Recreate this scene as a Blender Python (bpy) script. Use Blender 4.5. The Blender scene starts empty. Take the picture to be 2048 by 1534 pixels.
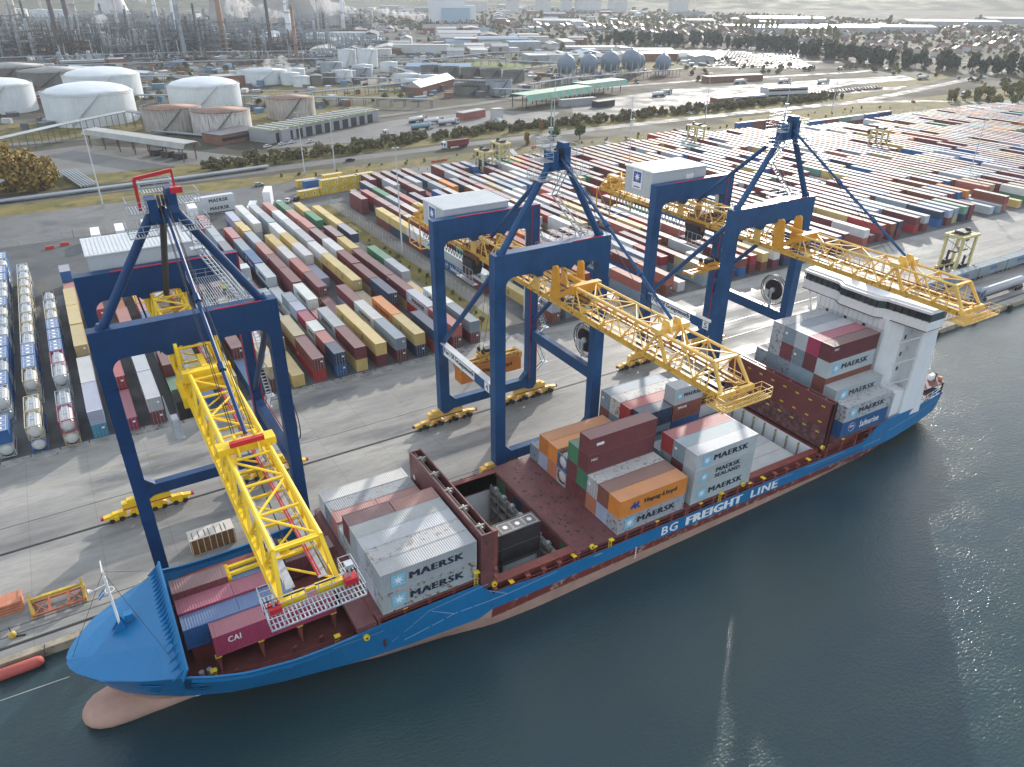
import bpy, math, random
from math import radians, sin, cos, pi, atan2, sqrt
from mathutils import Vector, Matrix
random.seed(7)
SC = bpy.context.scene
COL = SC.collection
# ---------------------------------------------------------------- camera
cd = bpy.data.cameras.new('camera'); cam = bpy.data.objects.new('camera', cd); COL.objects.link(cam)
cd.sensor_width = 36; cd.lens = 36*1471.48/2048; cd.clip_start = 1; cd.clip_end = 30000
yw, pt, rl = radians(31.4253), radians(28.5963), radians(.4044)
F = Vector((sin(yw)*cos(pt), cos(yw)*cos(pt), -sin(pt)))
R0 = Vector((cos(yw), -sin(yw), 0)); U0 = R0.cross(F)
R = R0*cos(rl)+U0*sin(rl); U = -R0*sin(rl)+U0*cos(rl)
mt = Matrix((( R.x, U.x, -F.x, -19.3229), (R.y, U.y, -F.y, -59.793), (R.z, U.z, -F.z, 72.1375), (0, 0, 0, 1)))
cam.matrix_world = mt
SC.camera = cam
# ---------------------------------------------------------------- world, sun, exposure
SUN_AZ, SUN_EL = radians(50.4), radians(18.5)      # azimuth from +Y towards +X
w = bpy.data.worlds.new('World'); SC.world = w; w.use_nodes = True
nt = w.node_tree; bg = nt.nodes['Background']
sky = nt.nodes.new('ShaderNodeTexSky'); sky.sky_type = 'NISHITA'; sky.sun_disc = False
sky.sun_elevation = SUN_EL; sky.sun_rotation = SUN_AZ; sky.dust_density = 1.2; sky.air_density = 1.0; sky.ozone_density = 1.2
tcw = nt.nodes.new('ShaderNodeTexCoord'); mpw = nt.nodes.new('ShaderNodeMapping'); mpw.inputs['Scale'].default_value = (1,1,2.5); nt.links.new(tcw.outputs['Generated'], mpw.inputs[0])
cn = nt.nodes.new('ShaderNodeTexNoise'); cn.inputs['Scale'].default_value = 2.2; cn.inputs['Detail'].default_value = 6; nt.links.new(mpw.outputs[0], cn.inputs['Vector'])
cmr = nt.nodes.new('ShaderNodeMapRange'); cmr.inputs[1].default_value = .38; cmr.inputs[2].default_value = .62; cmr.inputs[3].default_value = .15; cmr.inputs[4].default_value = .85; nt.links.new(cn.outputs['Fac'], cmr.inputs[0])
cmx = nt.nodes.new('ShaderNodeMix'); cmx.data_type = 'RGBA'; nt.links.new(cmr.outputs[0], cmx.inputs[0]); nt.links.new(sky.outputs[0], cmx.inputs[6]); cmx.inputs[7].default_value = (6.2,6.7,7.3,1)   # unseen bright cloud layer, added to lift fill light and water reflections
nt.links.new(cmx.outputs[2], bg.inputs[0]); bg.inputs[1].default_value = .15
sd = bpy.data.lights.new('sun', 'SUN'); so = bpy.data.objects.new('sun', sd); COL.objects.link(so)
sd.energy = 3.3; sd.angle = radians(1.0); sd.color = (1, .94, .86)
sdir = Vector((sin(SUN_AZ)*cos(SUN_EL), cos(SUN_AZ)*cos(SUN_EL), sin(SUN_EL)))
so.rotation_euler = sdir.to_track_quat('Z', 'Y').to_euler(); so.location = (200, 200, 200)
vs = SC.view_settings; vs.view_transform = 'Standard'; vs.look = 'None'; vs.exposure = .68; vs.gamma = 1; vs.use_curve_mapping = False
try:
    SC.cycles.volume_bounces = 0; SC.cycles.max_bounces = 6
except Exception: pass

# ---------------------------------------------------------------- mesh builder
class MB:
    def __init__(s): s.v = []; s.f = []; s.m = []; s.k = 0
    def add(s, vs, fs, k=None):
        n = len(s.v); s.v += [tuple(p) for p in vs]
        s.f += [tuple(i+n for i in f) for f in fs]; s.m += [s.k if k is None else k]*len(fs)
        return s
    def box(s, x0, x1, y0, y1, z0, z1, k=None):
        return s.add([(x0,y0,z0),(x1,y0,z0),(x1,y1,z0),(x0,y1,z0),(x0,y0,z1),(x1,y0,z1),(x1,y1,z1),(x0,y1,z1)],
                     [(0,3,2,1),(4,5,6,7),(0,1,5,4),(1,2,6,5),(2,3,7,6),(3,0,4,7)], k)
    def bar(s, p, q, w, h=None, k=None, up=(0,0,1)):
        p = Vector(p); q = Vector(q); h = w if h is None else h
        d = (q-p); d.normalize(); u = Vector(up)
        if abs(d.dot(u)) > .98: u = Vector((0,1,0))
        r = d.cross(u).normalized()*(w/2); t = r.cross(d).normalized()*(h/2)
        vs = [p-r-t, p+r-t, p+r+t, p-r+t, q-r-t, q+r-t, q+r+t, q-r+t]
        return s.add(vs, [(0,3,2,1),(4,5,6,7),(0,1,5,4),(1,2,6,5),(2,3,7,6),(3,0,4,7)], k)
    def tube(s, p, q, r, n=8, r2=None, k=None, caps=True):
        p = Vector(p); q = Vector(q); r2 = r if r2 is None else r2
        d = (q-p); d.normalize(); u = Vector((0,0,1)) if abs(d.z) < .95 else Vector((1,0,0))
        a = d.cross(u).normalized(); b = d.cross(a).normalized()
        vs = []
        for c, rr in ((p, r), (q, r2)):
            for i in range(n):
                t = 2*pi*i/n; vs.append(c+a*(cos(t)*rr)+b*(sin(t)*rr))
        fs = [(i, i+n, (i+1) % n+n, (i+1) % n) for i in range(n)]
        if caps: fs += [tuple(range(n)), tuple(range(2*n-1, n-1, -1))]
        return s.add(vs, fs, k)
    def lathe(s, c, prof, n=24, k=None, axis='z', cap=True):
        vs = []; fs = []
        for (r, z) in prof:
            for i in range(n):
                t = 2*pi*i/n
                if axis == 'z': vs.append((c[0]+cos(t)*r, c[1]+sin(t)*r, c[2]+z))
                elif axis == 'x': vs.append((c[0]+z, c[1]+cos(t)*r, c[2]+sin(t)*r))
                else: vs.append((c[0]-cos(t)*r, c[1]+z, c[2]+sin(t)*r))
        for j in range(len(prof)-1):
            for i in range(n): fs.append((j*n+i, j*n+(i+1) % n, (j+1)*n+(i+1) % n, (j+1)*n+i))
        if cap:
            fs.append(tuple(range(n-1, -1, -1))); m = (len(prof)-1)*n; fs.append(tuple(range(m, m+n)))
        return s.add(vs, fs, k)
    def poly(s, pts, z0, z1, k=None):                  # vertical prism of an xy outline
        n = len(pts); vs = [(x, y, z0) for x, y in pts]+[(x, y, z1) for x, y in pts]
        fs = [tuple(range(n-1, -1, -1)), tuple(range(n, 2*n))]+[(i, (i+1) % n, (i+1) % n+n, i+n) for i in range(n)]
        return s.add(vs, fs, k)
    def prism(s, pts, axis, a0, a1, k=None):           # outline in the other two axes
        n = len(pts)
        def P(u, v, a): return (a, u, v) if axis == 'x' else (u, a, v)
        vs = [P(u, v, a0) for u, v in pts]+[P(u, v, a1) for u, v in pts]
        fs = [tuple(range(n-1, -1, -1)), tuple(range(n, 2*n))]+[(i, (i+1) % n, (i+1) % n+n, i+n) for i in range(n)]
        return s.add(vs, fs, k)
    def quad(s, a, b, c, d, k=None): return s.add([a, b, c, d], [(0,1,2,3)], k)
    def mesh(s, name, mats, smooth=False):
        me = bpy.data.meshes.new(name); me.from_pydata(s.v, [], s.f)
        for m in (mats if isinstance(mats, (list, tuple)) else [mats]): me.materials.append(m)
        me.polygons.foreach_set('material_index', s.m)
        if smooth: me.polygons.foreach_set('use_smooth', [True]*len(s.f))
        me.validate(); me.update()
        return me
    def add_(s, o):
        n = len(s.v); s.v += o.v; s.f += [tuple(i+n for i in f) for f in o.f]; s.m += o.m; return s
    def clusters(s, eps=.04):
        par = list(range(len(s.v)))
        def fd(a):
            while par[a] != a: par[a] = par[par[a]]; a = par[a]
            return a
        for f in s.f:
            r = fd(f[0])
            for i in f[1:]: par[fd(i)] = r
        isl = {}
        for k, f in enumerate(s.f): isl.setdefault(fd(f[0]), []).append(k)
        B = []
        for fl in isl.values():
            P = [s.v[i] for k in fl for i in s.f[k]]
            B.append([min(p[0] for p in P)-eps, max(p[0] for p in P)+eps, min(p[1] for p in P)-eps, max(p[1] for p in P)+eps, min(p[2] for p in P)-eps, max(p[2] for p in P)+eps, fl])
        B.sort(key=lambda b: b[0]); q = list(range(len(B)))
        def fq(a):
            while q[a] != a: q[a] = q[q[a]]; a = q[a]
            return a
        for i in range(len(B)):
            bi = B[i]
            for j in range(i+1, len(B)):
                bj = B[j]
                if bj[0] > bi[1]: break
                if bj[2] <= bi[3] and bi[2] <= bj[3] and bj[4] <= bi[5] and bi[4] <= bj[5]: q[fq(i)] = fq(j)
        G = {}
        for i in range(len(B)): G.setdefault(fq(i), []).extend(B[i][6])
        return list(G.values())
    def build(s, name, mats, parent=None, smooth=False, loc=None, fix=True, split=True):
        if parent is not None and split and len(s.f) > 6 and len(s.f) < 20000:
            cl = s.clusters()
            if 1 < len(cl) <= 60:
                cl.sort(key=len, reverse=True); first = None
                for fl in cl:
                    g = MB(); mp = {}
                    for k in fl:
                        for i in s.f[k]:
                            if i not in mp: mp[i] = len(g.v); g.v.append(s.v[i])
                        g.f.append(tuple(mp[i] for i in s.f[k])); g.m.append(s.m[k])
                    o = g.build(name, mats, parent, smooth, loc, fix, False)
                    first = first or o
                first['n_pieces'] = len(cl)
                return first
        me = s.mesh(name, mats, smooth)
        if fix:
            import bmesh
            bm = bmesh.new(); bm.from_mesh(me); bmesh.ops.recalc_face_normals(bm, faces=bm.faces[:]); bm.to_mesh(me); bm.free()
        return link(name, me, parent, loc)

def link(name, me, parent=None, loc=None, rz=0):
    o = bpy.data.objects.new(name, me); COL.objects.link(o)
    if parent: o.parent = parent
    if loc is not None: o.location = loc
    if rz: o.rotation_euler = (0, 0, rz)
    return o
def tag(o, label, cat=None, group=None, kind=None):
    if label: o['label'] = label
    if cat: o['category'] = cat
    if group: o['group'] = group
    if kind: o['kind'] = kind
    return o
def thing(name, loc, label, cat, group=None, rz=0):
    o = bpy.data.objects.new(name, None); COL.objects.link(o); o.empty_display_size = .5
    o.location = loc; o.rotation_euler = (0, 0, rz); return tag(o, label, cat, group)
def dup(root, loc, rz=0, label=None, group=None, scale=None):
    r = root.copy(); COL.objects.link(r); r.location = loc; r.rotation_euler = (0, 0, rz)
    if scale: r.scale = scale
    if label: r['label'] = label
    if group: r['group'] = group
    for ch in list(root.children):
        c = ch.copy(); COL.objects.link(c); c.parent = r
        for g in ch.children:
            d = g.copy(); COL.objects.link(d); d.parent = c
    return r

# ---------------------------------------------------------------- materials
MATS = {}
def mat(name, col, rough=.6, var=.12, scale=.6, spot=None, spotcol=(.16,.07,.035), spotscale=3., metal=0., bump=0., bscale=8., objcol=False, dust=0., spec=.5, coords='Object', stretch=(1,1,1), streak=0.):
    if name in MATS: return MATS[name]
    m = bpy.data.materials.new(name); m.use_nodes = True; t = m.node_tree; N = t.nodes; L = t.links
    b = N['Principled BSDF']; b.inputs['Roughness'].default_value = rough; b.inputs['Metallic'].default_value = metal
    b.inputs['Specular IOR Level'].default_value = spec
    tc = N.new('ShaderNodeTexCoord'); mp = N.new('ShaderNodeMapping'); L.new(tc.outputs[coords], mp.inputs[0]); mp.inputs['Scale'].default_value = stretch
    if objcol:
        oi = N.new('ShaderNodeObjectInfo'); base = oi.outputs['Color']
        ad = N.new('ShaderNodeVectorMath'); ad.operation = 'ADD'; L.new(mp.outputs[0], ad.inputs[0])
        sc = N.new('ShaderNodeVectorMath'); sc.operation = 'SCALE'; L.new(oi.outputs['Random'], sc.inputs[0]); sc.inputs[3].default_value = 37.; L.new(sc.outputs[0], ad.inputs[1]); vec = ad.outputs[0]
    else:
        rgb = N.new('ShaderNodeRGB'); rgb.outputs[0].default_value = (*col, 1); base = rgb.outputs[0]; vec = mp.outputs[0]
    def noise(s, det=4, r=.6):
        n = N.new('ShaderNodeTexNoise'); n.inputs['Scale'].default_value = s; n.inputs['Detail'].default_value = det; n.inputs['Roughness'].default_value = r
        L.new(vec, n.inputs['Vector']); return n.outputs['Fac']
    def mix(fac, a, bb, mode='MIX'):
        x = N.new('ShaderNodeMix'); x.data_type = 'RGBA'; x.blend_type = mode
        if isinstance(fac, float): x.inputs[0].default_value = fac
        else: L.new(fac, x.inputs[0])
        for s_, i in ((a, 6), (bb, 7)):
            if isinstance(s_, tuple): x.inputs[i].default_value = (*s_, 1)
            else: L.new(s_, x.inputs[i])
        return x.outputs[2]
    def ramp(v, lo, hi, a=0., c=1.):
        r = N.new('ShaderNodeMapRange'); r.inputs[1].default_value = lo; r.inputs[2].default_value = hi; r.inputs[3].default_value = a; r.inputs[4].default_value = c
        L.new(v, r.inputs[0]); return r.outputs[0]
    c = base
    if var:
        f = ramp(noise(scale), .3, .7, 1-var, 1+var)
        h = N.new('ShaderNodeHueSaturation'); L.new(f, h.inputs['Value']); L.new(c, h.inputs['Color']); c = h.outputs[0]
    if dust:
        c = mix(ramp(noise(scale*2.3), .3, .75, dust*.5, dust), c, (.50, .48, .45))
    if spot:
        c = mix(ramp(noise(spotscale, 6, .7), 1-spot-.04, 1-spot+.04), c, spotcol)
    if streak:
        mp2 = N.new('ShaderNodeMapping'); L.new(tc.outputs[coords], mp2.inputs[0]); mp2.inputs['Scale'].default_value = (2.5, 2.5, .12)
        n2 = N.new('ShaderNodeTexNoise'); n2.inputs['Scale'].default_value = 1.; n2.inputs['Detail'].default_value = 5; L.new(mp2.outputs[0], n2.inputs['Vector'])
        c = mix(ramp(n2.outputs['Fac'], .52, .68, 0., streak), c, spotcol)
    L.new(c, b.inputs['Base Color'])
    if bump:
        bn = N.new('ShaderNodeBump'); bn.inputs['Strength'].default_value = bump; bn.inputs['Distance'].default_value = .05
        L.new(noise(bscale, 3), bn.inputs['Height']); L.new(bn.outputs[0], b.inputs['Normal'])
    MATS[name] = m
    return m
blue = mat('crane_blue_paint', (.014,.072,.185), .42, .18, .35, spot=.22, spotcol=(.01,.03,.08), spotscale=1.5, streak=.3, spec=.3)
yel = mat('crane_yellow_paint', (.80,.50,.12), .45, .15, .5, spot=.28, spotcol=(.30,.14,.03), spotscale=1.2)
yelb = mat('bright_yellow_paint', (.85,.56,.02), .4, .08, .5)
red = mat('red_paint', (.5,.02,.03), .4, .1)
galv = mat('galvanised_steel', (.42,.45,.48), .45, .12, 2., metal=.3)
dark = mat('dark_machinery', (.03,.03,.035), .5, .3, 2.)
rust = mat('rusty_steel', (.17,.075,.04), .8, .3, 1.5)
whit = mat('white_paint', (.78,.79,.80), .4, .05, .3, streak=.12, spotcol=(.4,.36,.3))
black = mat('black_rubber', (.015,.015,.016), .8, .1)
glass = mat('window_glass', (.03,.05,.055), .08, .1, spec=.8)
letw = mat('white_lettering', (.8,.8,.8), .5, .04)
letk = mat('dark_lettering', (.018,.028,.05), .5, .04)
grey = mat('grey_cladding', (.52,.54,.55), .5, .06, .4)
conc = mat('pale_concrete', (.42,.40,.37), .85, .15, .5)

# ---------------------------------------------------------------- lettering
_T = {}
def text_mesh(s, bold=.0, font_stretch=1.0):
    key = (s, bold)
    if key in _T: return _T[key]
    cu = bpy.data.curves.new('lettering', 'FONT'); cu.body = s; cu.size = 1; cu.extrude = .02; cu.resolution_u = 2; cu.space_character = 1.12
    cu.align_x = 'LEFT'; cu.align_y = 'BOTTOM_BASELINE'
    o = bpy.data.objects.new('tmp', cu); COL.objects.link(o)
    dg = bpy.context.evaluated_depsgraph_get(); me = bpy.data.meshes.new_from_object(o.evaluated_get(dg))
    bpy.data.objects.remove(o); bpy.data.curves.remove(cu)
    xs = [v.co.x for v in me.vertices]; ys = [v.co.y for v in me.vertices]
    x0, x1, y0, y1 = min(xs), max(xs), min(ys), max(ys)
    for v in me.vertices: v.co = ((v.co.x-x0)/(x1-x0), (v.co.y-y0)/(y1-y0), v.co.z)
    if bold:
        import bmesh
        bm = bmesh.new(); bm.from_mesh(me); base = bm.verts[:]+bm.edges[:]+bm.faces[:]
        for k, d in enumerate((-1, 1)):
            r_ = bmesh.ops.duplicate(bm, geom=base)
            for v in r_['geom']:
                if isinstance(v, bmesh.types.BMVert): v.co.x += d*bold*.35; v.co.y += d*bold*.35*(.5 if k else -.5); v.co.z -= .004*(k+1)
        bm.to_mesh(me); bm.free()
    _T[key] = me; return me
def text(s, p, xdir, ydir, wid, hgt, m, parent=None, bold=.02, name='lettering', thick=.5):
    """lettering of size wid x hgt; p = lower left corner, xdir = writing direction, ydir = up"""
    me = text_mesh(s, bold).copy(); me.name = name; me.materials.clear(); me.materials.append(m)
    X = Vector(xdir).normalized(); Y = Vector(ydir).normalized(); Z = X.cross(Y)
    o = bpy.data.objects.new(name, me); COL.objects.link(o); o.parent = parent
    M = Matrix(((X.x*wid, Y.x*hgt, Z.x*thick, p[0]), (X.y*wid, Y.y*hgt, Z.y*thick, p[1]), (X.z*wid, Y.z*hgt, Z.z*thick, p[2]), (0,0,0,1)))
    me.transform(M); return o
# ================================================================ ground, quay, water
def sheet(name, x0, x1, y0, y1, z, m, kind='structure'):
    g = MB(); g.quad((x0,y0,z),(x1,y0,z),(x1,y1,z),(x0,y1,z)); o = g.build(name, m, fix=False); tag(o, None, kind=kind); return o
def groundmat(name, c1, c2, c3, s1, s2, rough=(.35,.9), wet=.0, joints=0., stretch=(1,1,1)):
    m = bpy.data.materials.new(name); m.use_nodes = True; t = m.node_tree; N = t.nodes; L = t.links; b = N['Principled BSDF']
    tc = N.new('ShaderNodeTexCoord'); mp = N.new('ShaderNodeMapping'); mp.inputs['Scale'].default_value = stretch; L.new(tc.outputs['Object'], mp.inputs[0])
    def noise(s, d=6, r=.62, st=None):
        n = N.new('ShaderNodeTexNoise'); n.inputs['Scale'].default_value = s; n.inputs['Detail'].default_value = d; n.inputs['Roughness'].default_value = r; L.new(mp.outputs[0], n.inputs['Vector']); return n.outputs['Fac']
    def rng(v, lo, hi, a=0, c=1):
        r = N.new('ShaderNodeMapRange'); r.inputs[1].default_value = lo; r.inputs[2].default_value = hi; r.inputs[3].default_value = a; r.inputs[4].default_value = c; L.new(v, r.inputs[0]); return r.outputs[0]
    def mix(f, a, bb):
        x = N.new('ShaderNodeMix'); x.data_type = 'RGBA'
        if isinstance(f, float): x.inputs[0].default_value = f
        else: L.new(f, x.inputs[0])
        for s_, i in ((a, 6), (bb, 7)):
            if isinstance(s_, tuple): x.inputs[i].default_value = (*s_, 1)
            else: L.new(s_, x.inputs[i])
        return x.outputs[2]
    n1 = noise(s1); n2 = noise(s2)
    c = mix(rng(n1, .40, .60), c1, c2); c = mix(rng(n2, .50, .66), c, c3)
    c = mix(rng(noise(1.3, 8, .7), .45, .75, 0, .35), c, tuple(v*.55 for v in c1))
    if joints:
        br = N.new('ShaderNodeTexBrick'); br.offset = 0; br.inputs['Scale'].default_value = 1; br.inputs['Brick Width'].default_value = joints; br.inputs['Row Height'].default_value = joints*.8; br.inputs['Mortar Size'].default_value = .06
        br.inputs['Color1'].default_value = (1,1,1,1); br.inputs['Color2'].default_value = (.9,.9,.9,1); br.inputs['Mortar'].default_value = (.72,.72,.72,1); L.new(tc.outputs['Object'], br.inputs['Vector'])
        x = N.new('ShaderNodeMix'); x.data_type = 'RGBA'; x.blend_type = 'MULTIPLY'; x.inputs[0].default_value = .8; L.new(c, x.inputs[6]); L.new(br.outputs['Color'], x.inputs[7]); c = x.outputs[2]
    L.new(c, b.inputs['Base Color']); b.inputs['Specular IOR Level'].default_value = .22
    L.new(rng(n2, .42, .62, rough[1], rough[0]), b.inputs['Roughness'])
    bn = N.new('ShaderNodeBump'); bn.inputs['Strength'].default_value = .25; bn.inputs['Distance'].default_value = .05; L.new(noise(5, 3), bn.inputs['Height']); L.new(bn.outputs[0], b.inputs['Normal'])
    return m
apron = groundmat('apron_concrete', (.25,.243,.23), (.40,.385,.35), (.14,.14,.138), .05, .09, (.5,.9), joints=9., stretch=(.35,1.3,1))
asph = groundmat('yard_asphalt', (.075,.08,.085), (.125,.125,.12), (.04,.043,.047), .06, .11, (.4,.85))
fara = groundmat('terminal_asphalt', (.13,.13,.128), (.19,.186,.175), (.085,.085,.087), .03, .06, (.5,.9))
landm = groundmat('waste_land', (.055,.05,.038), (.085,.08,.05), (.12,.115,.10), .012, .02, (.85,.98))
grassm = groundmat('rough_grass', (.13,.12,.035), (.22,.165,.06), (.07,.07,.03), .08, .15, (.85,.98))
roadm = groundmat('road_asphalt', (.13,.128,.12), (.17,.165,.155), (.11,.11,.11), .05, .1, (.55,.85))
siltm = groundmat('yard_gravel', (.20,.18,.15), (.26,.235,.20), (.12,.10,.08), .05, .08, (.5,.9))
sheet('ground', -2500, 7900, 60, 6400, 0.0, landm)
# apron slab with the quay wall
g = MB(); g.box(-500, 1200, 24.3, 72.5, -6, .012); tag(g.build('quay_apron', apron), None, kind='structure')
g = MB(); g.box(-500, 1200, 24.15, 25.2, -6, .016)
tag(g.build('quay_edge', mat('quay_stone', (.30,.26,.19), .85, .3, .5, spot=.4, spotcol=(.10,.09,.07), spotscale=.7)), None, kind='structure')
sheet('container_yard', -200, 640, 72.6, 246, .008, asph)
sheet('terminal_road', -300, 900, 206, 246, .014, fara)
sheet('terminal_road', -300, -41, 72.6, 246, .018, fara)
# verge, perimeter road and railway strip behind the terminal
sheet('grass_verge', -300, 330, 246, 262, .02, grassm); sheet('grass_verge', 330, 1400, 236, 275, .024, grassm)
def strip(name, pts, w_, z, m):
    g = MB(); vs = []
    for i, (x, y) in enumerate(pts):
        a = Vector(pts[max(0, i-1)]); b = Vector(pts[min(len(pts)-1, i+1)]); d = (b-a).normalized(); n = Vector((-d.y, d.x))
        vs += [(x+n.x*w_/2, y+n.y*w_/2, z), (x-n.x*w_/2, y-n.y*w_/2, z)]
    g.add(vs, [(2*i, 2*i+1, 2*i+3, 2*i+2) for i in range(len(pts)-1)]); o = g.build(name, m, fix=False); tag(o, None, kind='structure'); return o
strip('road', [(-300,262),(-40,266),(30,270),(100,277),(160,281),(260,286),(370,287),(470,283),(520,262),(560,225),(600,160)], 9, .03, roadm)
strip('road', [(470,283),(560,300),(700,330),(1100,430)], 9, .034, roadm)
strip('grass_verge', [(-300,292),(30,293),(160,303),(370,306),(470,302),(700,360)], 26, .026, grassm)
# rails
railm = mat('rail_steel', (.05,.045,.045), .4, .2, 2.)
for i, y in enumerate((26.7, 46.45)):
    g = MB(); g.box(-500, 1200, y-.28, y+.28, .012, .02); g.box(-500, 1200, y-.05, y+.05, .02, .07, k=1); tag(g.build('crane_rail', [mat('rail_slot', (.045,.04,.04), .7, .3, .3), railm], fix=False), None, kind='structure')
for y in (28.6, 30.1, 53.0): 
    g = MB(); g.box(-500, 1200, y-.06, y+.06, .012, .03); tag(g.build('dock_rail', railm, fix=False), None, kind='structure')
lay = mat('road_marking', (.50,.48,.42), .7, .4, .4); layy = mat('yellow_marking', (.45,.36,.10), .7, .4, .4)
g = MB()
for y, m_ in ((50.2,0),(57.6,0)): [g.box(50+i*40, 88+i*40, y, y+.12, .016, .02) for i in range(12)]
tag(g.build('lane_marking', lay, fix=False), None, kind='structure')
g = MB()
for y in (62.5, 70.6): [g.box(-60+i*8, -55.5+i*8, y, y+.1, .016, .02) for i in range(30)]
tag(g.build('lane_marking', layy, fix=False), None, kind='structure')
# water with a gap where the ship's hold reaches below the waterline
wm = bpy.data.materials.new('dock_water'); wm.use_nodes = True; t = wm.node_tree; N = t.nodes; L = t.links; b = N['Principled BSDF']
b.inputs['Base Color'].default_value = (.012,.026,.028,1); b.inputs['Roughness'].default_value = .13; b.inputs['IOR'].default_value = 1.42
tc = N.new('ShaderNodeTexCoord'); mp = N.new('ShaderNodeMapping'); mp.inputs['Scale'].default_value = (.9,1.7,1); mp.inputs['Rotation'].default_value = (0,0,radians(28)); L.new(tc.outputs['Object'], mp.inputs[0])
def nz(s, d, r=.55):
    n = N.new('ShaderNodeTexNoise'); n.inputs['Scale'].default_value = s; n.inputs['Detail'].default_value = d; n.inputs['Roughness'].default_value = r; L.new(mp.outputs[0], n.inputs['Vector']); return n.outputs['Fac']
a1 = nz(1.9, 4, .62); a2 = nz(.12, 2); mu = N.new('ShaderNodeMath'); mu.operation = 'MULTIPLY'; L.new(a1, mu.inputs[0])
rg = N.new('ShaderNodeMapRange'); rg.inputs[1].default_value = .35; rg.inputs[2].default_value = .65; rg.inputs[3].default_value = .7; rg.inputs[4].default_value = 1.0; L.new(a2, rg.inputs[0]); L.new(rg.outputs[0], mu.inputs[1])
bn = N.new('ShaderNodeBump'); bn.inputs['Strength'].default_value = .9; bn.inputs['Distance'].default_value = .11; L.new(mu.outputs[0], bn.inputs['Height']); L.new(bn.outputs[0], b.inputs['Normal'])
cr = N.new('ShaderNodeMix'); cr.data_type = 'RGBA'; r2 = N.new('ShaderNodeMapRange'); r2.inputs[1].default_value = .4; r2.inputs[2].default_value = .62; L.new(nz(.03, 4), r2.inputs[0]); L.new(r2.outputs[0], cr.inputs[0]); cr.inputs[6].default_value = (.016,.042,.055,1); cr.inputs[7].default_value = (.022,.048,.050,1); L.new(cr.outputs[2], b.inputs['Base Color'])
hx0, hx1, hy0, hy1, wz = 14.35, 33.4, 1.0, 21.4, -1.2
g = MB(); X0_, X1_, Y0_, Y1_ = -900, 2500, -900, 24.2
for (a, b_, c, d) in ((X0_,X1_,Y0_,hy0),(X0_,X1_,hy1,Y1_),(X0_,hx0,hy0,hy1),(hx1,X1_,hy0,hy1)): g.quad((a,c,wz),(b_,c,wz),(b_,d,wz),(a,d,wz))
tag(g.build('water', wm, fix=False), None, kind='structure')
# ================================================================ container ship
hullblue = mat('hull_blue', (.008,.155,.36), .42, .08, .15, spot=.24, spotcol=(.01,.10,.26), spotscale=.7, streak=.16)
hullred = mat('hull_red_band', (.19,.035,.028), .6, .2, .5, spot=.42, spotcol=(.40,.30,.24), spotscale=.8)
hulltan = mat('hull_faded_bottom', (.44,.27,.21), .75, .16, .3, spot=.3, spotcol=(.22,.09,.06), spotscale=1.2)
deckred = mat('deck_red_paint', (.11,.028,.024), .55, .25, .6, spot=.3, spotcol=(.20,.12,.11), spotscale=1.3)
hatchm = mat('hatch_cover_paint', (.15,.055,.055), .5, .25, .5, spot=.36, spotcol=(.06,.025,.03), spotscale=1.1)
coam = mat('coaming_red', (.22,.055,.045), .5, .2, .8, spot=.3, spotcol=(.09,.03,.025), spotscale=2.)
holdm = mat('hold_grey_paint', (.66,.70,.72), .6, .08, .4, spot=.25, spotcol=(.2,.12,.08), spotscale=2.)
holdf = mat('hold_floor', (.30,.24,.18), .8, .3, .5)
yb = mat('safety_yellow', (.75,.55,.02), .5, .1)
SHROT = radians(1.2018)
ship = thing('container_ship', (0,0,6.14), 'blue feeder cargo ship with pink bulbous bow moored along the quay and loaded with containers', 'ship')
ship.rotation_euler = (0, SHROT, 0)
_sc, _ss = cos(-SHROT), sin(-SHROT)
def S(x, y, z): return (x*_sc-z*_ss, y, x*_ss+z*_sc+6.14)
YC = 11.2
def interp(tab, x):
    if x <= tab[0][0]: return tab[0][1:]
    for a, b in zip(tab, tab[1:]):
        if x <= b[0]:
            t = (x-a[0])/(b[0]-a[0]); return tuple(p+(q-p)*t for p, q in zip(a[1:], b[1:]))
    return tab[-1][1:]
TOP = [(-31.25,.5,1.72),(-31.0,1.4,1.75),(-30.4,2.5,1.8),(-28.4,4.9,1.95),(-24.7,7.3,2.15),(-20.6,9.3,2.3),(-20.2,9.45,2.2),(-18,9.9,1.5),(-15,10.5,.95),(-10,11.1,.65),(-6,11.4,.85),(0,11.7,1.35),(8,11.8,1.5),(14.2,11.8,1.5),(14.25,11.8,-.8),(18,11.8,-.9),(21,11.8,-1.2),(88,11.8,-1.2),(92,11.7,1.5),(104,11.2,1.55),(112.5,10.2,1.6)]
BOT = [(-28.7,.1,-3.3),(-26.8,2.4,-3.4),(-24.7,3.8,-3.6),(-21,5.8,-3.9),(-16.9,7.3,-4.2),(-11.5,8.6,-4.4),(-3.6,10,-4.5),(2.7,10.8,-4.4),(13,11.6,-4.2),(14,11.65,-3.4),(20,11.8,-3.3),(96,11.6,-3.3),(104,10.9,-3.0),(112.4,9.6,-2.8)]
MID = [(-27.6,.15,-5.4),(-25,2.3,-5.4),(-21,4.2,-5.4),(-16.9,5.8,-5.4),(-7.6,8.4,-5.4),(0,9.9,-5.4),(8,10.7,-5.4),(15,11.4,-5.2),(22,11.6,-4.7),(90,11.3,-4.7),(104,9.6,-4.6),(111.5,8.4,-4.2)]
WLN = [(-27,.9,-7.6),(-23.4,1.8,-7.6),(-16.9,3.2,-7.6),(-7.6,6,-7.6),(0,8.0,-7.6),(8.4,9.2,-7.6),(15,10.8,-7.4),(22,11.2,-7.4),(65,11.1,-7.4),(78,10.6,-7.2),(90,9.4,-7),(104,7.4,-6.6),(109,6.4,-6.4)]
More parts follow.
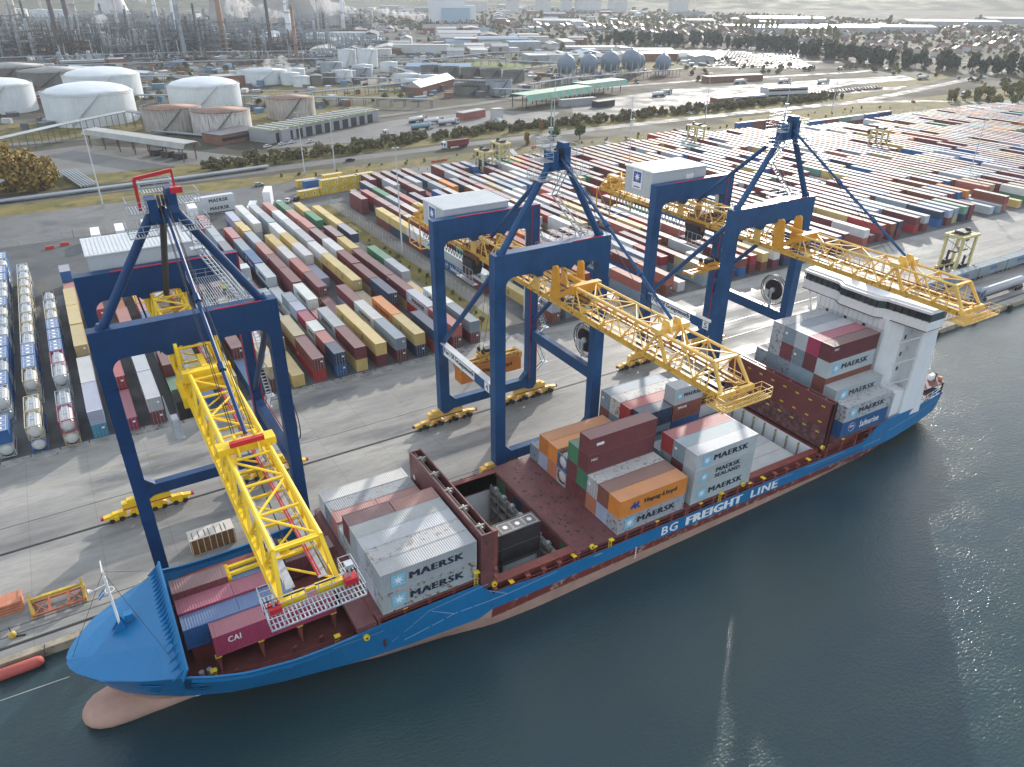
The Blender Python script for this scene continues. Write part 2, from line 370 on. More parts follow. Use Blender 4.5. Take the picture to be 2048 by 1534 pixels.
KEE = [(-27,.5,-11),(-10,4,-11),(8,8,-11),(20,10.2,-11),(70,10,-11),(95,6,-10),(104,2,-8)]
NS = 90
def rail(tab):
    a, b = tab[0][0], tab[-1][0]; out = []
    for i in range(NS+1):
        s = i/NS
        if s < .35: x = a+(0-a)*(s/.35)**1.0
        else: x = 0+b*((s-.35)/.65)
        out.append((x,)+tuple(interp(tab, x)))
    return out
rails = [rail(t) for t in (TOP, BOT, MID, WLN, KEE)]
h = MB()
for sgn in (-1, 1):
    for j in range(4):
        a, b = rails[j], rails[j+1]
        for i in range(NS):
            P = [(r[0], YC+sgn*r[1], r[2]) for r in (a[i], a[i+1], b[i+1], b[i])]
            k = 0 if j == 0 else (1 if (j == 1 and a[i][0] > 13.4 and a[i][0] < 98) else 2)
            h.quad(*P, k=k)
# bottom, transom
K = rails[4]
for i in range(NS): h.quad((K[i][0],YC-K[i][1],K[i][2]),(K[i+1][0],YC-K[i+1][1],K[i+1][2]),(K[i+1][0],YC+K[i+1][1],K[i+1][2]),(K[i][0],YC+K[i][1],K[i][2]), k=2)
for j in range(4):
    a, b = rails[j][-1], rails[j+1][-1]
    h.quad((a[0],YC-a[1],a[2]),(a[0],YC+a[1],a[2]),(b[0],YC+b[1],b[2]),(b[0],YC-b[1],b[2]), k=0 if j < 2 else 2)
h.build('hull', [hullblue, hullred, hulltan], ship)
# bulwark cap so that the plating has a thickness
m = MB()
for sgn in (-1, 1):
    T = rails[0]
    for i in range(NS):
        a, b = T[i], T[i+1]
        if a[0] < -30.5: continue
        w_ = .28
        A = (a[0], YC+sgn*a[1], a[2]); B = (b[0], YC+sgn*b[1], b[2])
        A2 = (a[0], YC+sgn*(a[1]-w_), a[2]); B2 = (b[0], YC+sgn*(b[1]-w_), b[2])
        m.quad(A, B, B2, A2)
        zz = 1.0 if a[0] > -20.4 else .3
        m.quad(A2, B2, (B2[0], B2[1], B2[2]-zz), (A2[0], A2[1], A2[2]-zz))
m.build('bulwark', hullblue, ship)
# rope and anchor openings in the bow plating, near side
def hully(x, z):
    best = None
    for a, b in zip(zip(rails[0], rails[0][1:]), zip(rails[1], rails[1][1:])):
        for u in (0, .25, .5, .75):
            t = [p+(q-p)*u for p, q in zip(*a)]; m_ = [p+(q-p)*u for p, q in zip(*b)]
            f = min(1.2, max(-.2, (z-m_[2])/(t[2]-m_[2]))); xx = m_[0]+(t[0]-m_[0])*f; e = abs(xx-x)
            if best is None or e < best[0]: best = (e, YC-(m_[1]+(t[1]-m_[1])*f))
    return best[1]
for (x, z, w_, hh) in ((-24.2,.9,1.9,.55),(-19.6,.55,1.5,.6),(-11.4,-.35,1.7,.55),(-23.9,-.7,.8,.6),(-19.4,-1.0,.75,.75)):
    m = MB(); y0, y1 = hully(x-w_/2, z), hully(x+w_/2, z); yb0 = hully(x-w_/2, z-hh)-hully(x-w_/2, z); yt0 = hully(x+w_/2, z-hh)-hully(x+w_/2, z)
    o_ = .2
    m.add([(x-w_/2,y0-o_,z),(x+w_/2,y1-o_,z),(x+w_/2,y1+yt0-o_,z-hh),(x-w_/2,y0+yb0-o_,z-hh)], [(0,1,2,3)])
    for (p, q) in (((x-w_/2,y0-.24,z),(x+w_/2,y1-.24,z)),((x-w_/2,y0+yb0-.24,z-hh),(x+w_/2,y1+yt0-.24,z-hh)),((x-w_/2,y0-.24,z),(x-w_/2,y0+yb0-.24,z-hh)),((x+w_/2,y1-.24,z),(x+w_/2,y1+yt0-.24,z-hh))): m.bar(p, q, .1, k=1)
    m.build('fairlead_opening', [black, hullblue], ship)
# white knuckle lines on the blue side
m = MB()
def sidepts(pts, w_=.07):
    for (x0, z0), (x1, z1) in zip(pts, pts[1:]):
        n_ = 6
        for i in range(n_):
            a, b = i/n_, (i+1)/n_
            xa, xb, za, zb_ = x0+(x1-x0)*a, x0+(x1-x0)*b, z0+(z1-z0)*a, z0+(z1-z0)*b
            m.add([(xa, hully(xa,za-w_)-.03, za-w_),(xb, hully(xb,zb_-w_)-.03, zb_-w_),(xb, hully(xb,zb_+w_)-.03, zb_+w_),(xa, hully(xa,za+w_)-.03, za+w_)], [(0,1,2,3)])
sidepts([(-6,.4),(0,.2)], .04); sidepts([(1,-2.6),(5.6,.7),(13.6,1.35)], .04); sidepts([(6,.4),(9,-1.6),(2,-3.2)], .05); sidepts([(13.8,.1),(16.5,-1.7),(9,-1.6)], .05); sidepts([(16.5,-1.7),(24,-1.4)], .04)
sidepts([(30,-1.45),(31.5,-1.45)]); sidepts([(62,-1.5),(70,-1.5)], .05); sidepts([(73,-1.45),(83,-1.45)], .05); sidepts([(88,-2.1),(93,-2.1)], .06); sidepts([(95,-1.0),(112,.5)], .05)
m.build('waist_lines', mat('pale_blue_line', (.30,.48,.68), .5, .05), ship)
# name on the side
text('BG', (42.3, hully(43,-2.95)-.05, -2.95), (1,0,0), (0,-.01,1), 3.0, 1.5, letw, ship, .05)
text('FREIGHT', (47.1, hully(48,-2.95)-.05, -2.95), (1,0,0), (0,-.01,1), 11.3, 1.5, letw, ship, .05)
text('LINE', (60.6, hully(61,-2.95)-.05, -2.95), (1,0,0), (0,-.01,1), 5.9, 1.5, letw, ship, .05)
m = MB()                                            # draught marks
for i in range(9): m.box(-20.3+.05*i, -20.05+.05*i, hully(-20.2,-4)+.25*i+.02*i, hully(-20.2,-4)+.25*i+.15, -4.1-.3*i, -3.95-.3*i)
for i in range(7): m.box(37.5, 37.75, -.68, -.64, -3.2-.3*i, -3.05-.3*i)
m.build('draught_marks', letw, ship)
# bulb
m = MB(); n = 20; sec = []
for (x, r, zc, hz) in ((-31.7,.05,-7.1,.05),(-31.5,.9,-7.05,.7),(-31.0,1.6,-7,1.2),(-30.2,2.2,-6.95,1.55),(-29,2.6,-6.95,1.75),(-27,2.75,-7,1.85),(-24.5,2.6,-7.2,1.8),(-21,2.6,-7.5,1.8),(-16,2.8,-8,1.6)):
    sec.append([(x, YC+cos(2*pi*i/n)*r, zc+sin(2*pi*i/n)*hz*(1.0)) for i in range(n)])
vs_ = [p for s_ in sec for p in s_]
m.add(vs_, [(j*n+i, j*n+(i+1) % n, (j+1)*n+(i+1) % n, (j+1)*n+i) for j in range(len(sec)-1) for i in range(n)]+[tuple(range(n))])
m.build('bulbous_bow', hulltan, ship, smooth=True)
m = MB()
for i in range(5):
    x = -30.6+.22*i
    for t in range(8):
        a = radians(200+t*12); b = radians(200+(t+1)*12-4); rr = 2.02+.13*i
        m.bar((x, YC+cos(a)*rr, -6.95-sin(a)*-1.5), (x, YC+cos(b)*rr, -6.95-sin(b)*-1.5), .05, .02)
m = MB()
# whaleback over the forecastle
edge = [(x,)+tuple(interp(TOP, x)) for x in (-31.25,-31.0,-30.4,-29.0,-27.0,-24.7,-22.6,-21.2)]
tip = (-31.15, YC, 1.85)
for sgn in (-1, 1):
    ridge = [(tip[0]+(-21.2-tip[0])*i/7, YC+sgn*6.2*i/7, 1.85+2.85*i/7) for i in range(8)]
    E_ = [(e[0], YC+sgn*(e[1]-.02), e[2]+.02) for e in edge]
    for i in range(7): m.quad(E_[i], E_[i+1], ridge[i+1], ridge[i])
    for i in range(7):
        c0 = (ridge[i][0], YC, ridge[i][2]+.03*i/7); c1 = (ridge[i+1][0], YC, ridge[i+1][2]+.03*(i+1)/7)
        m.quad(ridge[i], ridge[i+1], c1, c0)
m.build('whaleback', hullblue, ship)
# breakwater with its row of brackets
m = MB()
prof = [(-9.35,2.2,3.5),(-6.2,4.6,6.0),(0,4.75,6.35),(6.2,4.6,6.0),(9.35,2.2,3.5)]
for a, b in zip(prof, prof[1:]):
    m.quad((-21.2,YC+a[0],a[1]-.1),(-21.2,YC+b[0],b[1]-.1),(-20.55,YC+b[0],b[2]),(-20.55,YC+a[0],a[2]))
    m.quad((-21.0,YC+a[0],a[1]-.1),(-21.0,YC+b[0],b[1]-.1),(-20.35,YC+b[0],b[2]),(-20.35,YC+a[0],a[2]))
    m.quad((-20.55,YC+a[0],a[2]),(-20.55,YC+b[0],b[2]),(-20.35,YC+b[0],b[2]),(-20.35,YC+a[0],a[2]))
a = prof[0]; m.quad((-21.2,YC+a[0],a[1]-.1),(-21,YC+a[0],a[1]-.1),(-20.35,YC+a[0],a[2]),(-20.55,YC+a[0],a[2]))
a = prof[-1]; m.quad((-21.2,YC+a[0],a[1]-.1),(-21,YC+a[0],a[1]-.1),(-20.35,YC+a[0],a[2]),(-20.55,YC+a[0],a[2]))
m.quad((-21.05,YC-9.35,2.2),(-21.05,YC-6.2,4.6),(-21.05,YC-6.2,-1.5),(-21.05,YC-9.35,-1.5),k=1)
m.quad((-21.05,YC+9.35,2.2),(-21.05,YC+6.2,4.6),(-21.05,YC+6.2,-1.5),(-21.05,YC+9.35,-1.5),k=1)
m.quad((-21.05,YC-6.2,4.6),(-21.05,YC+6.2,4.6),(-21.05,YC+6.2,-1.5),(-21.05,YC-6.2,-1.5),k=1)
m.build('breakwater', [hullblue, deckred], ship)
m = MB()
for i in range(25):
    y = -8.9+i*17.8/24
    pz = interp([(p[0],p[1],p[2]) for p in prof], y)
    zt, zbm = pz[1]-.35, pz[0]-.05
    m.prism([(-21.15, zbm), (-22.0, zbm-.25 if abs(y) < 6.2 else zbm-.2), (-20.62, zt)], 'y', YC+y-.05, YC+y+.05)
m.build('breakwater_brackets', hullblue, ship)
# foremast
fm = MB()
for dy in (-.25, .25): fm.bar((-25.6, YC+dy, 4.2), (-25.7, YC+dy*.9, 11.2), .22)
for i in range(9): fm.bar((-25.6, YC-.25, 4.9+i*.75), (-25.6, YC+.25, 4.9+i*.75), .12)
for (a, b) in (((-25.7,YC-.25,11.2),(-25.7,YC-.9,12.3)),((-25.7,YC-.9,12.3),(-25.7,YC+.9,12.4)),((-25.7,YC+.9,12.4),(-25.7,YC+.9,9.6)),((-25.7,YC+.9,9.6),(-25.7,YC+.25,9.3)),((-25.7,YC+.9,11),(-25.7,YC+.2,11)),((-25.7,YC+.9,11),(-25.7,YC+.2,9.6)),((-25.7,YC-.3,10.2),(-26.8,YC-.8,10.3)),((-25.7,YC-.25,12.4),(-25.7,YC-.25,9)),((-25.7,YC+.25,12.4),(-25.7,YC+.25,9))): fm.bar(a, b, .1)
fm.lathe((-26.9,YC-.8,10.3), [(.05,0),(.3,-.5)], 8, axis='x')
for i in range(12):
    a = 2*pi*i/12; b = 2*pi*(i+1)/12; fm.bar((-25.6+.45*cos(a), YC+.65+.45*sin(a), 8.6), (-25.6+.45*cos(b), YC+.65+.45*sin(b), 8.6), .06)
mast = fm.build('foremast', whit, ship)
m = MB(); m.prism([(-26.6,3.3),(-25.4,5.0),(-25.0,3.6)], 'y', YC-.45, YC-.35); m.prism([(-26.6,3.3),(-25.4,5.0),(-25.0,3.6)], 'y', YC+.35, YC+.45); m.box(-25.1,-24.2,YC+.1,YC+.9,3.9,4.9)
m.build('mast_foot', hullblue, mast)
m = MB(); m.quad((-26.0,YC-.5,9.9),(-26.6,YC-.9,9.5),(-26.7,YC-.9,8.8),(-26.1,YC-.5,9.1)); m.k = 1; m.quad((-26.05,YC-.52,9.6),(-26.62,YC-.92,9.3),(-26.66,YC-.92,9.1),(-26.08,YC-.52,9.35))
m.build('flag', [mat('flag_blue', (.05,.25,.6), .8), letw], mast)
m = MB()
for q in ((-30.6,YC,2.0),(-21.6,YC-7.5,4),(-21.6,YC+7.5,4)): m.bar((-25.7,YC,11.6), q, .035)
m.build('mast_stay', dark, mast)
# ---- decks
m = MB()
m.poly([(-21,YC-6.6),(-15,YC-8.9),(-8,YC-9.9),(0,YC-10.8),(0,YC+10.8),(-8,YC+9.9),(-15,YC+8.9),(-21,YC+6.6)], -1.75, -1.5)
for (x0, x1, y0, y1) in ((14,88,-.5,1.3),(14,88,21.1,22.9),(0,14,.3,1.3),(0,14,21.1,22.1),(0,14.0,1.3,21.1),(27.6,60.3,1.3,21.1),(77.2,88,1.3,21.1)): m.box(x0, x1, y0, y1, -2.75, -2.6)
m.box(0, .1, -.3, 22.7, -2.7, -1.5)
m.poly([(88,-.4),(104,.2),(112,1.2),(112,21.2),(104,22.2),(88,22.8)], .2, .45)
m.box(87.9, 88, -.4, 22.8, -2.7, .3)
m.build('main_deck', deckred, ship)
# ---- coaming along the holds, near and far, hatch blocks
m = MB()
m.box(-19.5, -3.2, 7.6, 20.5, -1.5, .4)
m.box(-.8, 12.6, .9, 21.4, -2.6, 2.15)
m.box(14.3, 27.4, .75, 1.15, -2.6, -.1); m.box(14.3, 27.4, 21.2, 21.6, -2.6, -.1)
m.box(14.0, 14.3, .75, 21.6, -2.6, .4); m.box(60.1, 60.4, .75, 21.6, -2.6, -.1); m.box(76.4, 77.2, .75, 21.6, -2.6, .2)
m.box(60.4, 76.4, .75, 1.15, -2.6, -.1); m.box(60.4, 76.4, 21.2, 21.6, -2.6, -.1)
m.box(27.7, 60.0, .9, 21.4, -2.6, -.5)
m.box(78.5, 93.8, .9, 21.4, -2.6, .9)
m.build('hatch_coaming', coam, ship)
m = MB(); m.box(14.35, 27.35, .15, 1.45, -.1, .05); m.box(14.35, 27.35, 21.1, 21.9, -.1, .05); m.box(60.45, 76.3, .35, 1.45, -.1, .05)
for i in range(5): m.box(14.6+2.6*i, 14.9+2.6*i, .1, .74, -1.0, -.1)
m.build('coaming_rim', coam, ship)
# ---- hatch covers
m = MB(); m.box(27.4, 33.9, -.2, 22.5, -.45, .02); m.box(27.25, 27.4, -.2, 22.5, -.7, -.05)
m.build('hatch_cover', hatchm, ship)
m = MB(); m.box(33.95, 47.0, -.2, 22.6, -.4, -.02); m.build('hatch_cover', hatchm, ship)
m = MB(); m.box(47.1, 60.2, -.2, 22.6, -.4, -.02); m.build('hatch_cover', hatchm, ship)
m = MB(); m.box(-.7, 12.6, -.1, 22.3, 2.0, 2.28); m.box(-3.1, -.75, -.1, 22.0, 1.2, 1.9); m.build('hatch_cover', hatchm, ship)
m = MB(); m.box(79.6, 94, -.2, 22.6, .9, 1.33); m.build('hatch_cover', hatchm, ship)
m = MB()
for i in range(70):
    x, y = random.uniform(28, 33.2), random.uniform(.5, 21.8); w_ = random.uniform(.1,.5); m.box(x, x+w_, y, y+random.uniform(.1,.5), .02, .024)
m.build('hatch_cover_marks', mat('scuffed_steel', (.05,.03,.035), .7), ship)
# folded cover standing by hold A: two upright leaves with their stiffeners between
def upright(x0, x1, z0, z1, y0, y1, stiff):
    f = MB(); t = .18
    f.box(x0, x0+t, y0, y1, z0, z1); f.box(x1-t, x1, y0, y1, z0, z1)
    f.box(x0+t, x1-t, y0, y0+.2, z0, z1-.05); f.box(x0+t, x1-t, y1-.2, y1, z0, z1-.05)
    mid = (x0+x1)/2; f.box(mid-.25, mid-.1, y0+.2, y1-.2, z0, z1-.25)
    o = f.build('folded_hatch_cover', hatchm, ship)
    g = MB()
    g.box(x0+t, mid-.25, y0+.2, y1-.2, z0+.2, z1-.45, k=1)
    for i in range(stiff):
        y = y0+2+i*(y1-y0-4)/(stiff-1); g.box(x0+t, x1-t, y-.12, y+.12, z1-.9, z1-.12); g.tube((mid+.1,y-.5,z1-.45),(mid+.1,y+.5,z1-.45),.28)
    for i in range(3): g.bar((x0+.3,y0+1+i*(y1-y0-2)/3,z1-.3),(x0+.45,y0+1+(i+1)*(y1-y0-2)/3-.8,z1-.35),.06)
    g.build('hinge_gear', [mat('cover_edge', (.30,.29,.25), .5, .2, 2., spot=.3), mat('cover_inside_green', (.32,.33,.27), .6, .1)], o)
    return o
fa = upright(12.75, 14.5, .4, 8.95, -.35, 20.3, 5)
m = MB()
for i in range(9):
    m.box(14.51, 14.56, -.1+i*0, .1, .9+i*.85, 1.05+i*.85)
for (y, z) in ((18.6,5.2),(15.2,4.6)): m.box(12.7,12.75, y, y+.5, z, z+.6); 
m.build('cover_marks', letw, fa)
m = MB(); m.box(14.5, 15.0, -.35, .1, .5, 8.9); [m.prism([(-.6,1.8+i*1.2),(-.35,2.2+i*1.2),(-.35,1.4+i*1.2)], 'x', 14.55, 14.95) for i in range(2)]
m.build('cover_edge_plate', coam, fa)
fb = MB(); fb.box(76.5, 77.0, -.3, 21.6, .9, 9.25); fb.box(77.4, 77.8, -.3, 21.6, .9, 9.25); fb.box(76.5,77.8,-.3,-.1,.9,9.3); fb.box(76.5,77.8,21.5,21.6,.9,9.2)
fb.box(76.48,76.5,-.3,21.6,.9,4.4,k=1)
fo = fb.build('folded_hatch_cover', [mat('hatch_dark_red', (.13,.03,.03), .5, .2, .4, spot=.25, spotcol=(.2,.12,.12), spotscale=1.), mat('hatch_scraped', (.15,.065,.065), .55, .3, .8, spot=.5, spotcol=(.07,.025,.03), spotscale=1.3)], ship)
m = MB(); m.box(77.0, 77.4, 0, 21.4, 8.4, 8.9)
for i in range(6): m.box(77.0, 77.4, 1.5+i*3.6, 1.7+i*3.6, 8.6, 9.2)
m.build('cover_edge', mat('cover_edge', ()), fo)
m = MB()
for r_, z in ((8, 8.0), (8, 5.2), (8, 3.3)):
    for i in range(r_):
        y = 1+i*2.6
        for dy in (0, .35): m.box(76.42, 76.48, y+dy, y+dy+.15, z, z+.28)
        m.box(76.42,76.48, y-.1, y+.6, z+.1, z+.16)
m.build('lashing_sockets', yb, fo)
# rollers
for (x, z) in ((14.55,.35),(29.7,-.1),(58.3,0.0),(76.3,1.0),(-2.2,.1)):
    m = MB(); m.tube((x,-.62,z+.35),(x,-.3,z+.35),.36,16); m.tube((x,-.66,z+.35),(x,-.62,z+.35),.15,10,k=1)
    m.build('cover_wheel', [yb, deckred], ship)
# ---- hold A
m = MB()
m.quad((14.34,1.2,-8.7),(27.4,1.2,-8.7),(27.4,21.2,-8.7),(14.34,21.2,-8.7),k=1)
m.quad((14.34,21.2,-8.7),(27.4,21.2,-8.7),(27.4,21.2,-.12),(14.34,21.2,-.12))
m.quad((14.34,1.2,-8.7),(27.4,1.2,-8.7),(27.4,1.2,-.12),(14.34,1.2,-.12))
m.quad((14.34,1.2,-8.7),(14.34,21.2,-8.7),(14.34,21.2,-.12),(14.34,1.2,-.12))
m.quad((33,1.2,-8.7),(33,21.2,-8.7),(33,21.2,-.6),(33,1.2,-.6)); m.quad((27.4,1.2,-8.7),(33,1.2,-8.7),(33,1.2,-.6),(27.4,1.2,-.6),k=1); m.quad((27.4,1.2,-8.7),(33,1.2,-8.7),(33,21.2,-8.7),(27.4,21.2,-8.7),k=1)
m.build('cargo_hold', [holdm, holdf], ship, fix=False)
m = MB()
for z in (-2.3, -3.6, -5.6): m.box(26.1, 26.9, 1.2, 21, z-.35, z)
for i in range(9): m.box(26.0, 26.3, 1.6+i*2.35, 1.85+i*2.35, -8.6, -1.6)
m.build('cell_guides', mat('guide_steel', (.24,.24,.22), .6, .2, 1.), ship)
m = MB()
for i in range(8): m.tube((26.5, 2.4+i*2.4, -1.9),(26.5, 3.0+i*2.4, -1.9),.35,10)
m.build('guide_posts', galv, ship)
# ---- hold B
m = MB()
m.quad((60.4,1.2,-5.6),(76.4,1.2,-5.6),(76.4,21.15,-5.6),(60.4,21.15,-5.6),k=1)
m.quad((60.4,21.15,-5.6),(76.4,21.15,-5.6),(76.4,21.2,-.12),(60.4,21.2,-.12)); m.quad((60.4,1.2,-5.6),(76.4,1.2,-5.6),(76.4,1.2,-.12),(60.4,1.2,-.12))
m.quad((76.38,1.2,-5.6),(76.38,21.15,-5.6),(76.38,21.15,.1),(76.38,1.15,.1)); m.quad((60.42,1.2,-5.6),(60.42,21.15,-5.6),(60.42,21.2,-.12),(60.42,1.2,-.12))
m.build('cargo_hold', [holdm, holdf], ship, fix=False)
m = MB()
for i in range(9): m.box(76.1, 76.36, 1.3+i*2.45, 1.5+i*2.45, -5.5, -.1); m.box(76.1,76.36,1.25+i*2.45,1.55+i*2.45,-.8,-.45,k=1)
for i in range(9): m.bar((76.3,1.6+i*2.45,-2.6),(76.3,3.5+i*2.45,-3.4),.06)
m.build('cell_guides', [mat('guide_steel', ()), yb], ship)
# ---- side pillars and rails carrying the outboard containers
def pillars(x0, x1, zb_, zt, step=3.1, y=0):
    g = MB(); n_ = int((x1-x0)/step)
    for i in range(n_+1):
        x = x0+(x1-x0)*i/n_; g.box(x-.16, x+.16, -.42+y, -.12+y, zb_, zt); g.box(x-.16, x+.16, 22.55, 22.85, zb_, zt); g.box(x-.3, x+.3, -.5+y, .3+y, zt, zt+.1, k=1 if i % 4 == 1 else 0)
    for z in (zb_+1.5, zb_+2.0, zb_+1.0): g.box(x0, x1, -.46+y, -.40+y, z-.04, z+.04); g.box(x0,x1,22.8,22.86,z-.04,z+.04)
    return g.build('side_railing', [coam, yb], ship)
pillars(-.4, 12.4, .2, 2.1, y=.35); pillars(14.8, 27.0, -2.6, -.4, 2.4); pillars(27.6, 46.8, -2.6, -.15, 2.4); pillars(47.2, 60.0, -2.6, -.15, 2.4); pillars(60.6, 76.5, -2.6, -.4, 2.6); pillars(78.0, 93.0, -2.6, 1.2, 3.4)
g = MB()
for x in (-17.2,-12.6,-8.2,-4.2,-1.2):
    g.box(x-.25, x+.25, 5.0, 5.4, -1.5, .38); g.prism([(4.4,-1.5),(5.0,-.3),(5.0,-1.5)], 'x', x-.08, x+.08); g.box(x-.35, x+.35, 4.9, 5.5, .38, .48, k=1)
for x in (-16,-9.5,-6.5): g.tube((x,3.6,-1.5),(x,3.2,-.6),.14,8); g.tube((x,3.2,-.6),(x+.3,3.2,-.45),.14,8)
g.build('deck_pillars', [coam, yb], ship)
g = MB()
for i in range(14):
    x = -19+i*1.35; yy = YC-interp(TOP, x)[0]+2.2; g.bar((x,yy,-1.5),(x,yy,-.5),.05)
    x2 = x+1.35; y2 = YC-interp(TOP, x2)[0]+2.2
    for z in (-.5,-1.0): g.bar((x,yy,z),(x2,y2,z),.04)
g.build('deck_handrail', coam, ship)
for (x, y, z0, z1) in ((-2.6,1.2,-1.5,.9),(-5.1,2.2,-1.5,-.1),(11.9,-.1,1.2,3.6),(-18.3,4.1,-1.5,0),(32.6,-.45,-2.6,.3),(53.3,-.45,-1.2,.6),(-1.6,.6,-1.5,1.6)):
    g = MB()
    for dx in (0,.5): g.bar((x+dx,y,z0),(x+dx,y,z1),.06)
    for i in range(int((z1-z0)/.3)): g.bar((x,y,z0+.15+i*.3),(x+.5,y,z0+.15+i*.3),.05)
    g.box(x-.1,x+.6,y-.5,y+.1,z1-.05,z1)
    g.build('deck_ladder', yb, ship)
# clutter: bollards, winches, vents on the bow and quarter decks
g = MB()
for (x, y) in ((-19.2,5.0),(-18.8,17.6),(-17.9,18.2),(-16.5,18.0),(-13.2,18.6),(104,3),(106.5,4),(108.5,3.2),(109.5,8),(105,17),(108,19),(100,1.2),(97.5,1.0),(95.4,1.0)):
    g.tube((x,y,-1.5 if x < 0 else .4),(x,y,-.7 if x < 0 else 1.3),.3,10); g.tube((x+.8,y,-1.5 if x < 0 else .4),(x+.8,y,-.7 if x < 0 else 1.3),.3,10)
for (x, y) in ((-19.3,15.8),(-18.2,17.2),(106,10),(107,14)): g.lathe((x,y-.6,(-.9 if x < 0 else 1.1)), [(.7,0),(.7,.12),(.3,.12),(.3,1.1),(.7,1.1),(.7,1.2)], 12, axis='y')
g.build('mooring_gear', galv, ship)
# ---------------------------------------------------------------- superstructure and stern
g = MB()
g.box(95.2, 101.5, 5.5, 19.5, .4, 18.0)                        # deck house
g.poly([(95.2,5.5),(97.0,3.2),(101.5,3.2),(101.5,5.5)], 3.2, 18.0)
g.box(98.2, 101.5, .4, 3.2, .4, 4.6)
g.box(95.0, 98.2, .4, 5.5, .4, 6.0)
sup = g.build('deckhouse', whit, ship)
g = MB()
for i in range(14): g.box(95.14, 95.2, 5.9+i, 5.96+i, 1, 17.8)
for z in (4.6,7.4,10.2,13,15.8): g.box(95.13, 95.2, 5.5, 19.5, z, z+.06)
g.build('panel_seams', mat('seam_grey', (.5,.52,.54), .5), sup)
for (y, z) in ((16.9,15.0),(13,15.0),(9.2,15.0),(16.9,12.1),(13,12.1),(9.2,12.1),(9.2,9.2),(6.3,6.6),(6.2,4.2)):
    p_ = MB(); p_.box(95.08, 95.2, y, y+.5, z, z+.75); p_.build('porthole_window', glass, sup)
for (x, z) in ((97.8,14.6),(99.8,15.2),(97.8,11.4),(99.8,12),(98,8.5)):
    p_ = MB(); p_.box(x, x+.45, 3.12, 3.2, z, z+.75); p_.build('porthole_window', glass, sup)
# big side plating rising to the bridge wing, near side
g = MB()
g.add([(97.6,-.1,.4),(103.6,-.1,.4),(101.4,-.1,17.9),(97.3,-.1,17.9),(97.6,.25,.4),(103.6,.25,.4),(101.4,.25,17.9),(97.3,.25,17.9)], [(0,3,2,1),(4,5,6,7),(0,1,5,4),(1,2,6,5),(2,3,7,6),(3,0,4,7)])
g.add([(97.6,.25,.4),(97.3,.25,17.9),(99.6,3.1,17.9),(99.9,3.1,.4),(97.8,.25,.4),(97.5,.25,17.9),(99.8,3.1,17.9),(100.1,3.1,.4)], [(0,1,2,3),(7,6,5,4),(0,4,5,1),(3,2,6,7),(1,5,6,2),(0,3,7,4)])
g.build('wing_support', whit, sup)
g = MB()
for z in (6,10,14): g.bar((96.6,3.2,z),(97.4,.2,z+2.4),.16); g.bar((96.4,19.6,z+3),(96.6,22.4,z+4.5),.2)
g.bar((96.4,19.4,9),(96.4,22.6,17.8),.25); g.bar((98.4,19.4,9),(98.4,22.6,17.8),.25); g.bar((96.4,22.0,14),(96.4,19.4,12.5),.2)
g.build('wing_braces', whit, sup)
# bridge deck, full width, with the middle standing proud
out = [(96.2,-.9),(95.4,6.3),(94.3,7.6),(94.2,14.6),(95.3,16.0),(95.3,23.4),(99.6,23.4),(99.9,16),(102.5,14),(102.5,8),(100.2,6.3),(100.6,-.9)]
def ring(o, dx): return [(x-dx if x < 99 else x+dx, y) for x, y in o]
g = MB(); g.poly(out, 17.9, 19.5); br = g.build('bridge', whit, ship)
g = MB(); g.poly(ring(out, -.25), 19.5, 20.9); g.build('bridge_windows', glass, br)
g = MB(); g.poly(ring(out, .25), 20.9, 21.35); g.poly(ring(out, -.5), 21.35, 21.6); g.build('bridge_roof', whit, br)
g = MB()
for (a, b) in zip(out, out[1:]):
    d = sqrt((a[0]-b[0])**2+(a[1]-b[1])**2); n_ = max(1, int(d/1.15))
    for i in range(n_+1):
        x, y = a[0]+(b[0]-a[0])*i/n_, a[1]+(b[1]-a[1])*i/n_; dx = .18 if x < 98.5 else -.18
        g.bar((x+dx*.2, y, 19.5), (x+dx*-.2, y, 20.9), .12)
g.build('window_frames', dark, br)
g = MB(); g.poly(ring(out, .12), 17.78, 17.9); g.build('wing_trim', mat('trim_maroon', (.10,.02,.03), .5), br)
g = MB()
g.box(97.5,100.5,9.5,12.5,21.6,23.0); g.tube((99,11,23),(99,11,27),.25,10); g.tube((99,8,21.6),(99,8,24),.1); g.bar((99,9.4,25),(99,12.6,25),.15); g.bar((99,9.8,26.4),(99,12.2,26.4),.25)
g.lathe((98,15,21.6), [(.6,0),(.8,.4),(.7,1.0),(.2,1.3)], 12); g.lathe((99.5,6.5,21.6), [(.3,0),(.5,.4),(.4,.8),(.1,1.0)], 10)
for x, y in ((97,18),(97,4),(99.5,20),(98,1)): g.tube((x,y,21.6),(x,y,24.4),.04,6)
g.build('radar_mast', whit, br)
g = MB()
g.box(102, 107, 8, 15, .4, 12); g.box(103, 106, 9.5, 13.5, 12, 16); fn = g.build('engine_casing', whit, ship)
g = MB(); [g.tube((104+i*.8,11.5,16),(104+i*.8,11.5,17.3),.25,10) for i in range(3)]; g.build('exhaust_pipe', dark, fn)
g = MB(); g.box(98.5, 103, .3, 3.2, .4, 3.2); g.box(103,105,0.3,2.4,.45,2.0); g.build('side_locker', whit, ship)
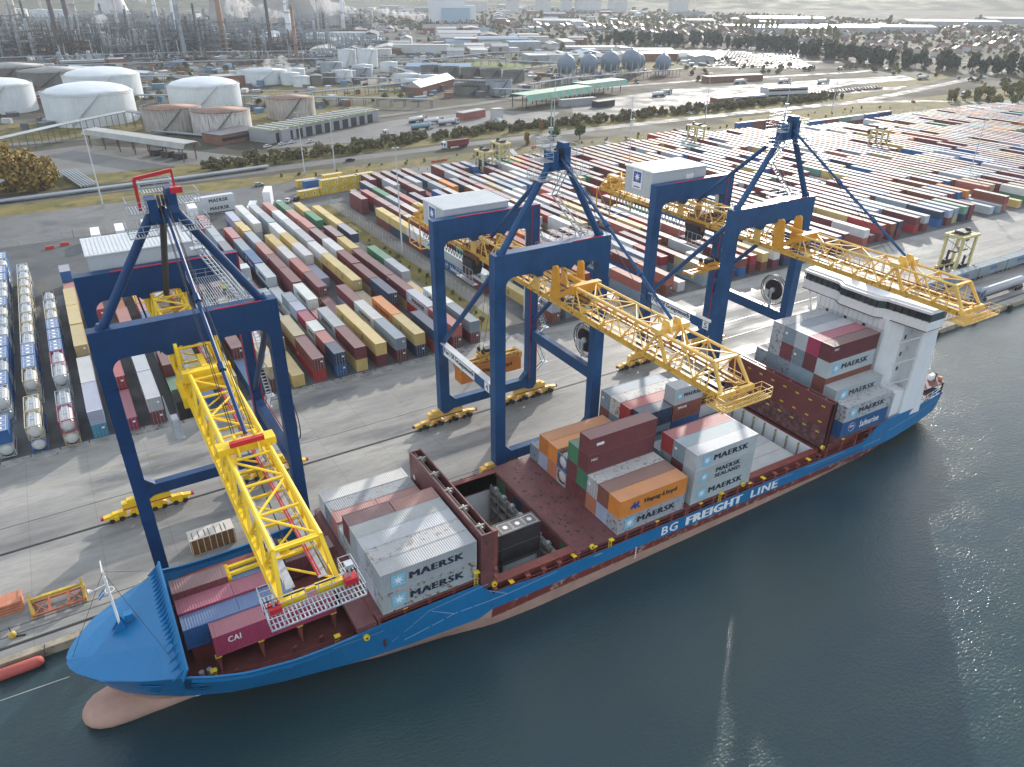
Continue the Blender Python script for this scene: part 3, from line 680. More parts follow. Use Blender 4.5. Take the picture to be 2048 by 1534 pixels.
# stern railing, lifeboat, clutter
g = MB()
st = [(101.5,-.05),(104,.1),(108,.6),(112.3,1.3),(112.3,21.1),(108,21.8),(104,22.1)]
for a, b in zip(st, st[1:]):
    d = sqrt((a[0]-b[0])**2+(a[1]-b[1])**2); n_ = max(1, int(d/1.5))
    for i in range(n_):
        p0 = (a[0]+(b[0]-a[0])*i/n_, a[1]+(b[1]-a[1])*i/n_); p1 = (a[0]+(b[0]-a[0])*(i+1)/n_, a[1]+(b[1]-a[1])*(i+1)/n_)
        g.bar((*p0,1.5),(*p0,2.9),.07)
        for z in (2.2,2.9): g.bar((*p0,z),(*p1,z),.06)
g.build('stern_railing', whit, ship)
g = MB(); g.box(103.2, 112, .9, 6.5, 3.6, 3.75)
for x in (103.5,107.5,111.7):
    for y in (1.1,6.3): g.bar((x,y,.4),(x,y,3.6),.25)
g.build('stern_platform', mat('deck_red_paint', ()), ship)
g = MB(); g.lathe((105.0,3.6,4.5), [(.1,-1.9),(.7,-1.4),(.85,0),(.7,1.4),(.1,1.9)], 14, axis='x'); g.build('rescue_boat', whit, ship, smooth=True)
g = MB()
random.seed(3)
for i in range(34):
    x, y = random.uniform(106, 112), random.uniform(1.5, 12); z = 3.75 if (y < 6.3) else .45; w_ = random.uniform(.25,.8)
    g.box(x, x+w_, y, y+random.uniform(.3,.8), z, z+random.uniform(.3,1.3), k=random.choice((0,0,1,2,3)))
g.bar((108,5,3.8),(110,4,6.6),.16); g.bar((110,4,6.6),(109,5.5,3.8),.1)
g.build('deck_gear', [whit, red, dark, mat('orange_gear', (.6,.25,.1), .6)], ship)
# people on the aft deck
# ================================================================ shipping containers
CC = dict(maroon=(.15,.036,.042), red=(.33,.03,.035), salmon=(.36,.11,.085), pink=(.42,.17,.15), magenta=(.33,.03,.085), orange=(.62,.21,.03), peach=(.55,.20,.11),
          yellow=(.56,.42,.16), tan=(.42,.34,.19), green=(.05,.20,.10), seagreen=(.14,.28,.22), grey=(.40,.43,.45), bluegrey=(.22,.29,.34), white=(.60,.60,.58), lilac=(.34,.38,.50),
          navy=(.022,.045,.10), blue=(.02,.11,.30), cyan=(.04,.24,.38), black=(.022,.018,.022), brown=(.20,.065,.04))
CNAME = dict(maroon='maroon', red='bright red', salmon='salmon red', pink='faded pink', magenta='magenta', orange='orange', peach='pale orange', yellow='mustard yellow', tan='tan', green='green', seagreen='sea green', grey='light grey', bluegrey='blue grey', white='white', lilac='lilac grey', navy='navy blue', blue='blue', cyan='cyan', black='black', brown='brown')
def paint(name, dust, top, spot, rough=.42, base=None, corr=0):
    m = mat(name, base or (0,0,0), rough, .10, .35, spot=spot, spotcol=(.17,.075,.04), spotscale=1.6, objcol=base is None, dust=dust, spec=.2)
    t = m.node_tree; N = t.nodes; L = t.links; b = N['Principled BSDF']; src = b.inputs['Base Color'].links[0].from_socket
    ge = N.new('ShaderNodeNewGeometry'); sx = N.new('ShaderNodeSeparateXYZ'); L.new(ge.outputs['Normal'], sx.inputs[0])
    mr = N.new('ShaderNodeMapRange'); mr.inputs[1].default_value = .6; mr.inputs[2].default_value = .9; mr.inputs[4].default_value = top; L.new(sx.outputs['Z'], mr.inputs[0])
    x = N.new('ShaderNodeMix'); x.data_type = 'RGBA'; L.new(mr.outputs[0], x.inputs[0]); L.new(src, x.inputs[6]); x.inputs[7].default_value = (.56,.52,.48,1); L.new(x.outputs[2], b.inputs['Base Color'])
    return m
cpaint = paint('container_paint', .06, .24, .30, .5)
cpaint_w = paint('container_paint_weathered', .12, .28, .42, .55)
rodm = mat('lock_rod_steel', (.30,.31,.32), .5, .1)
decm = mat('pale_blue_square', (.22,.50,.66), .5, .1)
W = 2.44
_cm = {}
def cmesh(L_, H, lod=0):
    key = (round(L_, 2), round(H, 2), lod)
    if key in _cm: return _cm[key]
    g = MB(); hl = L_/2; hw = W/2
    if lod:
        g.box(-hl, hl, -hw, hw, 0, H); g.box(-hl+.12, hl-.12, -hw+.1, hw-.1, H, H+.015)
    else:
        pr = .14
        for x in (-hl, hl-pr):
            for y in (-hw, hw-pr): g.box(x, x+pr, y, y+pr, 0, H)
        for z, hh in ((0,.16),(H-.12,.12)):
            for y in (-hw, hw-.08): g.box(-hl+pr, hl-pr, y, y+.08, z, z+hh)
            for x in (-hl, hl-.08): g.box(x, x+.08, -hw+pr, hw-pr, z, z+hh)
        n = int((L_-2*pr)/.28); st = (L_-2*pr)/n; d = .045
        def wave(n, a, st):
            out = []
            for i in range(n):
                x = a+i*st; out += [(x, 0), (x+st*.26, 0), (x+st*.5, d), (x+st*.76, d)]
            out.append((a+n*st, 0)); return out
        wv = wave(n, -hl+pr, st)
        for sg in (-1, 1):
            vs = []
            for (x, o) in wv: vs += [(x, sg*(hw-.01-o), .16), (x, sg*(hw-.01-o), H-.12)]
            fs = [(2*i, 2*i+2, 2*i+3, 2*i+1) if sg < 0 else (2*i, 2*i+1, 2*i+3, 2*i+2) for i in range(len(wv)-1)]
            g.add(vs, fs)
        vs = []
        for (x, o) in wv: vs += [(x, -hw+.08, H-.02-o*.6), (x, hw-.08, H-.02-o*.6)]
        g.add(vs, [(2*i, 2*i+2, 2*i+3, 2*i+1) for i in range(len(wv)-1)])
        g.box(-hl, -hl+pr+.2, -hw+.08, hw-.08, H-.03, H-.005); g.box(hl-pr-.2, hl, -hw+.08, hw-.08, H-.03, H-.005)
        ne = 8; se = (W-2*pr)/ne; we = wave(ne, -hw+pr, se)
        for sg in (-1, 1):
            vs = []
            for (y, o) in we: vs += [(sg*(hl-.01-o), y, .16), (sg*(hl-.01-o), y, H-.12)]
            g.add(vs, [(2*i, 2*i+1, 2*i+3, 2*i+2) if sg < 0 else (2*i, 2*i+2, 2*i+3, 2*i+1) for i in range(len(we)-1)])
        g.quad((-hl,-hw,.02),(-hl,hw,.02),(hl,hw,.02),(hl,-hw,.02))
        for x in (-hl-.01, hl-.17):                        # corner castings
            for y in (-hw-.01, hw-.15):
                for z in (0, H-.11): g.box(x, x+.18, y, y+.16, z, z+.12)
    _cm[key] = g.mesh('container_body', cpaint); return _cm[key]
_dm = {}
def doormesh(L_, H, end):
    key = (L_, H, end)
    if key in _dm: return _dm[key]
    g = MB(); x = end*(L_/2)
    a, b = (x-.0, x+.03) if end > 0 else (x-.03, x+.0)
    for y0, y1 in ((-1.06,-.02),(.02,1.06)): g.box(a, b, y0, y1, .17, H-.14)
    a2, b2 = (b, b+.05) if end > 0 else (a-.05, a)
    for y in (-.86,-.28,.28,.86): g.box(a2, b2, y-.025, y+.025, .1, H-.08, k=1)
    for y in (-.86,-.28,.28,.86):
        g.box(a2, b2, y-.2, y+.05, .95, 1.0, k=1); g.box(a2, b2, y-.09, y+.09, H-.25, H-.17, k=1); g.box(a2, b2, y-.09, y+.09, .2, .28, k=1)
    g.box(a2, b2, .36, .78, 1.6, 1.95, k=2)
    _dm[key] = g.mesh('container_door', [cpaint, rodm, letw]); return _dm[key]
def starmesh(r=.7, n=7):
    g = MB(); vs = []
    for i in range(2*n):
        a = pi/2+pi*i/n; rr = r if i % 2 == 0 else r*.36; vs.append((cos(a)*rr, 0, sin(a)*rr))
    vs.append((0,0,0)); g.add(vs, [(2*n, i, (i+1) % (2*n)) for i in range(2*n)]); return g
_lm = {}
def logomesh(size, y, x):
    key = ('logo', size, y, x)
    if key not in _lm:
        g = MB(); g.box(x-size/2, x+size/2, y-.012, y, 1.45-size/2, 1.45+size/2)
        s_ = starmesh(size*.42); g.add([(p[0]+x, y-.02, p[2]+1.45) for p in s_.v], s_.f, k=1); _lm[key] = g.mesh('star_emblem', [decm, letw])
    return _lm[key]
_tm = {}
def sidetext(s, x, z, wid, hgt, m, parent, bold=.04, y=-W/2, H=2.9):
    key = (s, x, z, wid, hgt, m.name, y)
    if key in _tm: return link('lettering', _tm[key], parent)
    xd = (1,0,0) if y < 0 else (-1,0,0)
    o = text(s, (x, y-.015 if y < 0 else y+.015, z), xd, (0,0,1), wid, hgt, m, parent, bold, thick=.3); _tm[key] = o.data
    return o
hlblue = mat('emblem_blue', (.02,.07,.30), .5, .05); mscm = mat('faded_black', (.04,.035,.03), .6)
def marks(root, L_, H, kind):
    hl = L_/2
    if kind == 'M':
        o = link('star_emblem', logomesh(1.7 if L_ > 8 else 1.1, -W/2, -hl+L_*.17), root); o.location.z = H/2-1.45
        if L_ > 8: sidetext('MAERSK', -hl+L_*.29, H/2-.42, L_*.56, .95, letk, root, .04)
        else: sidetext('MAERSK', -hl+L_*.32, H/2-.28, L_*.6, .62, letk, root, .04)
    elif kind == 'S':
        o = link('star_emblem', logomesh(1.5, -W/2, -hl+L_*.17), root); o.location.z = H/2-1.45
        sidetext('MAERSK', -hl+L_*.36, H/2+.12, L_*.40, .75, letk, root, .04); sidetext('SEALAND', -hl+L_*.35, H/2-.85, L_*.42, .65, letk, root, .03)
    elif kind == 'H':
        sidetext('Hapag-Lloyd', -hl+L_*.36, H/2-.42, L_*.48, .95, mscm, root, .03)
        if ('hl',L_) not in _lm:
            g = MB()
            for dx in (0, .62):
                g.add([(p[0]+dx-hl+L_*.2, -W/2-.015, p[1]) for p in ((-.55,-.5),(-.15,-.5),(.45,.55),(.05,.55))], [(0,1,2,3)])
                g.add([(p[0]+dx-hl+L_*.2, -W/2-.016, p[1]) for p in ((-.75,-.05),(-.25,.1),(.5,.1),(.2,-.15))], [(0,1,2,3)])
                g.add([(p[0]+dx-hl+L_*.2, -W/2-.017, p[1]) for p in ((-.1,-.1),(.15,-.1),(.75,-.62),(.3,-.62))], [(0,1,2,3)])
            _lm[('hl',L_)] = g.mesh('emblem', hlblue)
        o = link('emblem', _lm[('hl',L_)], root); o.location.z = H/2
    elif kind == 'F':
        sidetext('Safmarine', -hl+L_*.40, H/2-.7, L_*.42, 1.25, letw, root, .02)
        if 'saf' not in _lm:
            g = MB(); cx = -hl+L_*.22
            for i in range(24):
                a, b = 2*pi*i/24, 2*pi*(i+1)/24; g.bar((cx+cos(a)*.85,-W/2-.02,sin(a)*.8),(cx+cos(b)*.85,-W/2-.02,sin(b)*.8),.06,.02)
            g.box(cx-.45,cx+.45,-W/2-.02,-W/2,-.1,.3); g.box(cx-.3,cx+.3,-W/2-.03,-W/2,-.02,.18,k=1)
            _lm['saf'] = g.mesh('emblem', [letw, red])
        o = link('emblem', _lm['saf'], root); o.location.z = H/2
    elif kind == 'C': sidetext('CAI', -hl+L_*.11, H/2+.05, 1.35, .8, letw, root, .05)
    elif kind == 'G': sidetext('CMA CGM', -hl+L_*.35, H/2-.1, L_*.4, .7, letw, root, .04)
    elif kind == 'Y':
        sidetext('m', -hl+L_*.33, H/2, .9, .5, mscm, root, .06); sidetext('sc', -hl+L_*.33, H/2-.6, .9, .5, mscm, root, .06)
    elif kind == 'T': sidetext('TIPHOOK', -hl+.9, H/2+.5, 1.9, .45, letw, root, .04)
    elif kind == 'A': sidetext('AIR', hl-3.6, H/2-.55, 2.6, 1.0, letw, root, .06)
    elif kind == 'W':
        if 'wh' not in _lm:
            g = MB(); g.box(-hl+1.2,-hl+2.5,-W/2-.02,-W/2,1.5,1.95); _lm['wh'] = g.mesh('notice_panel', letw)
        link('notice_panel', _lm['wh'], root)
    elif kind == 'R':
        sidetext('MSC', -hl+.5, H-.9, 1.1, .4, letw, root, .04)
def container(center, L_, H, col, label, group, rz=0, mk=None, door=0, near=True, parent_rot=None, weather=False):
    c = CC[col]; j_ = random.uniform(.82, 1.15); c = tuple(max(0, v*j_*random.uniform(.97, 1.03)) for v in c)
    if near:
        r = thing('shipping_container', center, label, 'container', group, rz)
        b = link('container_body', cmesh(L_, H), r); b.color = (*c, 1)
        if weather: b.material_slots[0].link = 'OBJECT'; b.material_slots[0].material = cpaint_w
        if door:
            d = link('container_door', doormesh(L_, H, door), r); d.color = (*[v*.92 for v in c], 1)
        if mk: marks(r, L_, H, mk)
    else:
        r = link('shipping_container', cmesh(L_, H, 1), None, center, rz); tag(r, label, 'container', group); r.color = (*c, 1)
    if parent_rot: r.rotation_euler = (0, parent_rot, rz)
    return r
ORD = ['first','second','third','fourth','fifth','sixth','seventh','eighth','ninth','tenth','eleventh','twelfth','thirteenth','fourteenth','fifteenth','sixteenth','seventeenth','eighteenth','nineteenth','twentieth']
# ---------------------------------------------------------------- cargo on the ship
RP = 2.487
GS = 'containers loaded on the ship'
def shipbox(x0, row, z, L_, H, col, where, mk=None, door=0, weather=False, y0=None):
    y = (row*RP if y0 is None else y0)+W/2
    lab = f'{CNAME[col]} container {where}'
    return container(S(x0+L_/2, y, z), L_, H, col, lab, GS, 0, mk, door, True, SHROT, weather)
L40, L20, L45 = 12.19, 6.06, 13.6
def stack(bay, x0, row, base, tiers, L_=L40, where=None):
    z = base
    rw = f'{ORD[row]} row from the water'
    for i, t in enumerate(tiers):
        if t[0] == 'skip': z += t[1]+.005; continue
        col, H = t[0], t[1]; mk = t[2] if len(t) > 2 else None; door = t[3] if len(t) > 3 else 0
        tn = '' if len(tiers) == 1 else ('on top' if i == len(tiers)-1 else ('at the bottom' if i == 0 else f'{ORD[i]} up'))
        shipbox(x0, row, z, L_, H, col, f'{tn}, {rw}, {bay}' if tn else f'in the {rw}, {bay}', mk, door, weather=(col in ('grey','bluegrey','white') and random.random() < .4)); z += H+.005
B1 = 'before the open hold'
for r in range(4): stack(B1, .12, r, 2.31, [('grey',2.9,'M'),('grey',2.9,'M')])
stack(B1, .12, 4, 2.31, [('grey',2.9)]); stack(B1+', fore half', .12, 4, 5.22, [('maroon',2.9)], L20); stack(B1+', aft half', 6.3, 4, 5.22, [('salmon',2.9)], L20)
stack(B1, .12, 5, 2.31, [('grey',2.59)]); stack(B1+', fore half', .12, 6, 2.31, [('pink',2.9)], L20); stack(B1+', aft half', 6.25, 6, 2.31, [('pink',2.9)], L20)
stack(B1, .12, 7, 2.31, [('bluegrey',2.9)]); stack(B1, .12, 8, 2.31, [('white',2.9)])
# bow bay
shipbox(-17.4, 2, .5, L45, 2.9, 'magenta', 'with three white letters, outermost in the bow bay', 'C', 0)
shipbox(-19.95, 3, .6, L20, 2.9, 'blue', 'fore half of second row in the bow bay'); shipbox(-13.85, 3, .6, L20, 2.9, 'blue', 'aft half of second row in the bow bay')
shipbox(-20.0, 4, .9, L20, 2.9, 'magenta', 'fore half of third row in the bow bay'); shipbox(-13.9, 4, .9, L20, 2.9, 'magenta', 'aft half of third row in the bow bay')
shipbox(-20.05, 5, 1.8, L20, 2.9, 'maroon', 'short and dusty, just behind the bow breakwater'); shipbox(-20.05, 5, -1.0+.2, L20, 2.59, 'maroon', 'under the dusty short container behind the breakwater')
shipbox(-13.5, 5, .9, L20, 2.9, 'blue', 'gripped by the yellow spreader in the bow bay', 'A'); shipbox(-7.3, 5, .9, L20, 2.9, 'maroon', 'aft of the blue container under the spreader')
# mid bay B
B2 = 'behind the open hold'
stack(B2, 34.3, 0, 0, [('grey',2.65,'M'),('orange',2.9,'H')]); stack(B2, 34.3, 1, 0, [('lilac',2.65),('brown',2.9,'R')])
stack(B2, 34.3, 2, 0, [('peach',2.65),('white',2.9,None,-1)]); stack(B2, 34.3, 3, 0, [('maroon',2.65),('green',2.9),('maroon',2.9,'R'),('maroon',2.9,'W')])
stack(B2, 34.3, 4, 0, [('maroon',2.65),('maroon',2.9),('green',2.9)]); stack(B2, 34.3, 6, 0, [('peach',2.65),('orange',2.9)], L40)
stack(B2, 34.3, 7, 0, [('lilac',2.65),('orange',2.9)]); stack(B2, 34.3, 8, 0, [('bluegrey',2.65)])
# mid bay C
B3 = 'under middle boom'
stack(B3, 47.8, 0, 0, [('grey',2.88,'M'),('grey',2.88,'S'),('grey',2.88,'M')]); stack(B3, 47.8, 1, 0, [('bluegrey',2.88),('maroon',2.88),('bluegrey',2.88,None,-1)])
stack(B3, 47.8, 2, 0, [('grey',2.88),('bluegrey',2.88),('red',2.88)]); stack(B3, 47.8, 3, 0, [('grey',2.59),('bluegrey',2.59)]); stack(B3, 47.8, 4, 0, [('grey',2.88)])
stack(B3+', fore half', 48.3, 5, 0, [('grey',2.88),('bluegrey',2.88,'M'),('navy',2.88)], L20); stack(B3+', aft half', 54.6, 5, 0, [('maroon',2.88),('blue',2.88),('brown',2.88,'T'),('grey',2.88,'M')], L20)
stack(B3, 47.8, 6, 0, [('salmon',2.88),('bluegrey',2.88),('red',2.88)]); stack(B3, 47.8, 7, 0, [('grey',2.88),('bluegrey',2.88),('white',2.88)]); stack(B3, 47.8, 8, 0, [('grey',2.88),('brown',2.88),('bluegrey',2.88,None,-1)])
# aft bay
B4 = 'before the bridge'
stack(B4, 81.1, 0, 1.37, [('blue',2.9,'F'),('grey',2.9,'M')]); stack(B4, 81.1, 1, 1.37, [('bluegrey',2.59),('grey',2.59),('grey',2.55,'M')])
top5 = {2:('brown',('grey','M'),('maroon','R')),3:('bluegrey',('maroon','R'),('magenta',None)),4:('bluegrey',('bluegrey',None),('grey',None)),5:('bluegrey',('maroon','R'),('bluegrey',None)),6:('bluegrey',('grey',None),('grey',None))}
for r, (c3, c4, c5) in top5.items(): stack(B4, 81.1, r, 1.42, [('skip',2.93),('skip',2.93),(c3,2.93),(c4[0],2.93,c4[1],-1 if c4[0] == 'bluegrey' else 0),(c5[0],2.93,c5[1],-1 if c5[0] == 'bluegrey' else 0)])
stack(B4, 81.1, 7, 1.37, [('grey',2.9),('bluegrey',2.9),('bluegrey',2.9)]); stack(B4, 81.1, 8, 1.37, [('grey',2.9),('white',2.9)])
# in the rear hold, tops just below the coaming
for i, (y, c) in enumerate(((3.1,'white'),(5.6,'white'),(8.1,'white'),(10.6,'grey'),(13.1,'grey'),(15.6,'maroon'))):
    shipbox(62.4, 0, -4.3, L40, 2.7, c, f'down in the rear hold, {ORD[i]} row from the water side', y0=y)
shipbox(61.2, 0, -3.0, L20, 2.7, 'salmon', 'small end showing low beside the rear hold coaming', y0=.7) if 0 else None
# cargo under the hatch cover, ends showing in the open hold
for i, c in enumerate(('green','maroon','maroon','orange','maroon','navy','maroon','green')):
    if i < 8: shipbox(27.5, 0, -3.4, 5.4, 2.6, c, f'under the hatch cover, {ORD[i]} end from the water in the hold', y0=1.35+i*2.46)
    if i < 8: shipbox(27.5, 0, -6.2, 5.4, 2.6, 'maroon' if i != 3 else 'brown', f'lower tier under the hatch cover, {ORD[i]} end from the water side', y0=1.35+i*2.46)
# ---------------------------------------------------------------- tank containers
_tk = {}
def tankmeshes():
    if _tk: return _tk
    hl, hw, H = 3.03, 1.22, 2.59
    g = MB()
    for x in (-hl, hl-.14):
        for y in (-hw, hw-.14): g.box(x, x+.14, y, y+.14, 0, H)
        for z in (0, H-.14): g.box(x, x+.14, -hw+.14, hw-.14, z, z+.14)
    for y in (-hw, hw-.12):
        for z in (0, H-.12): g.box(-hl+.14, hl-.14, y, y+.12, z, z+.12)
    for sx in (-1, 1):
        for sy in (-1, 1): g.bar((sx*(hl-.07), sy*(hw-.07), .7), (sx*(hl-.07), sy*.45, .1), .1); g.bar((sx*(hl-.07), sy*(hw-.07), H-.7), (sx*(hl-.07), sy*.45, H-.1), .1)
    _tk['frame'] = g.mesh('tank_frame', cpaint)
    g = MB(); g.lathe((0,0,1.3), [(.5,-2.92),(.95,-2.8),(1.13,-2.55),(1.15,-2.3),(1.15,2.3),(1.13,2.55),(.95,2.8),(.5,2.92)], 24, axis='x')
    for i in range(5): g.lathe((-2+i,0,1.3), [(1.16,-.04),(1.175,0),(1.16,.04)], 24, axis='x', cap=False, k=1)
    _tk['tank'] = g.mesh('tank_shell', [mat('tank_shell_paint', (0,0,0), .35, .08, .8, spot=.3, spotcol=(.25,.18,.12), objcol=True), mat('tank_bands', (.45,.45,.43), .4, .1)], smooth=True)
    g = MB()
    for y in (-.45,.3): g.box(-2.6, 2.6, y, y+.16, 2.5, 2.55)
    for i in range(7): g.box(-2.5+i*.8, -2.38+i*.8, -.3, .3, 2.5, 2.55)
    g.lathe((0,0,2.42), [(.3,0),(.3,.16)], 12); g.lathe((1.2,.2,2.42), [(.16,0),(.16,.14)], 10)
    _tk['walk'] = g.mesh('top_walkway', galv)
    g = MB()
    g.box(-hl+.1, hl-.1, -hw+.06, hw-.06, .1, H-.06)
    _tk['clad'] = g.mesh('cladding', cpaint)
    g = MB()
    for x in (-1.9, 0, 1.9):
        g.lathe((x,0,H-.06), [(.34,0),(.34,.05)], 16); g.box(x-.85,x+.85,-.9,-.86,H-.06,H-.02); g.box(x-.85,x+.85,.86,.9,H-.06,H-.02); g.box(x-.88,x-.84,-.9,.9,H-.06,H-.02); g.box(x+.84,x+.88,-.9,.9,H-.06,H-.02)
    _tk['lids'] = g.mesh('roof_hatches', letw)
    return _tk
def tanker_box(center, fr, shell, label, group, rz=0, clad=False, rot=None):
    T = tankmeshes(); r = thing('tank_container', center, label, 'tank container', group, rz)
    f = link('tank_frame', T['frame'], r); f.color = (*CC[fr], 1)
    if clad: c = link('cladding', T['clad'], r); c.color = (*CC[shell], 1); link('roof_hatches', T['lids'], r)
    else: s_ = link('tank_shell', T['tank'], r); s_.color = (*CC.get(shell, (.5,.5,.48)), 1); link('top_walkway', T['walk'], r)
    if rot: r.rotation_euler = (0, rot, rz)
    return r
GT = 'tank containers in the ship'
for (x, z, cl, lab) in ((21.6,-2.5,False,'grey tank container at the bottom of the black stack in the open hold'),(21.6,.1,True,'black clad tank container in the middle of the hold stack'),(15.5,-2.5,False,'grey tank container low beside the folded cover in the hold')):
    tanker_box(S(x+.3, 4.97+1.22, z-2.6), 'black', 'grey' if not cl else 'black', lab, GT, 0, cl, SHROT)
tanker_box(S(21.9, 6.19, .1), 'black', 'black', 'black clad tank container on top of the stack in the open hold', GT, 0, True, SHROT)
tanker_box(S(15.8, 6.19, .1), 'black', 'black', 'black clad container top half hidden by the folded cover', GT, 0, True, SHROT)
tanker_box(S(15.8, 6.19, -2.5), 'black', 'black', 'black clad container half hidden, second from top by the folded cover', GT, 0, True, SHROT)
tanker_box(S(34.3+3.03, 5*RP+1.22, 0), 'grey', 'white', 'white tank container at the bottom of the stack behind the open hold', GT, 0, False, SHROT)
tanker_box(S(34.3+3.03, 5*RP+1.22, 2.6), 'blue', 'white', 'white tank container in a blue frame on the other tank', GT, 0, False, SHROT)
container(S(40.6+3, 5*RP+1.22, 0), L20, 2.65, 'maroon', 'maroon short container behind the two tank containers, lower', GS, 0, None, 0, True, SHROT)
container(S(40.6+3, 5*RP+1.22, 2.66), L20, 2.9, 'peach', 'pale orange short container behind the two tank containers, upper', GS, 0, None, 0, True, SHROT)
# ================================================================ ship-to-shore gantry cranes
def crane(Xc, number, label, bright, tipY, rearY, cabY):
    yl = yelb if bright else yel
    K = thing('gantry_crane', (Xc, 35.6, 0), label, 'crane', 'ship to shore gantry cranes')
    def part(name, g, m, parent=None, smooth=False):
        return g.build(name, m, parent or K, smooth)
    X1 = 10.29; X0 = 8.75 if bright else 8.45
    blue = mat('crane_navy_paint', (.009,.045,.135), .42, .15, .35, spot=.22, spotcol=(.006,.025,.07), spotscale=1.5, streak=.25, spec=.3) if bright else mat('crane_blue_paint', ())
    legs = {}
    for nm, y0, y1 in (('sea', 25.72, 27.3), ('land', 45.5, 47.1)):
        for sg in (-1, 1):
            g = MB(); a, b = sorted((sg*X1, sg*X0)); g.box(a, b, y0, y1, 3.3, 34.9)
            g.prism([(a+.05 if sg < 0 else a-1.2, 3.3),(b+1.2 if sg < 0 else b-.05, 3.3),(b-.4 if sg < 0 else b-.6, 2.5),(a+.6 if sg < 0 else a+.4, 2.5)], 'y', y0+.1, y1-.1)
            for z in (12.5, 23.0, 31.5): g.box(a-.04, b+.04, y0-.04, y1+.04, z, z+.16)
            for z in (31.0, 31.3): g.box(a-.05, b+.05, y0-.05, y1+.05, z, z+.08)
            legs[nm, sg] = part('leg', g, blue)
        g = MB(); g.box(-X1, X1, y0-.04, y1+.04, 34.9, 38.5)                      # portal beam
        for sg in (-1, 1):                                                           # curved haunches
            pts = [(sg*X0, 34.9)]+[(sg*(X0-1.3+1.3*cos(t)), 34.9-1.3+1.3*sin(t)) for t in [pi/2*(1-i/5) for i in range(6)]]
            pts = [(sg*X0, 34.9), (sg*(X0-1.5), 34.9)]+[(sg*(X0-1.5+1.5*sin(pi/2*i/5)), 34.9-1.5+1.5*cos(pi/2*i/5)) for i in range(1, 6)]
            g.prism(pts, 'y', y0, y1)
            g.prism([(sg*1.6,34.9),(sg*2.1,34.1),(sg*3.0,34.1),(sg*3.7,34.9)], 'y', y0+.1, y1-.1)
        part('portal_beam', g, blue)
        if bright and nm == 'sea': g = MB(); g.box(-X1+.1, -X0-.1, y0+.2, y1-.2, 3.0, 3.3)
        else:
         g = MB(); g.box(-X0, X0, y0+.15, y1-.15, 3.1, 4.9)
         for sg in (-1, 1): g.prism([(sg*X0,4.9),(sg*X0,6.2),(sg*(X0-1.3),4.9)], 'y', y0+.2, y1-.2)
        part('sill_beam', g, blue)
        for sg in (-1, 1):                                                           # travel gear on the rail
            cx = sg*9.2; yc = (y0+y1)/2
            g = MB(); g.box(cx-3.4, cx+3.4, yc-.55, yc+.55, 1.75, 2.9); g.box(cx-2.6, cx+2.6, yc-.45, yc+.45, 2.9, 3.3)
            g.prism([(cx-6.2,1.3),(cx-6.2,1.0),(cx-3.0,.9),(cx-3.0,1.75)], 'y', yc-.4, yc+.4); g.prism([(cx+6.2,1.3),(cx+6.2,1.0),(cx+3.0,.9),(cx+3.0,1.75)], 'y', yc-.4, yc+.4)
            bo = part('bogie', g, yl)
            g = MB()
            for tx in (-4.5, -1.5, 1.5, 4.5):
                g.prism([(cx+tx-1.3,.55),(cx+tx+1.3,.55),(cx+tx+1.1,1.1),(cx+tx+.4,1.6),(cx+tx-.4,1.6),(cx+tx-1.1,1.1)], 'y', yc-.38, yc+.38)
                for d in (-.7,.7): g.tube((cx+tx+d,yc-.45,.42),(cx+tx+d,yc+.45,.42),.4,12,k=1)
                g.box(cx+tx-.3,cx+tx+.3,yc-.8,yc-.38,.6,1.2,k=1 if not bright else 0)
            o = part('wheel_truck', g, [yl, dark], bo)
            g = MB(); g.box(cx-6.6,cx-6.2,yc-.25,yc+.25,.9,1.3); g.box(cx+6.2,cx+6.6,yc-.25,yc+.25,.9,1.3); g.box(cx-3.4,cx+3.4,yc-.62,yc-.55,1.9,2.05)
            part('buffer', g, red if bright else rust, bo)
    # tie beams and braces between water side and land side
    def tie(sg, z0, z1, w_=1.1):
        g = MB(); a, b = sorted((sg*(X1-.3), sg*(X1-.3-w_))); g.box(a, b, 27.3, 45.5, z0, z1); return part('tie_beam', g, blue)
    if number:
        t = tie(-1, 15.2, 17.0)
        g = MB(); g.box(-X1+.2-.01, -X1+.26, 30.6, 43.2, 15.4, 16.8) if 0 else g.box(-X1+.26, -X1+.3, 33.0, 44.0, 15.35, 16.85)
        s_ = g.build('name_board', letw, t)
        text('Port Of Grangemouth', (-X1+.25, 43.7, 15.7), (0,-1,0), (0,0,1), 10.4, 1.15, letk, s_, .02, thick=.2)
        g = MB(); g.box(-X1+.25, -X1+.3, 28.1, 29.6, 15.4, 16.9); n_ = g.build('number_board', letw, t)
        text(number, (-X1+.24, 29.2, 15.6), (0,-1,0), (0,0,1), .75, 1.1, letk, n_, .03, thick=.2)
        g = MB(); g.box(-X1+.26, -X1+1.44, 27.8, 45.4, 17.0, 17.06); g.build('beam_walkway', grey, t)
        tie(1, 13.2, 15.2)
    else:
        tie(1, 13.2, 15.2)
    for sg in ((-1, 1) if number else (1,)):
        g = MB(); g.tube((sg*9.3, 27.8, 35.2), (sg*9.3, 45.8, 16.6), .42, 10); part('brace', g, blue)
    # cable reel
    g = MB(); cx, cy, cz = X1+.5, 31.6, 18.2
    for i in range(40):
        a = 2*pi*i/40; b = 2*pi*(i+1)/40
        for dx in (0, .5): g.bar((cx+dx, cy+3*cos(a), cz+3*sin(a)), (cx+dx, cy+3*cos(b), cz+3*sin(b)), .12)
        g.bar((cx, cy+.7*cos(a), cz+.7*sin(a)), (cx, cy+3*cos(a), cz+3*sin(a)), .07)
    rl_ = part('cable_reel', g, dark)
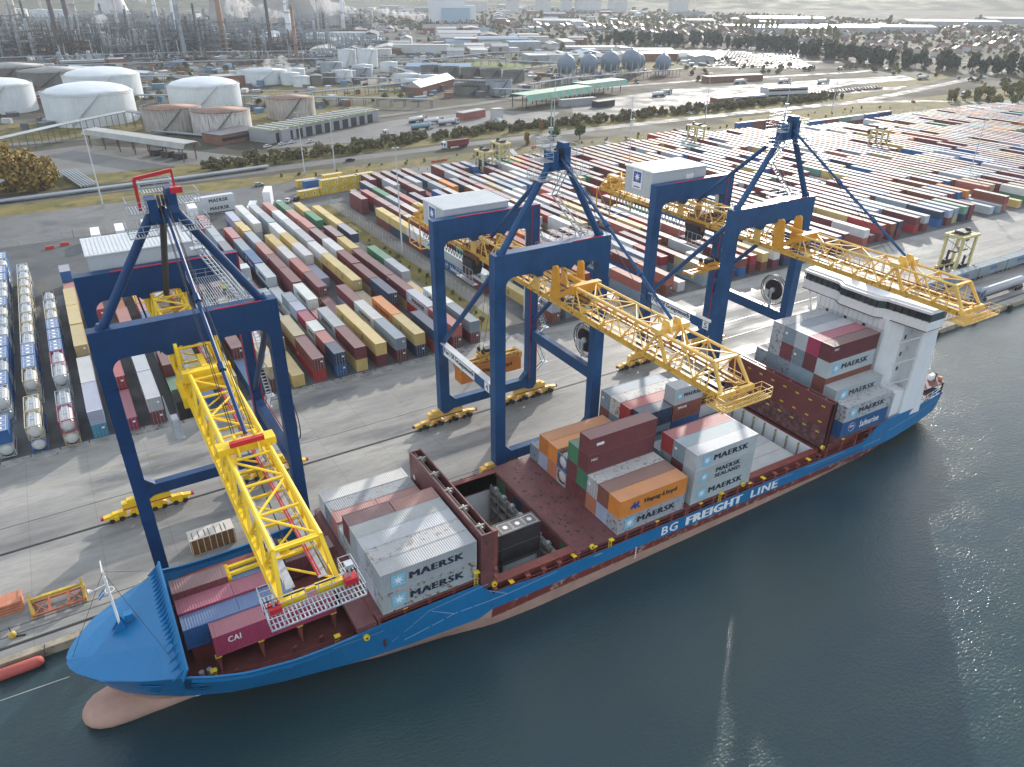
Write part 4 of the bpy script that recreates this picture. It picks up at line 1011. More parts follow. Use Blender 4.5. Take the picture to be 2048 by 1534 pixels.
    g = MB(); g.tube((cx+.1,cy,cz),(cx+.4,cy,cz),2.1,28); g.tube((cx-.3,cy,cz),(cx+.7,cy,cz),.5,12,k=1); g.box(cx-.8,cx-.1,cy+.4,cy+1.6,cz-1.2,cz-.2,k=1); g.bar((cx-.4,cy,15.2),(cx-.4,cy,cz),.3,k=1)
    g.build('wound_cable', [mat('cable_rubber_brown', (.06,.025,.03), .6, .2, 3.), grey], rl_)
    # machinery house on the land side
    hx0, hx1 = (-8.1, 6.4) if not number else ((-7.2, 5.0) if number == '4' else (-9.6, 4.2))
    zt = 39.6 if number == '4' else 40.6
    g = MB(); g.box(hx0, hx1, 47.6, 55.6, 35.4, zt)
    n_ = int((hx1-hx0)/.5)
    for i in range(n_+1):
        x = hx0+i*(hx1-hx0)/n_; g.box(x-.04, x+.04, 47.54, 47.6, 35.5, zt-.1); g.box(x-.04, x+.04, 47.7, 55.5, zt, zt+.05)
    for i in range(16): y = 47.7+i*.52; g.box(hx0-.05, hx0, y, y+.08, 35.5, zt-.1)
    mh = part('machinery_house', g, grey)
    g = MB(); g.box(hx0-.2, hx1+.2, 47.4, 55.8, zt-.2, zt-.02); mm = g.build('roof_edge', letw, mh)
    g = MB(); g.box(hx1-5.2, hx1-3.3, 47.5, 47.6, zt-2.6, zt-1.3); g.build('wall_hatch', letw, mh)
    if number:
        g = MB(); g.box(hx0-.12, hx0-.05, 50.5, 53.3, zt-4.0, zt-.4); sg_ = g.build('logo_board', letw, mh)
        g = MB(); g.box(hx0-.15, hx0-.12, 50.8, 53.0, zt-2.7, zt-.7)
        s_ = starmesh(.95, 8); g.add([(hx0-.17, 51.9-p[0], zt-1.7+p[2]) for p in s_.v], s_.f, k=1); g.box(hx0-.15, hx0-.12, 51.0, 52.8, zt-3.7, zt-3.5); g.build('logo', [hlblue, letw], sg_)
    # A-frame and apex
    for sg in (-1, 1):
        g = MB(); g.tube((sg*8.6, 26.7, 38.4), (sg*1.1, 25.9, 50.6), .52, 14, .48); g.tube((sg*8.85, 26.7, 38.3), (sg*8.55, 26.7, 38.8), .65, 12); part('a_frame_leg', g, blue)
    g = MB(); g.box(-1.5, -.5, 25.0, 27.2, 49.6, 52.0); g.box(.5, 1.5, 25.0, 27.2, 49.6, 52.4); g.box(-1.5, 1.5, 25.6, 26.6, 49.2, 50.2); g.prism([(24.8,50.4),(27.5,50.4),(27.0,52.9),(25.4,52.9)], 'x', .55, 1.45)
    ap = part('apex_head', g, blue)
    g = MB()
    for x in (-.3,.1,.45): g.tube((x,26.1,51.6),(x+.2,26.1,51.6),.6,16)
    g.build('rope_sheaves', dark, ap)
    if bright:
        g = MB(); g.bar((-2.2,25.2,51),(-2.2,25.0,54.3),.3); g.bar((-2.2,25,54.3),(1.6,26,54.6),.35); g.bar((1.6,26,54.6),(1.6,26,52.4),.2); g.box(1.0,2.2,25,25.8,52.4,53)
        g.build('service_jib', red, ap)
    else:
        g = MB(); g.tube((-.9,26.5,52),(-.9,26.5,58.5),.08,6); g.box(-1.2,-.6,26.3,26.7,54.5,54.9); g.bar((-1.3,26.5,53.6),(-.5,26.5,53.6),.06); g.build('aerial', galv, ap)
    def platform(nm, x0, x1, y0, y1, z, par=None, m=galv, post=1.1, hh=1.1, parent_ap=None):
        g = MB(); g.box(x0, x1, y0, y0+.08, z-.12, z); g.box(x0, x1, y1-.08, y1, z-.12, z)
        nf = int((x1-x0)/.3)
        for i in range(nf+1): xx = x0+(x1-x0-.1)*i/nf; g.box(xx, xx+.1, y0+.08, y1-.08, z-.06, z)
        nx = max(1, int((x1-x0)/post)); ny = max(1, int((y1-y0)/post))
        for i in range(nx+1):
            x = x0+(x1-x0)*i/nx
            for y in (y0, y1): g.bar((x,y,z),(x,y,z+hh),.06)
        for i in range(1, ny):
            y = y0+(y1-y0)*i/ny
            for x in (x0, x1): g.bar((x,y,z),(x,y,z+hh),.06)
        for q in (.5*hh, hh):
            for y in (y0, y1): g.bar((x0,y,z+q),(x1,y,z+q),.05)
            for x in (x0, x1): g.bar((x,y0,z+q),(x,y1,z+q),.05)
        return part(nm, g, m)
    platform('apex_platform', -3.9, -1.0, 24.4, 27.6, 48.4); platform('apex_platform', 1.2, 4.2, 24.2, 27.4, 48.6)
    platform('apex_platform', -3.4, -1.5, 24.8, 28.0, 50.8); platform('apex_platform', 1.5, 3.8, 25.2, 28.4, 51.2); platform('apex_platform', -1.6, 1.6, 27.4, 29.2, 52.2)
    # stays
    g = MB(); g.tube((0, 26.4, 50.6), (0, 44.8, 34.6), .38, 12); part('back_stay', g, dark if bright else blue)
    g = MB(); g.tube((.15, 25.2, 50.8), (.15, .7, 36.2), .2, 10)
    for t in (.42, .72): 
        p = Vector((.15,25.2,50.8)).lerp(Vector((.15,.7,36.2)), t); q = Vector((.15,25.2,50.8)).lerp(Vector((.15,.7,36.2)), t+.03); g.tube(p, q, .36, 10)
    part('fore_stay', g, blue)
    for dx in ((-.9,-.7,.8,1.0) if bright else (-.6,.8)):
        g = MB(); g.tube((dx*.4, 25.4, 51.8), (dx, 1.4 if bright else 3, 36.0), .04, 5); part('hoist_rope', g, dark)
    # boom lattice
    zb, ztp, wb, wt = 31.6, 34.9, 2.2, 1.8
    g = MB()
    for sg in (-1, 1):
        g.box(sg*wb-.22, sg*wb+.22, tipY, rearY, zb-.4, zb+.25)
        g.box(sg*wb-.32, sg*wb+.32, tipY, rearY, zb-.5, zb-.4)
    low = part('boom_rail_beam', g, yl if bright else [mat('yellow_rusty_beam', (.62,.36,.06), .55, .2, .5, spot=.42, spotcol=(.20,.07,.03), spotscale=1.4)])
    g = MB()
    for sg in (-1, 1): g.tube((sg*wt, tipY+2.2, ztp), (sg*wt, 19, ztp), .19 if not bright else .23, 8); g.tube((sg*wt, 22.5, ztp-.3), (sg*wt, rearY-2, ztp-.3), .19, 8)
    part('top_chord', g, yl)
    bay = 4.4; n_ = int((rearY-tipY-4)/bay)
    th = .11 if not bright else .15
    for side in (-1, 1):
        g = MB()
        for i in range(n_+1):
            y = tipY+.3+i*bay; ym = y+bay/2
            if 18.5 < ym < 23: continue
            g.tube((side*wb, y, zb+.2), (side*wt, ym, ztp-.1), th, 6); g.tube((side*wt, ym, ztp-.1), (side*wb, min(y+bay, rearY), zb+.2), th, 6)
            g.tube((side*wb, ym, zb+.2), (side*wt, ym, ztp-.1), th*.75, 6)
        part('side_lattice', g, yl)
    g = MB()
    for i in range(n_+1):
        ym = tipY+.3+i*bay+bay/2
        if 18.0 < ym < 23: continue
        g.tube((-wt, ym, ztp), (wt, ym, ztp), th*.9, 6)
        if i < n_ and not (14 < ym < 23): s1 = 1 if i % 2 else -1; g.tube((-wt*s1, ym, ztp), (wt*s1, ym+bay, ztp), th*.8, 6)
        g.box(-wb, wb, ym-2.2-.12, ym-2.2+.12, zb+.26, zb+.5)
        g.tube((-wb*(1 if i % 2 else -1), ym-2.2, zb+.3), (wb*(1 if i % 2 else -1), ym+2.2, zb+.3), th*.7, 6)
    part('cross_bracing', g, yl)
    g = MB()
    for sg in (-1, 1):
        for y0, y1 in ((tipY+1, 18), (23, rearY-2)): g.box(sg*(wb-.95)-.35, sg*(wb-.95)+.35, y0, y1, zb+.35, zb+.40)
        n2 = int((rearY-tipY)/1.8)
        for i in range(n2):
            y = tipY+1+i*1.8; g.bar((sg*(wb-.55), y, zb+.4), (sg*(wb-.55), y, zb+1.4), .05)
        for z in (.9, 1.4): g.bar((sg*(wb-.55), tipY+1, zb+z), (sg*(wb-.55), rearY-3, zb+z), .05)
    part('boom_walkway', g, galv if bright else yl)
    g = MB(); g.tube((.9,tipY+1,zb+.7),(.9,rearY-3,zb+.7),.08,6); g.tube((1.1,tipY+1,zb+.7),(1.1,rearY-3,zb+.7),.06,6); part('boom_cable', g, red if bright else rust)
    # hangers at the two portal beams, hinge yoke, stay yoke
    g = MB()
    for yy in (26.7, 46.5):
        for sg in (-1, 1): g.prism([(yy-.9,zb+.2),(yy+.9,zb+.2),(yy+.4,34.9),(yy-.4,34.9)], 'x', sg*2.5-.12, sg*2.5+.12)
    part('boom_hanger', g, yl)
    g = MB()
    for sg in (-1, 1):
        g.prism([(21.0,zb),(23.4,zb),(22.9,36.6),(22.0,36.9),(21.6,36.6)], 'x', sg*wb-.16, sg*wb+.16)
    g.box(-wb-.3, wb+.3, 17.6, 18.5, 34.0, 35.2); g.box(-.3,.3,18.4,22,34.6,35.2)
    for sg in (-1,1): g.bar((sg*wb,18,34.6),(sg*wb,21.5,32.4),.5,.7)
    part('boom_hinge', g, mat('amber_paint', (.72,.33,.03), .45, .12) if not bright else yl)
    g = MB(); g.box(-wb-.35, wb+.35, -.2, 1.2, 34.9, 35.6); g.prism([(-1.0,34.9),(1.3,34.9),(.8,36.4),(.0,36.4)], 'x', -1.0, -.8); g.prism([(-1.0,34.9),(1.3,34.9),(.8,36.4),(.0,36.4)], 'x', .8, 1.0)
    for sg in (-1,1): [g.bar((sg*2.15,yy,zb+.2),(sg*1.95,.5,34.9),.28) for yy in (-1.4,2.4)]
    yk = part('stay_yoke', g, yl)
    if bright: g = MB(); g.bar((-1.5,-.3,36.0),(1.5,-.3,36.0),.45); g.build('yoke_pin', red, yk)
    # boom tip
    if bright: platform('tip_platform', -3.6, 3.5, tipY-2.4, tipY-.6, 31.9, post=1.0); platform('tip_platform', -3.6, -2.6, tipY-.6, tipY+1.2, 31.9); platform('tip_platform', 2.6, 3.6, tipY-.6, tipY+1.2, 31.9)
    else: platform('tip_platform', -3.6, 3.6, tipY-2.0, tipY-.4, 31.0, m=yl, post=1.2, hh=1.2); platform('tip_platform', -3.0, 3.0, tipY-1.0, tipY+1.4, 30.2, m=yl)
    g = MB(); g.box(-wb-.3, -.4, tipY-.3, tipY+.5, zb-.2, zb+.5); g.box(.4, wb+.3, tipY-.3, tipY+.5, zb-.2, zb+.5); g.bar((-wt,tipY+2.2,ztp),(-wb,tipY,zb),.3); g.bar((wt,tipY+2.2,ztp),(wb,tipY,zb),.3); g.bar((-wt,tipY+2.2,ztp),(wt,tipY+2.2,ztp),.25)
    tp = part('boom_tip', g, yl)
    if bright:
        g = MB(); g.bar((2.9,tipY-.6,32),(2.9,tipY-.6,33.6),.16); g.box(2.6,3.2,tipY-.9,tipY-.3,33.5,33.8); g.bar((-2.9,tipY-.6,32),(-2.9,tipY-.6,33.2),.16); g.box(2.4,3.4,tipY-1,tipY-.2,31.95,32.5,k=1); g.box(-3.3,-2.4,tipY-1,tipY-.2,31.95,32.4,k=1); g.build('tip_lamp', [galv, red], tp)
    # rear end frame with hanging maintenance cage
    g = MB()
    for sg in (-1, 1):
        g.bar((sg*3.0,rearY,zb),(sg*3.0,rearY,zb-5),.2); g.bar((sg*3.0,rearY-5,zb),(sg*3.0,rearY-5,zb-5),.2); g.bar((sg*3,rearY,zb-5),(sg*3,rearY-5,zb-5),.15); g.bar((sg*3,rearY,zb),(sg*3,rearY-5,zb-5),.1); g.bar((sg*3.0,rearY-5,zb),(sg*3.0,rearY,zb),.2)
    for y in (rearY, rearY-5): g.bar((-3,y,zb-5),(3,y,zb-5),.15); g.bar((-3,y,zb),(3,y,zb),.2)
    g.box(-1.8,1.8,rearY-4,rearY-.5,zb+.3,zb+1.2); g.tube((-1.5,rearY-2,zb+1.8),(1.5,rearY-2,zb+1.8),.7,12); g.bar((-2,rearY-6,ztp-.3),(-2,rearY,zb+.5),.2); g.bar((2,rearY-6,ztp-.3),(2,rearY,zb+.5),.2)
    part('rear_frame', g, yl if bright else mat('yellow_rusty_beam', ()))
    # trolley and driver's cab
    g = MB(); g.box(-2.0, 2.0, cabY-3.0, cabY+3.0, zb+.3, zb+.8)
    for i in range(4): g.tube((-1.2+.8*i, cabY-1.2, zb+1.0),(-.9+.8*i, cabY-1.2, zb+1.0),.5,12)
    g.box(-2.9,-2.4,cabY-2.5,cabY+2.5,zb-1.5,zb-.2)
    tr = part('trolley', g, yl if bright else rust)
    g = MB(); g.prism([(cabY-1.4,zb-3.4),(cabY+1.4,zb-3.8),(cabY+1.4,zb-.8),(cabY-1.9,zb-.8),(cabY-1.9,zb-2.4)], 'x', -3.6, -1.6); cb = g.build('driver_cab', dark, tr)
    g = MB()
    for i in range(6): g.bar((-4.6,cabY-4+i*1.2,zb-4.2),(-4.6,cabY-4+i*1.2,zb-1.6),.07)
    for z in (-4.2,-3.0,-1.6): g.bar((-4.6,cabY-4,zb+z),(-4.6,cabY+2,zb+z),.07)
    g.box(-4.6,-3.6,cabY-4,cabY+2,zb-4.3,zb-4.2); g.build('cab_gangway', galv, tr)
    g = MB()
    for i in range(26):                                                            # festoon cable loops
        y = rearY-6-i*1.05
        if y < cabY+3: break
        for t in range(4):
            a, b = t/4, (t+1)/4; g.bar((-2.9, y-a*1.05, zb-.6-1.5*sin(pi*a)), (-2.9, y-b*1.05, zb-.6-1.5*sin(pi*b)), .09)
    part('festoon_cable', g, black)
    # stairs, lift tower box and pipes at the right-hand land leg
    g = MB(); xs = X1+.3
    for i in range(8):
        z0 = 5+i*3.6; y0, y1 = (44.2, 47.4) if i % 2 else (47.4, 44.2)
        if z0 > 31: break
        for dx in (0, .8): g.bar((xs+dx, y0, z0), (xs+dx, y1, z0+3.6), .07, .2); g.bar((xs+dx, y0, z0+1), (xs+dx, y1, z0+4.6), .05)
        for k in range(9): t = k/9; g.box(xs, xs+.8, y0+(y1-y0)*t-.12, y0+(y1-y0)*t+.12, z0+3.6*t, z0+3.6*t+.04)
        g.box(xs-.1, xs+1.1, min(y1-.6,y1+.6), max(y1-.6,y1+.6), z0+3.55, z0+3.6)
    part('stairway', g, galv)
    g = MB(); g.box(X1+.3, X1+1.8, 48, 50.2, 29.5, 35.2)
    for i in range(7): g.box(X1+.32+i*.22, X1+.36+i*.22, 47.95, 48, 29.6, 35.1)
    part('lift_cabin', g, grey)
    g = MB()
    for x in (X1-1.7, X1-.15): g.tube((x,45.4,5),(x,45.4,38.3),.07,6)
    g.tube((-6,45.4,38.62),(X1-.15,45.4,38.62),.1,6); g.tube((X1+.05,27.5,14.8),(X1+.05,45.6,14.8),.1,6); g.tube((3,25.65,38.58),(8.5,25.65,38.58),.08,6); g.tube((1.2,26,50),(8.9,26.9,38.8),.07,6)
    part('red_conduit', g, red)
    platform('portal_platform', 1.6, 8.6, 27.9, 29.6, 38.0); platform('portal_platform', 9.2, 10.6, 40.5, 45.2, 31.0) 
    g = MB()
    for dx in (0,.9):
        g.bar((6.3+dx,28.2,38.2),(3.0+dx,31.5,44.2),.08,.2); g.bar((6.3+dx,28.2,39.2),(3.0+dx,31.5,45.2),.05)
        g.bar((3.0+dx,31.5,44.2),(2.4+dx,28.0,48.4),.08,.2); g.bar((3.0+dx,31.5,45.2),(2.4+dx,28.0,49.4),.05)
    for k in range(14): t = k/14; p = Vector((6.3,28.2,38.2)).lerp(Vector((3,31.5,44.2)), t); g.box(p.x,p.x+.9,p.y-.1,p.y+.1,p.z,p.z+.04)
    for k in range(9): t = k/9; p = Vector((3,31.5,44.2)).lerp(Vector((2.4,28,48.4)), t); g.box(p.x,p.x+.9,p.y-.1,p.y+.1,p.z,p.z+.04)
    for k in range(18): 
        if not bright: continue
        t = k/18; p = Vector((9.6,30,38)).lerp(Vector((8.0,44,31)), t); g.box(p.x,p.x+.9,p.y-.15,p.y+.15,p.z,p.z+.05)
    g.box(2.6,4.6,31.3,32.6,44.1,44.2)
    part('apex_stairs', g, galv)
    if bright:
        platform('gallery', 2.9, 8.0, 30.0, 44.6, 36.2); g = MB()
        for dx in (0,.9): g.bar((3.4+dx,44,44.0),(7.5+dx,31,36.4),.1,.25); g.bar((3.4+dx,44,45.0),(7.5+dx,31,37.4),.06)
        part('gallery_stairs', g, galv)
    for c_ in K.children: c_.location.y -= 35.6
    return K
K1 = crane(-10.72, '', 'bright yellow and navy gantry crane with its boom reaching over the ship bow', True, -17, 70, 22)
K2 = crane(40.22, '4', 'navy gantry crane number 4, the middle one, with faded yellow boom', False, -11, 72, 47)
K3 = crane(87.04, '5', 'navy gantry crane number 5 nearest the ship bridge, faded yellow boom', False, -11, 73, 42)
# spreaders hanging under the trolleys
def spreader(name, c, m, label, topz, boomx, L_=12.0, loc2=None, rot=0):
    x, y, z = c; r = thing(name, (x,y,z), label, 'spreader', 'spreaders hanging from the cranes')
    g = MB()
    for sy in (-.6,.6): g.box(-L_/2, L_/2, sy-.2, sy+.2, .1, .5)
    for sx in (-1,1): g.box(sx*L_/2-.25, sx*L_/2+.25, -1.22, 1.22, .05, .45); [g.prism([(-.2,.3),(.2,.3),(.3,-.5),(.1,-.5)], 'y', sy*1.28-.03, sy*1.28+.03) for sy in (-1,1)] if 0 else None
    g.box(-1.8,1.8,-1.1,1.1,.4,.9)
    for sx in (-1,1):
        for sy in (-1,1): g.box(sx*L_/2-.3, sx*L_/2+.3, sy*1.25-.05, sy*1.25+.05, -.5, .3)
    g.build('spreader_beam', m, r)
    g = MB(); g.box(-1.9,1.9,-.9,.9,1.3,1.7)
    for sx in (-1,1):
        for sy in (-1,1): g.tube((sx*1.5-.1,sy*.7,2.0),(sx*1.5+.1,sy*.7,2.0),.5,14,k=1); g.bar((sx*1.5,sy*.7,.9),(sx*1.5,sy*.7,1.7),.2)
    g.box(-.8,.8,-.6,.6,1.7,2.3,k=1)
    g.build('headblock', [m, dark], r)
    g = MB()
    for sx in (-1,1):
        for sy in (-1,1): g.tube((sx*1.5,sy*.7,2.2),(boomx-x+sx*1.2,sy*1.2,topz-z),.035,5)
    g.build('hoist_ropes', dark, r)
    return r
spreader('spreader', (-8.2, 14.0, 10.2), yelb, 'bright yellow spreader over the blue container in the bow', 31, -10.7, 11.0)
spreader('spreader', (37.9, 42.0, 13.45), mat('yellow_rusty_beam', ()), 'rusty yellow spreader holding the hanging orange container', 31, 40.2)
spreader('spreader', (86.5, 39.0, 22.2), mat('amber_paint', ()), 'empty amber spreader hanging high between the legs of the far crane', 31, 87, 10.5)
container((37.9, 42.0, 10.5), L40, 2.9, 'orange', 'orange container hanging in the air under the middle crane', None, 0, 'H')
# ================================================================ container yard
random.seed(21)
DISTS = [('maroon',36),('brown',13),('red',7),('grey',12),('white',5),('bluegrey',8),('navy',7),('blue',6),('yellow',4),('green',2),('seagreen',2),('salmon',5),('orange',2),('tan',3),('lilac',1)]
def rcol(): return random.choices([d[0] for d in DISTS], [d[1] for d in DISTS])[0]
MK = dict(grey='M', white='M', orange='H', yellow='Y', navy='G', blue='F', red='R', maroon='R', brown='R')
queue = []      # (x left, y near, z, L, H, colour, label, group)
GB = 'containers in the middle yard block'; GL = 'containers in the left yard block'; GR = 'containers in the large right yard block'
A_ = lambda s: [tuple(q.split('/')) for q in s.split()]
# middle block: rows from left to right; each slot near to far: length/top colour/lower colours
rows = {
 -1: '40/yellow 40/tan/orange 20/white 40/white/grey 40/green 20/grey/white 20/yellow 20/brown 20/maroon 20/bluegrey 20/white 20/tan',
 0: '40/maroon/red 40/tan/brown 40/white 20/bluegrey/white 20/green 40/maroon 40/maroon/brown 40/navy/maroon 20/bluegrey/navy 40/bluegrey/maroon 40/red/maroon',
 1: '20/navy/blue 20/salmon/maroon 20/white/grey 20/magenta/grey 20/lilac/green 20/bluegrey/white 40/white 40/grey/navy 40/blue/maroon 40/bluegrey/navy 40/red/maroon',
 2: '40/maroon/yellow 40/grey/bluegrey 20/pink 40/white/tan 40/maroon/maroon 40/maroon/salmon 40/salmon/maroon 40/bluegrey/grey 20/yellow/tan 20/yellow/navy 40/lilac/blue',
 3: '40/yellow/maroon 40/yellow/tan 40/maroon 40/maroon/tan 40/salmon/maroon 40/white/maroon 40/yellow/maroon gap 40/white/grey 40/white/tan',
 4: '40/bluegrey/maroon 40/white/tan 40/maroon/lilac gap 40/lilac 40/white/maroon 40/yellow/navy 40/white/tan 40/bluegrey/grey 40/grey/blue',
 5: '40/yellow/navy 40/orange/maroon 40/tan 40/yellow/maroon 40/yellow/maroon 40/white/yellow 40/grey/maroon 40/grey/navy 40/white/grey 40/salmon/maroon',
 6: '40/navy/red gap 40/navy/maroon 40/maroon/tan 40/maroon/maroon 40/white/blue 40/maroon/maroon 40/pink/maroon 40/salmon/brown 40/green/navy',
 7: '40/salmon/maroon 40/grey/red 40/maroon/tan 40/maroon/brown 40/maroon/maroon 40/yellow/tan 40/maroon/maroon 20/magenta 40/green/navy 40/yellow/navy',
 8: '40/bluegrey/maroon 40/white/maroon 40/yellow 40/grey/white 40/green/maroon gap 40/navy/white 40/yellow/navy 40/yellow/navy'}
def runrow(xl, y0, spec, group, block, rown):
    y = y0; slot = 0
    for tok in spec.split():
        if tok == 'gap': y += 12.6; slot += 1; continue
        p = tok.split('/'); L_ = L40 if p[0] == '40' else L20; cols = p[1:][::-1]; z = 0
        for i, c in enumerate(cols):
            H = 2.59 if random.random() < .35 else 2.75
            tier = '' if len(cols) == 1 else (' on top' if i == len(cols)-1 else ' below')
            queue.append((xl, y, z, L_, H, c, f'{CNAME[c]} container{tier}, {ORD[slot]} from the apron in {ORD[rown-1]} row of {block} block', group)); z += H+.01
        y += L_+.35; slot += 1
for k, spec in rows.items(): runrow(15.3+4.5*k, 74.0, spec, GB, 'middle', k+8)
runrow(-11.0, 73.6, '40/green 40/maroon/brown 20/grey 40/blue/maroon 40/pink/maroon 40/white/salmon 40/pink/grey', GL, 'middle', 1)
for xl, rn, sp in ((-6.4,2,'40/blue 40/tan 40/maroon/red 40/salmon 40/grey/maroon 40/white 40/maroon 20/red 20/white'),(-1.9,3,'40/tan/white 40/blue/maroon 40/yellow/tan 40/maroon 40/grey/navy 40/pink/maroon 40/white 40/maroon'),(2.4,4,'40/blue 40/maroon/tan 40/pink/maroon 40/bluegrey 40/maroon/navy 40/white/grey 40/maroon'),(6.6,5,'40/tan/maroon 40/white/bluegrey 40/maroon 40/tan 40/maroon/red 40/grey/white')):
    runrow(xl, 74.5, sp, GL, 'middle', rn)
runrow(-15.7, 73.0, '40/grey/maroon 40/grey/white 40/bluegrey 40/salmon/grey 40/orange 20/yellow 40/white 20/tan', GL, 'left', 6)
runrow(-20.3, 73.0, '40/magenta 40/red/brown 20/bluegrey 40/red 20/salmon 40/red/grey 20/white', GL, 'left', 5)
runrow(-25.3, 73.6, '40/lilac/cyan 40/white/grey 20/blue 40/yellow/tan 40/yellow/tan 40/yellow/tan 20/pink 20/pink 20/blue/navy', GL, 'left', 4)
# containers and trailers parked past the left block
for i, (x, y, c, c2, rz) in enumerate(((42,222,'white','white',78),(27,206,'white',None,80),(34,212,'white','grey',80),(12,214,'white',None,84),(4,214,'white',None,86),(-3,214,'white',None,88))):
    pass
# right block
EXT = []
nr = 100
for r in range(nr):
    xl = 69+4.5*r
    y0 = 74+random.choice((0,0,0,.3,.6)); slots = []
    if r == 0: y0 = 98.8
    yend = 232-.03*(xl-69)
    if r < 3: yend = 207+8*r
    y = y0; s = 0
    near_drop = 0 if r == 0 else random.choice((0,0,0,0,1))
    while y+12.2 < yend:
        if s < near_drop or random.random() < .035: y += 12.55; s += 1; continue
        c1, c2 = rcol(), rcol(); n = 2 if random.random() < .86 else 1
        if xl > 500: n = 2
        cols = [c1, c2][:n]; z = 0
        if r == 0: cols = [[('maroon','grey'),('blue','grey'),('navy','white'),('maroon','white'),('navy','yellow'),('maroon','yellow'),('maroon','brown'),('maroon','maroon')][s % 8]][0]
        if r == 0 and s == 1: cols = ('blue','grey')
        L_ = L40
        for i, c in enumerate(cols):
            H = 2.59 if i else 2.65
            EXT.append((xl, y, z, L_, H, c, s, r, i, len(cols))); z += H+.01
        y += 12.55; s += 1
    if r in (3, 5, 6, 8): pass
# nearest of the right block stand as single containers, the far mass as one object
CAMP = Vector((-19.3,-59.8,72.1))
EXT.sort(key=lambda e: (Vector((e[0],e[1]+6,e[2]))-CAMP).length)
NIND = 90
for e in EXT[:NIND]:
    xl, y, z, L_, H, c, s, r, i, n = e
    tier = '' if n == 1 else (' on top' if i == n-1 else ' below')
    queue.append((xl, y, z, L_, H, c, f'{CNAME[c]} container{tier}, {ORD[s]} from the apron in {ORD[r]} row of right block', GR))
queue.sort(key=lambda e: (Vector((e[0],e[1]+4,e[2]))-CAMP).length+(45 if ' below' in e[6] and 'first' not in e[6].split(',')[1] else 0)+(12 if e[3] < 8 else 0))
NYARD = 300-sum(1 for o_ in COL.objects if o_.name.startswith('shipping_container') and not o_.parent)
rest = queue[NYARD:]; queue = queue[:NYARD]
for (xl, y, z, L_, H, c, lab, grp) in queue:
    d = (Vector((xl, y, z))-CAMP).length; near = True
    mk = MK.get(c)
    if mk in ('M','G','F') and random.random() < .35: mk = None
    if L_ == L20 and mk not in ('M','R'): mk = None
    if mk == 'R' and random.random() < .5: mk = None
    door = random.choice((0,1,1)) if z == 0 or L_ else 0
    container((xl+W/2, y+L_/2, z), L_, H, c, lab, grp, -pi/2, mk, door if d < 200 else 0, near, None, False)
by = {}
for e in EXT[NIND:]: by.setdefault(e[5], []).append(e)
for e in rest: by.setdefault(e[5], []).append(e[:6]+(0,0,0,0))
g = MB(); cols = sorted(by); mats_ = []
for k, c in enumerate(cols):
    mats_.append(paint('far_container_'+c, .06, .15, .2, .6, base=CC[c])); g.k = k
    for (xl, y, z, L_, H, c_, s, r, i, n) in by[c]:
        if (Vector((xl, y, z))-CAMP).length < 230:
            src = cmesh(L_, H); cx, cy = xl+W/2, y+L_/2
            g.add([(cx+v.co.y, cy-v.co.x, z+v.co.z) for v in src.vertices], [tuple(p.vertices) for p in src.polygons])
        else: g.box(xl, xl+W, y, y+L_, z, z+H)
o = g.build('stacked_containers', mats_, fix=False); tag(o, 'far mass of stacked containers filling the large right yard', 'containers', None, 'stuff')
# tank containers in three rows at the left edge
GK = 'tank containers in the left yard rows'
def tanks(xl, y0, spec, rown):
    y = y0
    for i, tok in enumerate(spec.split()):
        if tok == 'gap': y += 6.4; continue
        z = 0
        cs = tok.split('+')
        for j, q in enumerate(cs):
            clad = q.startswith('b'); fr, sh = dict(b=('blue','blue'), c=('tan','white'), w=('grey','white'), g=('bluegrey','grey'), r=('magenta','white'), k=('black','grey'), u=('blue','white'))[q]
            tier = '' if len(cs) == 1 else (' on top' if j else ' below')
            what = 'blue clad tank container' if clad else dict(c='white tank in a cream frame', w='white tank in a grey frame', g='grey tank container', r='white tank in a red frame', k='black tank container', u='white tank in a blue frame')[q]
            tanker_box((xl+1.22, y+3.03, z), fr, sh, f'{what}{tier}, {ORD[i % 20]} from the apron in {ORD[rown-1]} tank row', GK, pi/2, clad); z += 2.6
        y += 6.4
tanks(-39.6, 74.5, 'w+b gap g+w b+b w+g b+b b+b w+w b+g w+c g+b w+w c+w b+b w+b g+w b+b', 1)
tanks(-34.8, 73.6, 'u+c b+c gap w+c u+b b+b r+w g+c w+c u+w c+c c+c w+c u+w c+w', 2)
tanks(-29.8, 73.0, 'c+r w+g gap w+w g+r b+b b+b b+b w+c g+w w+k', 3)
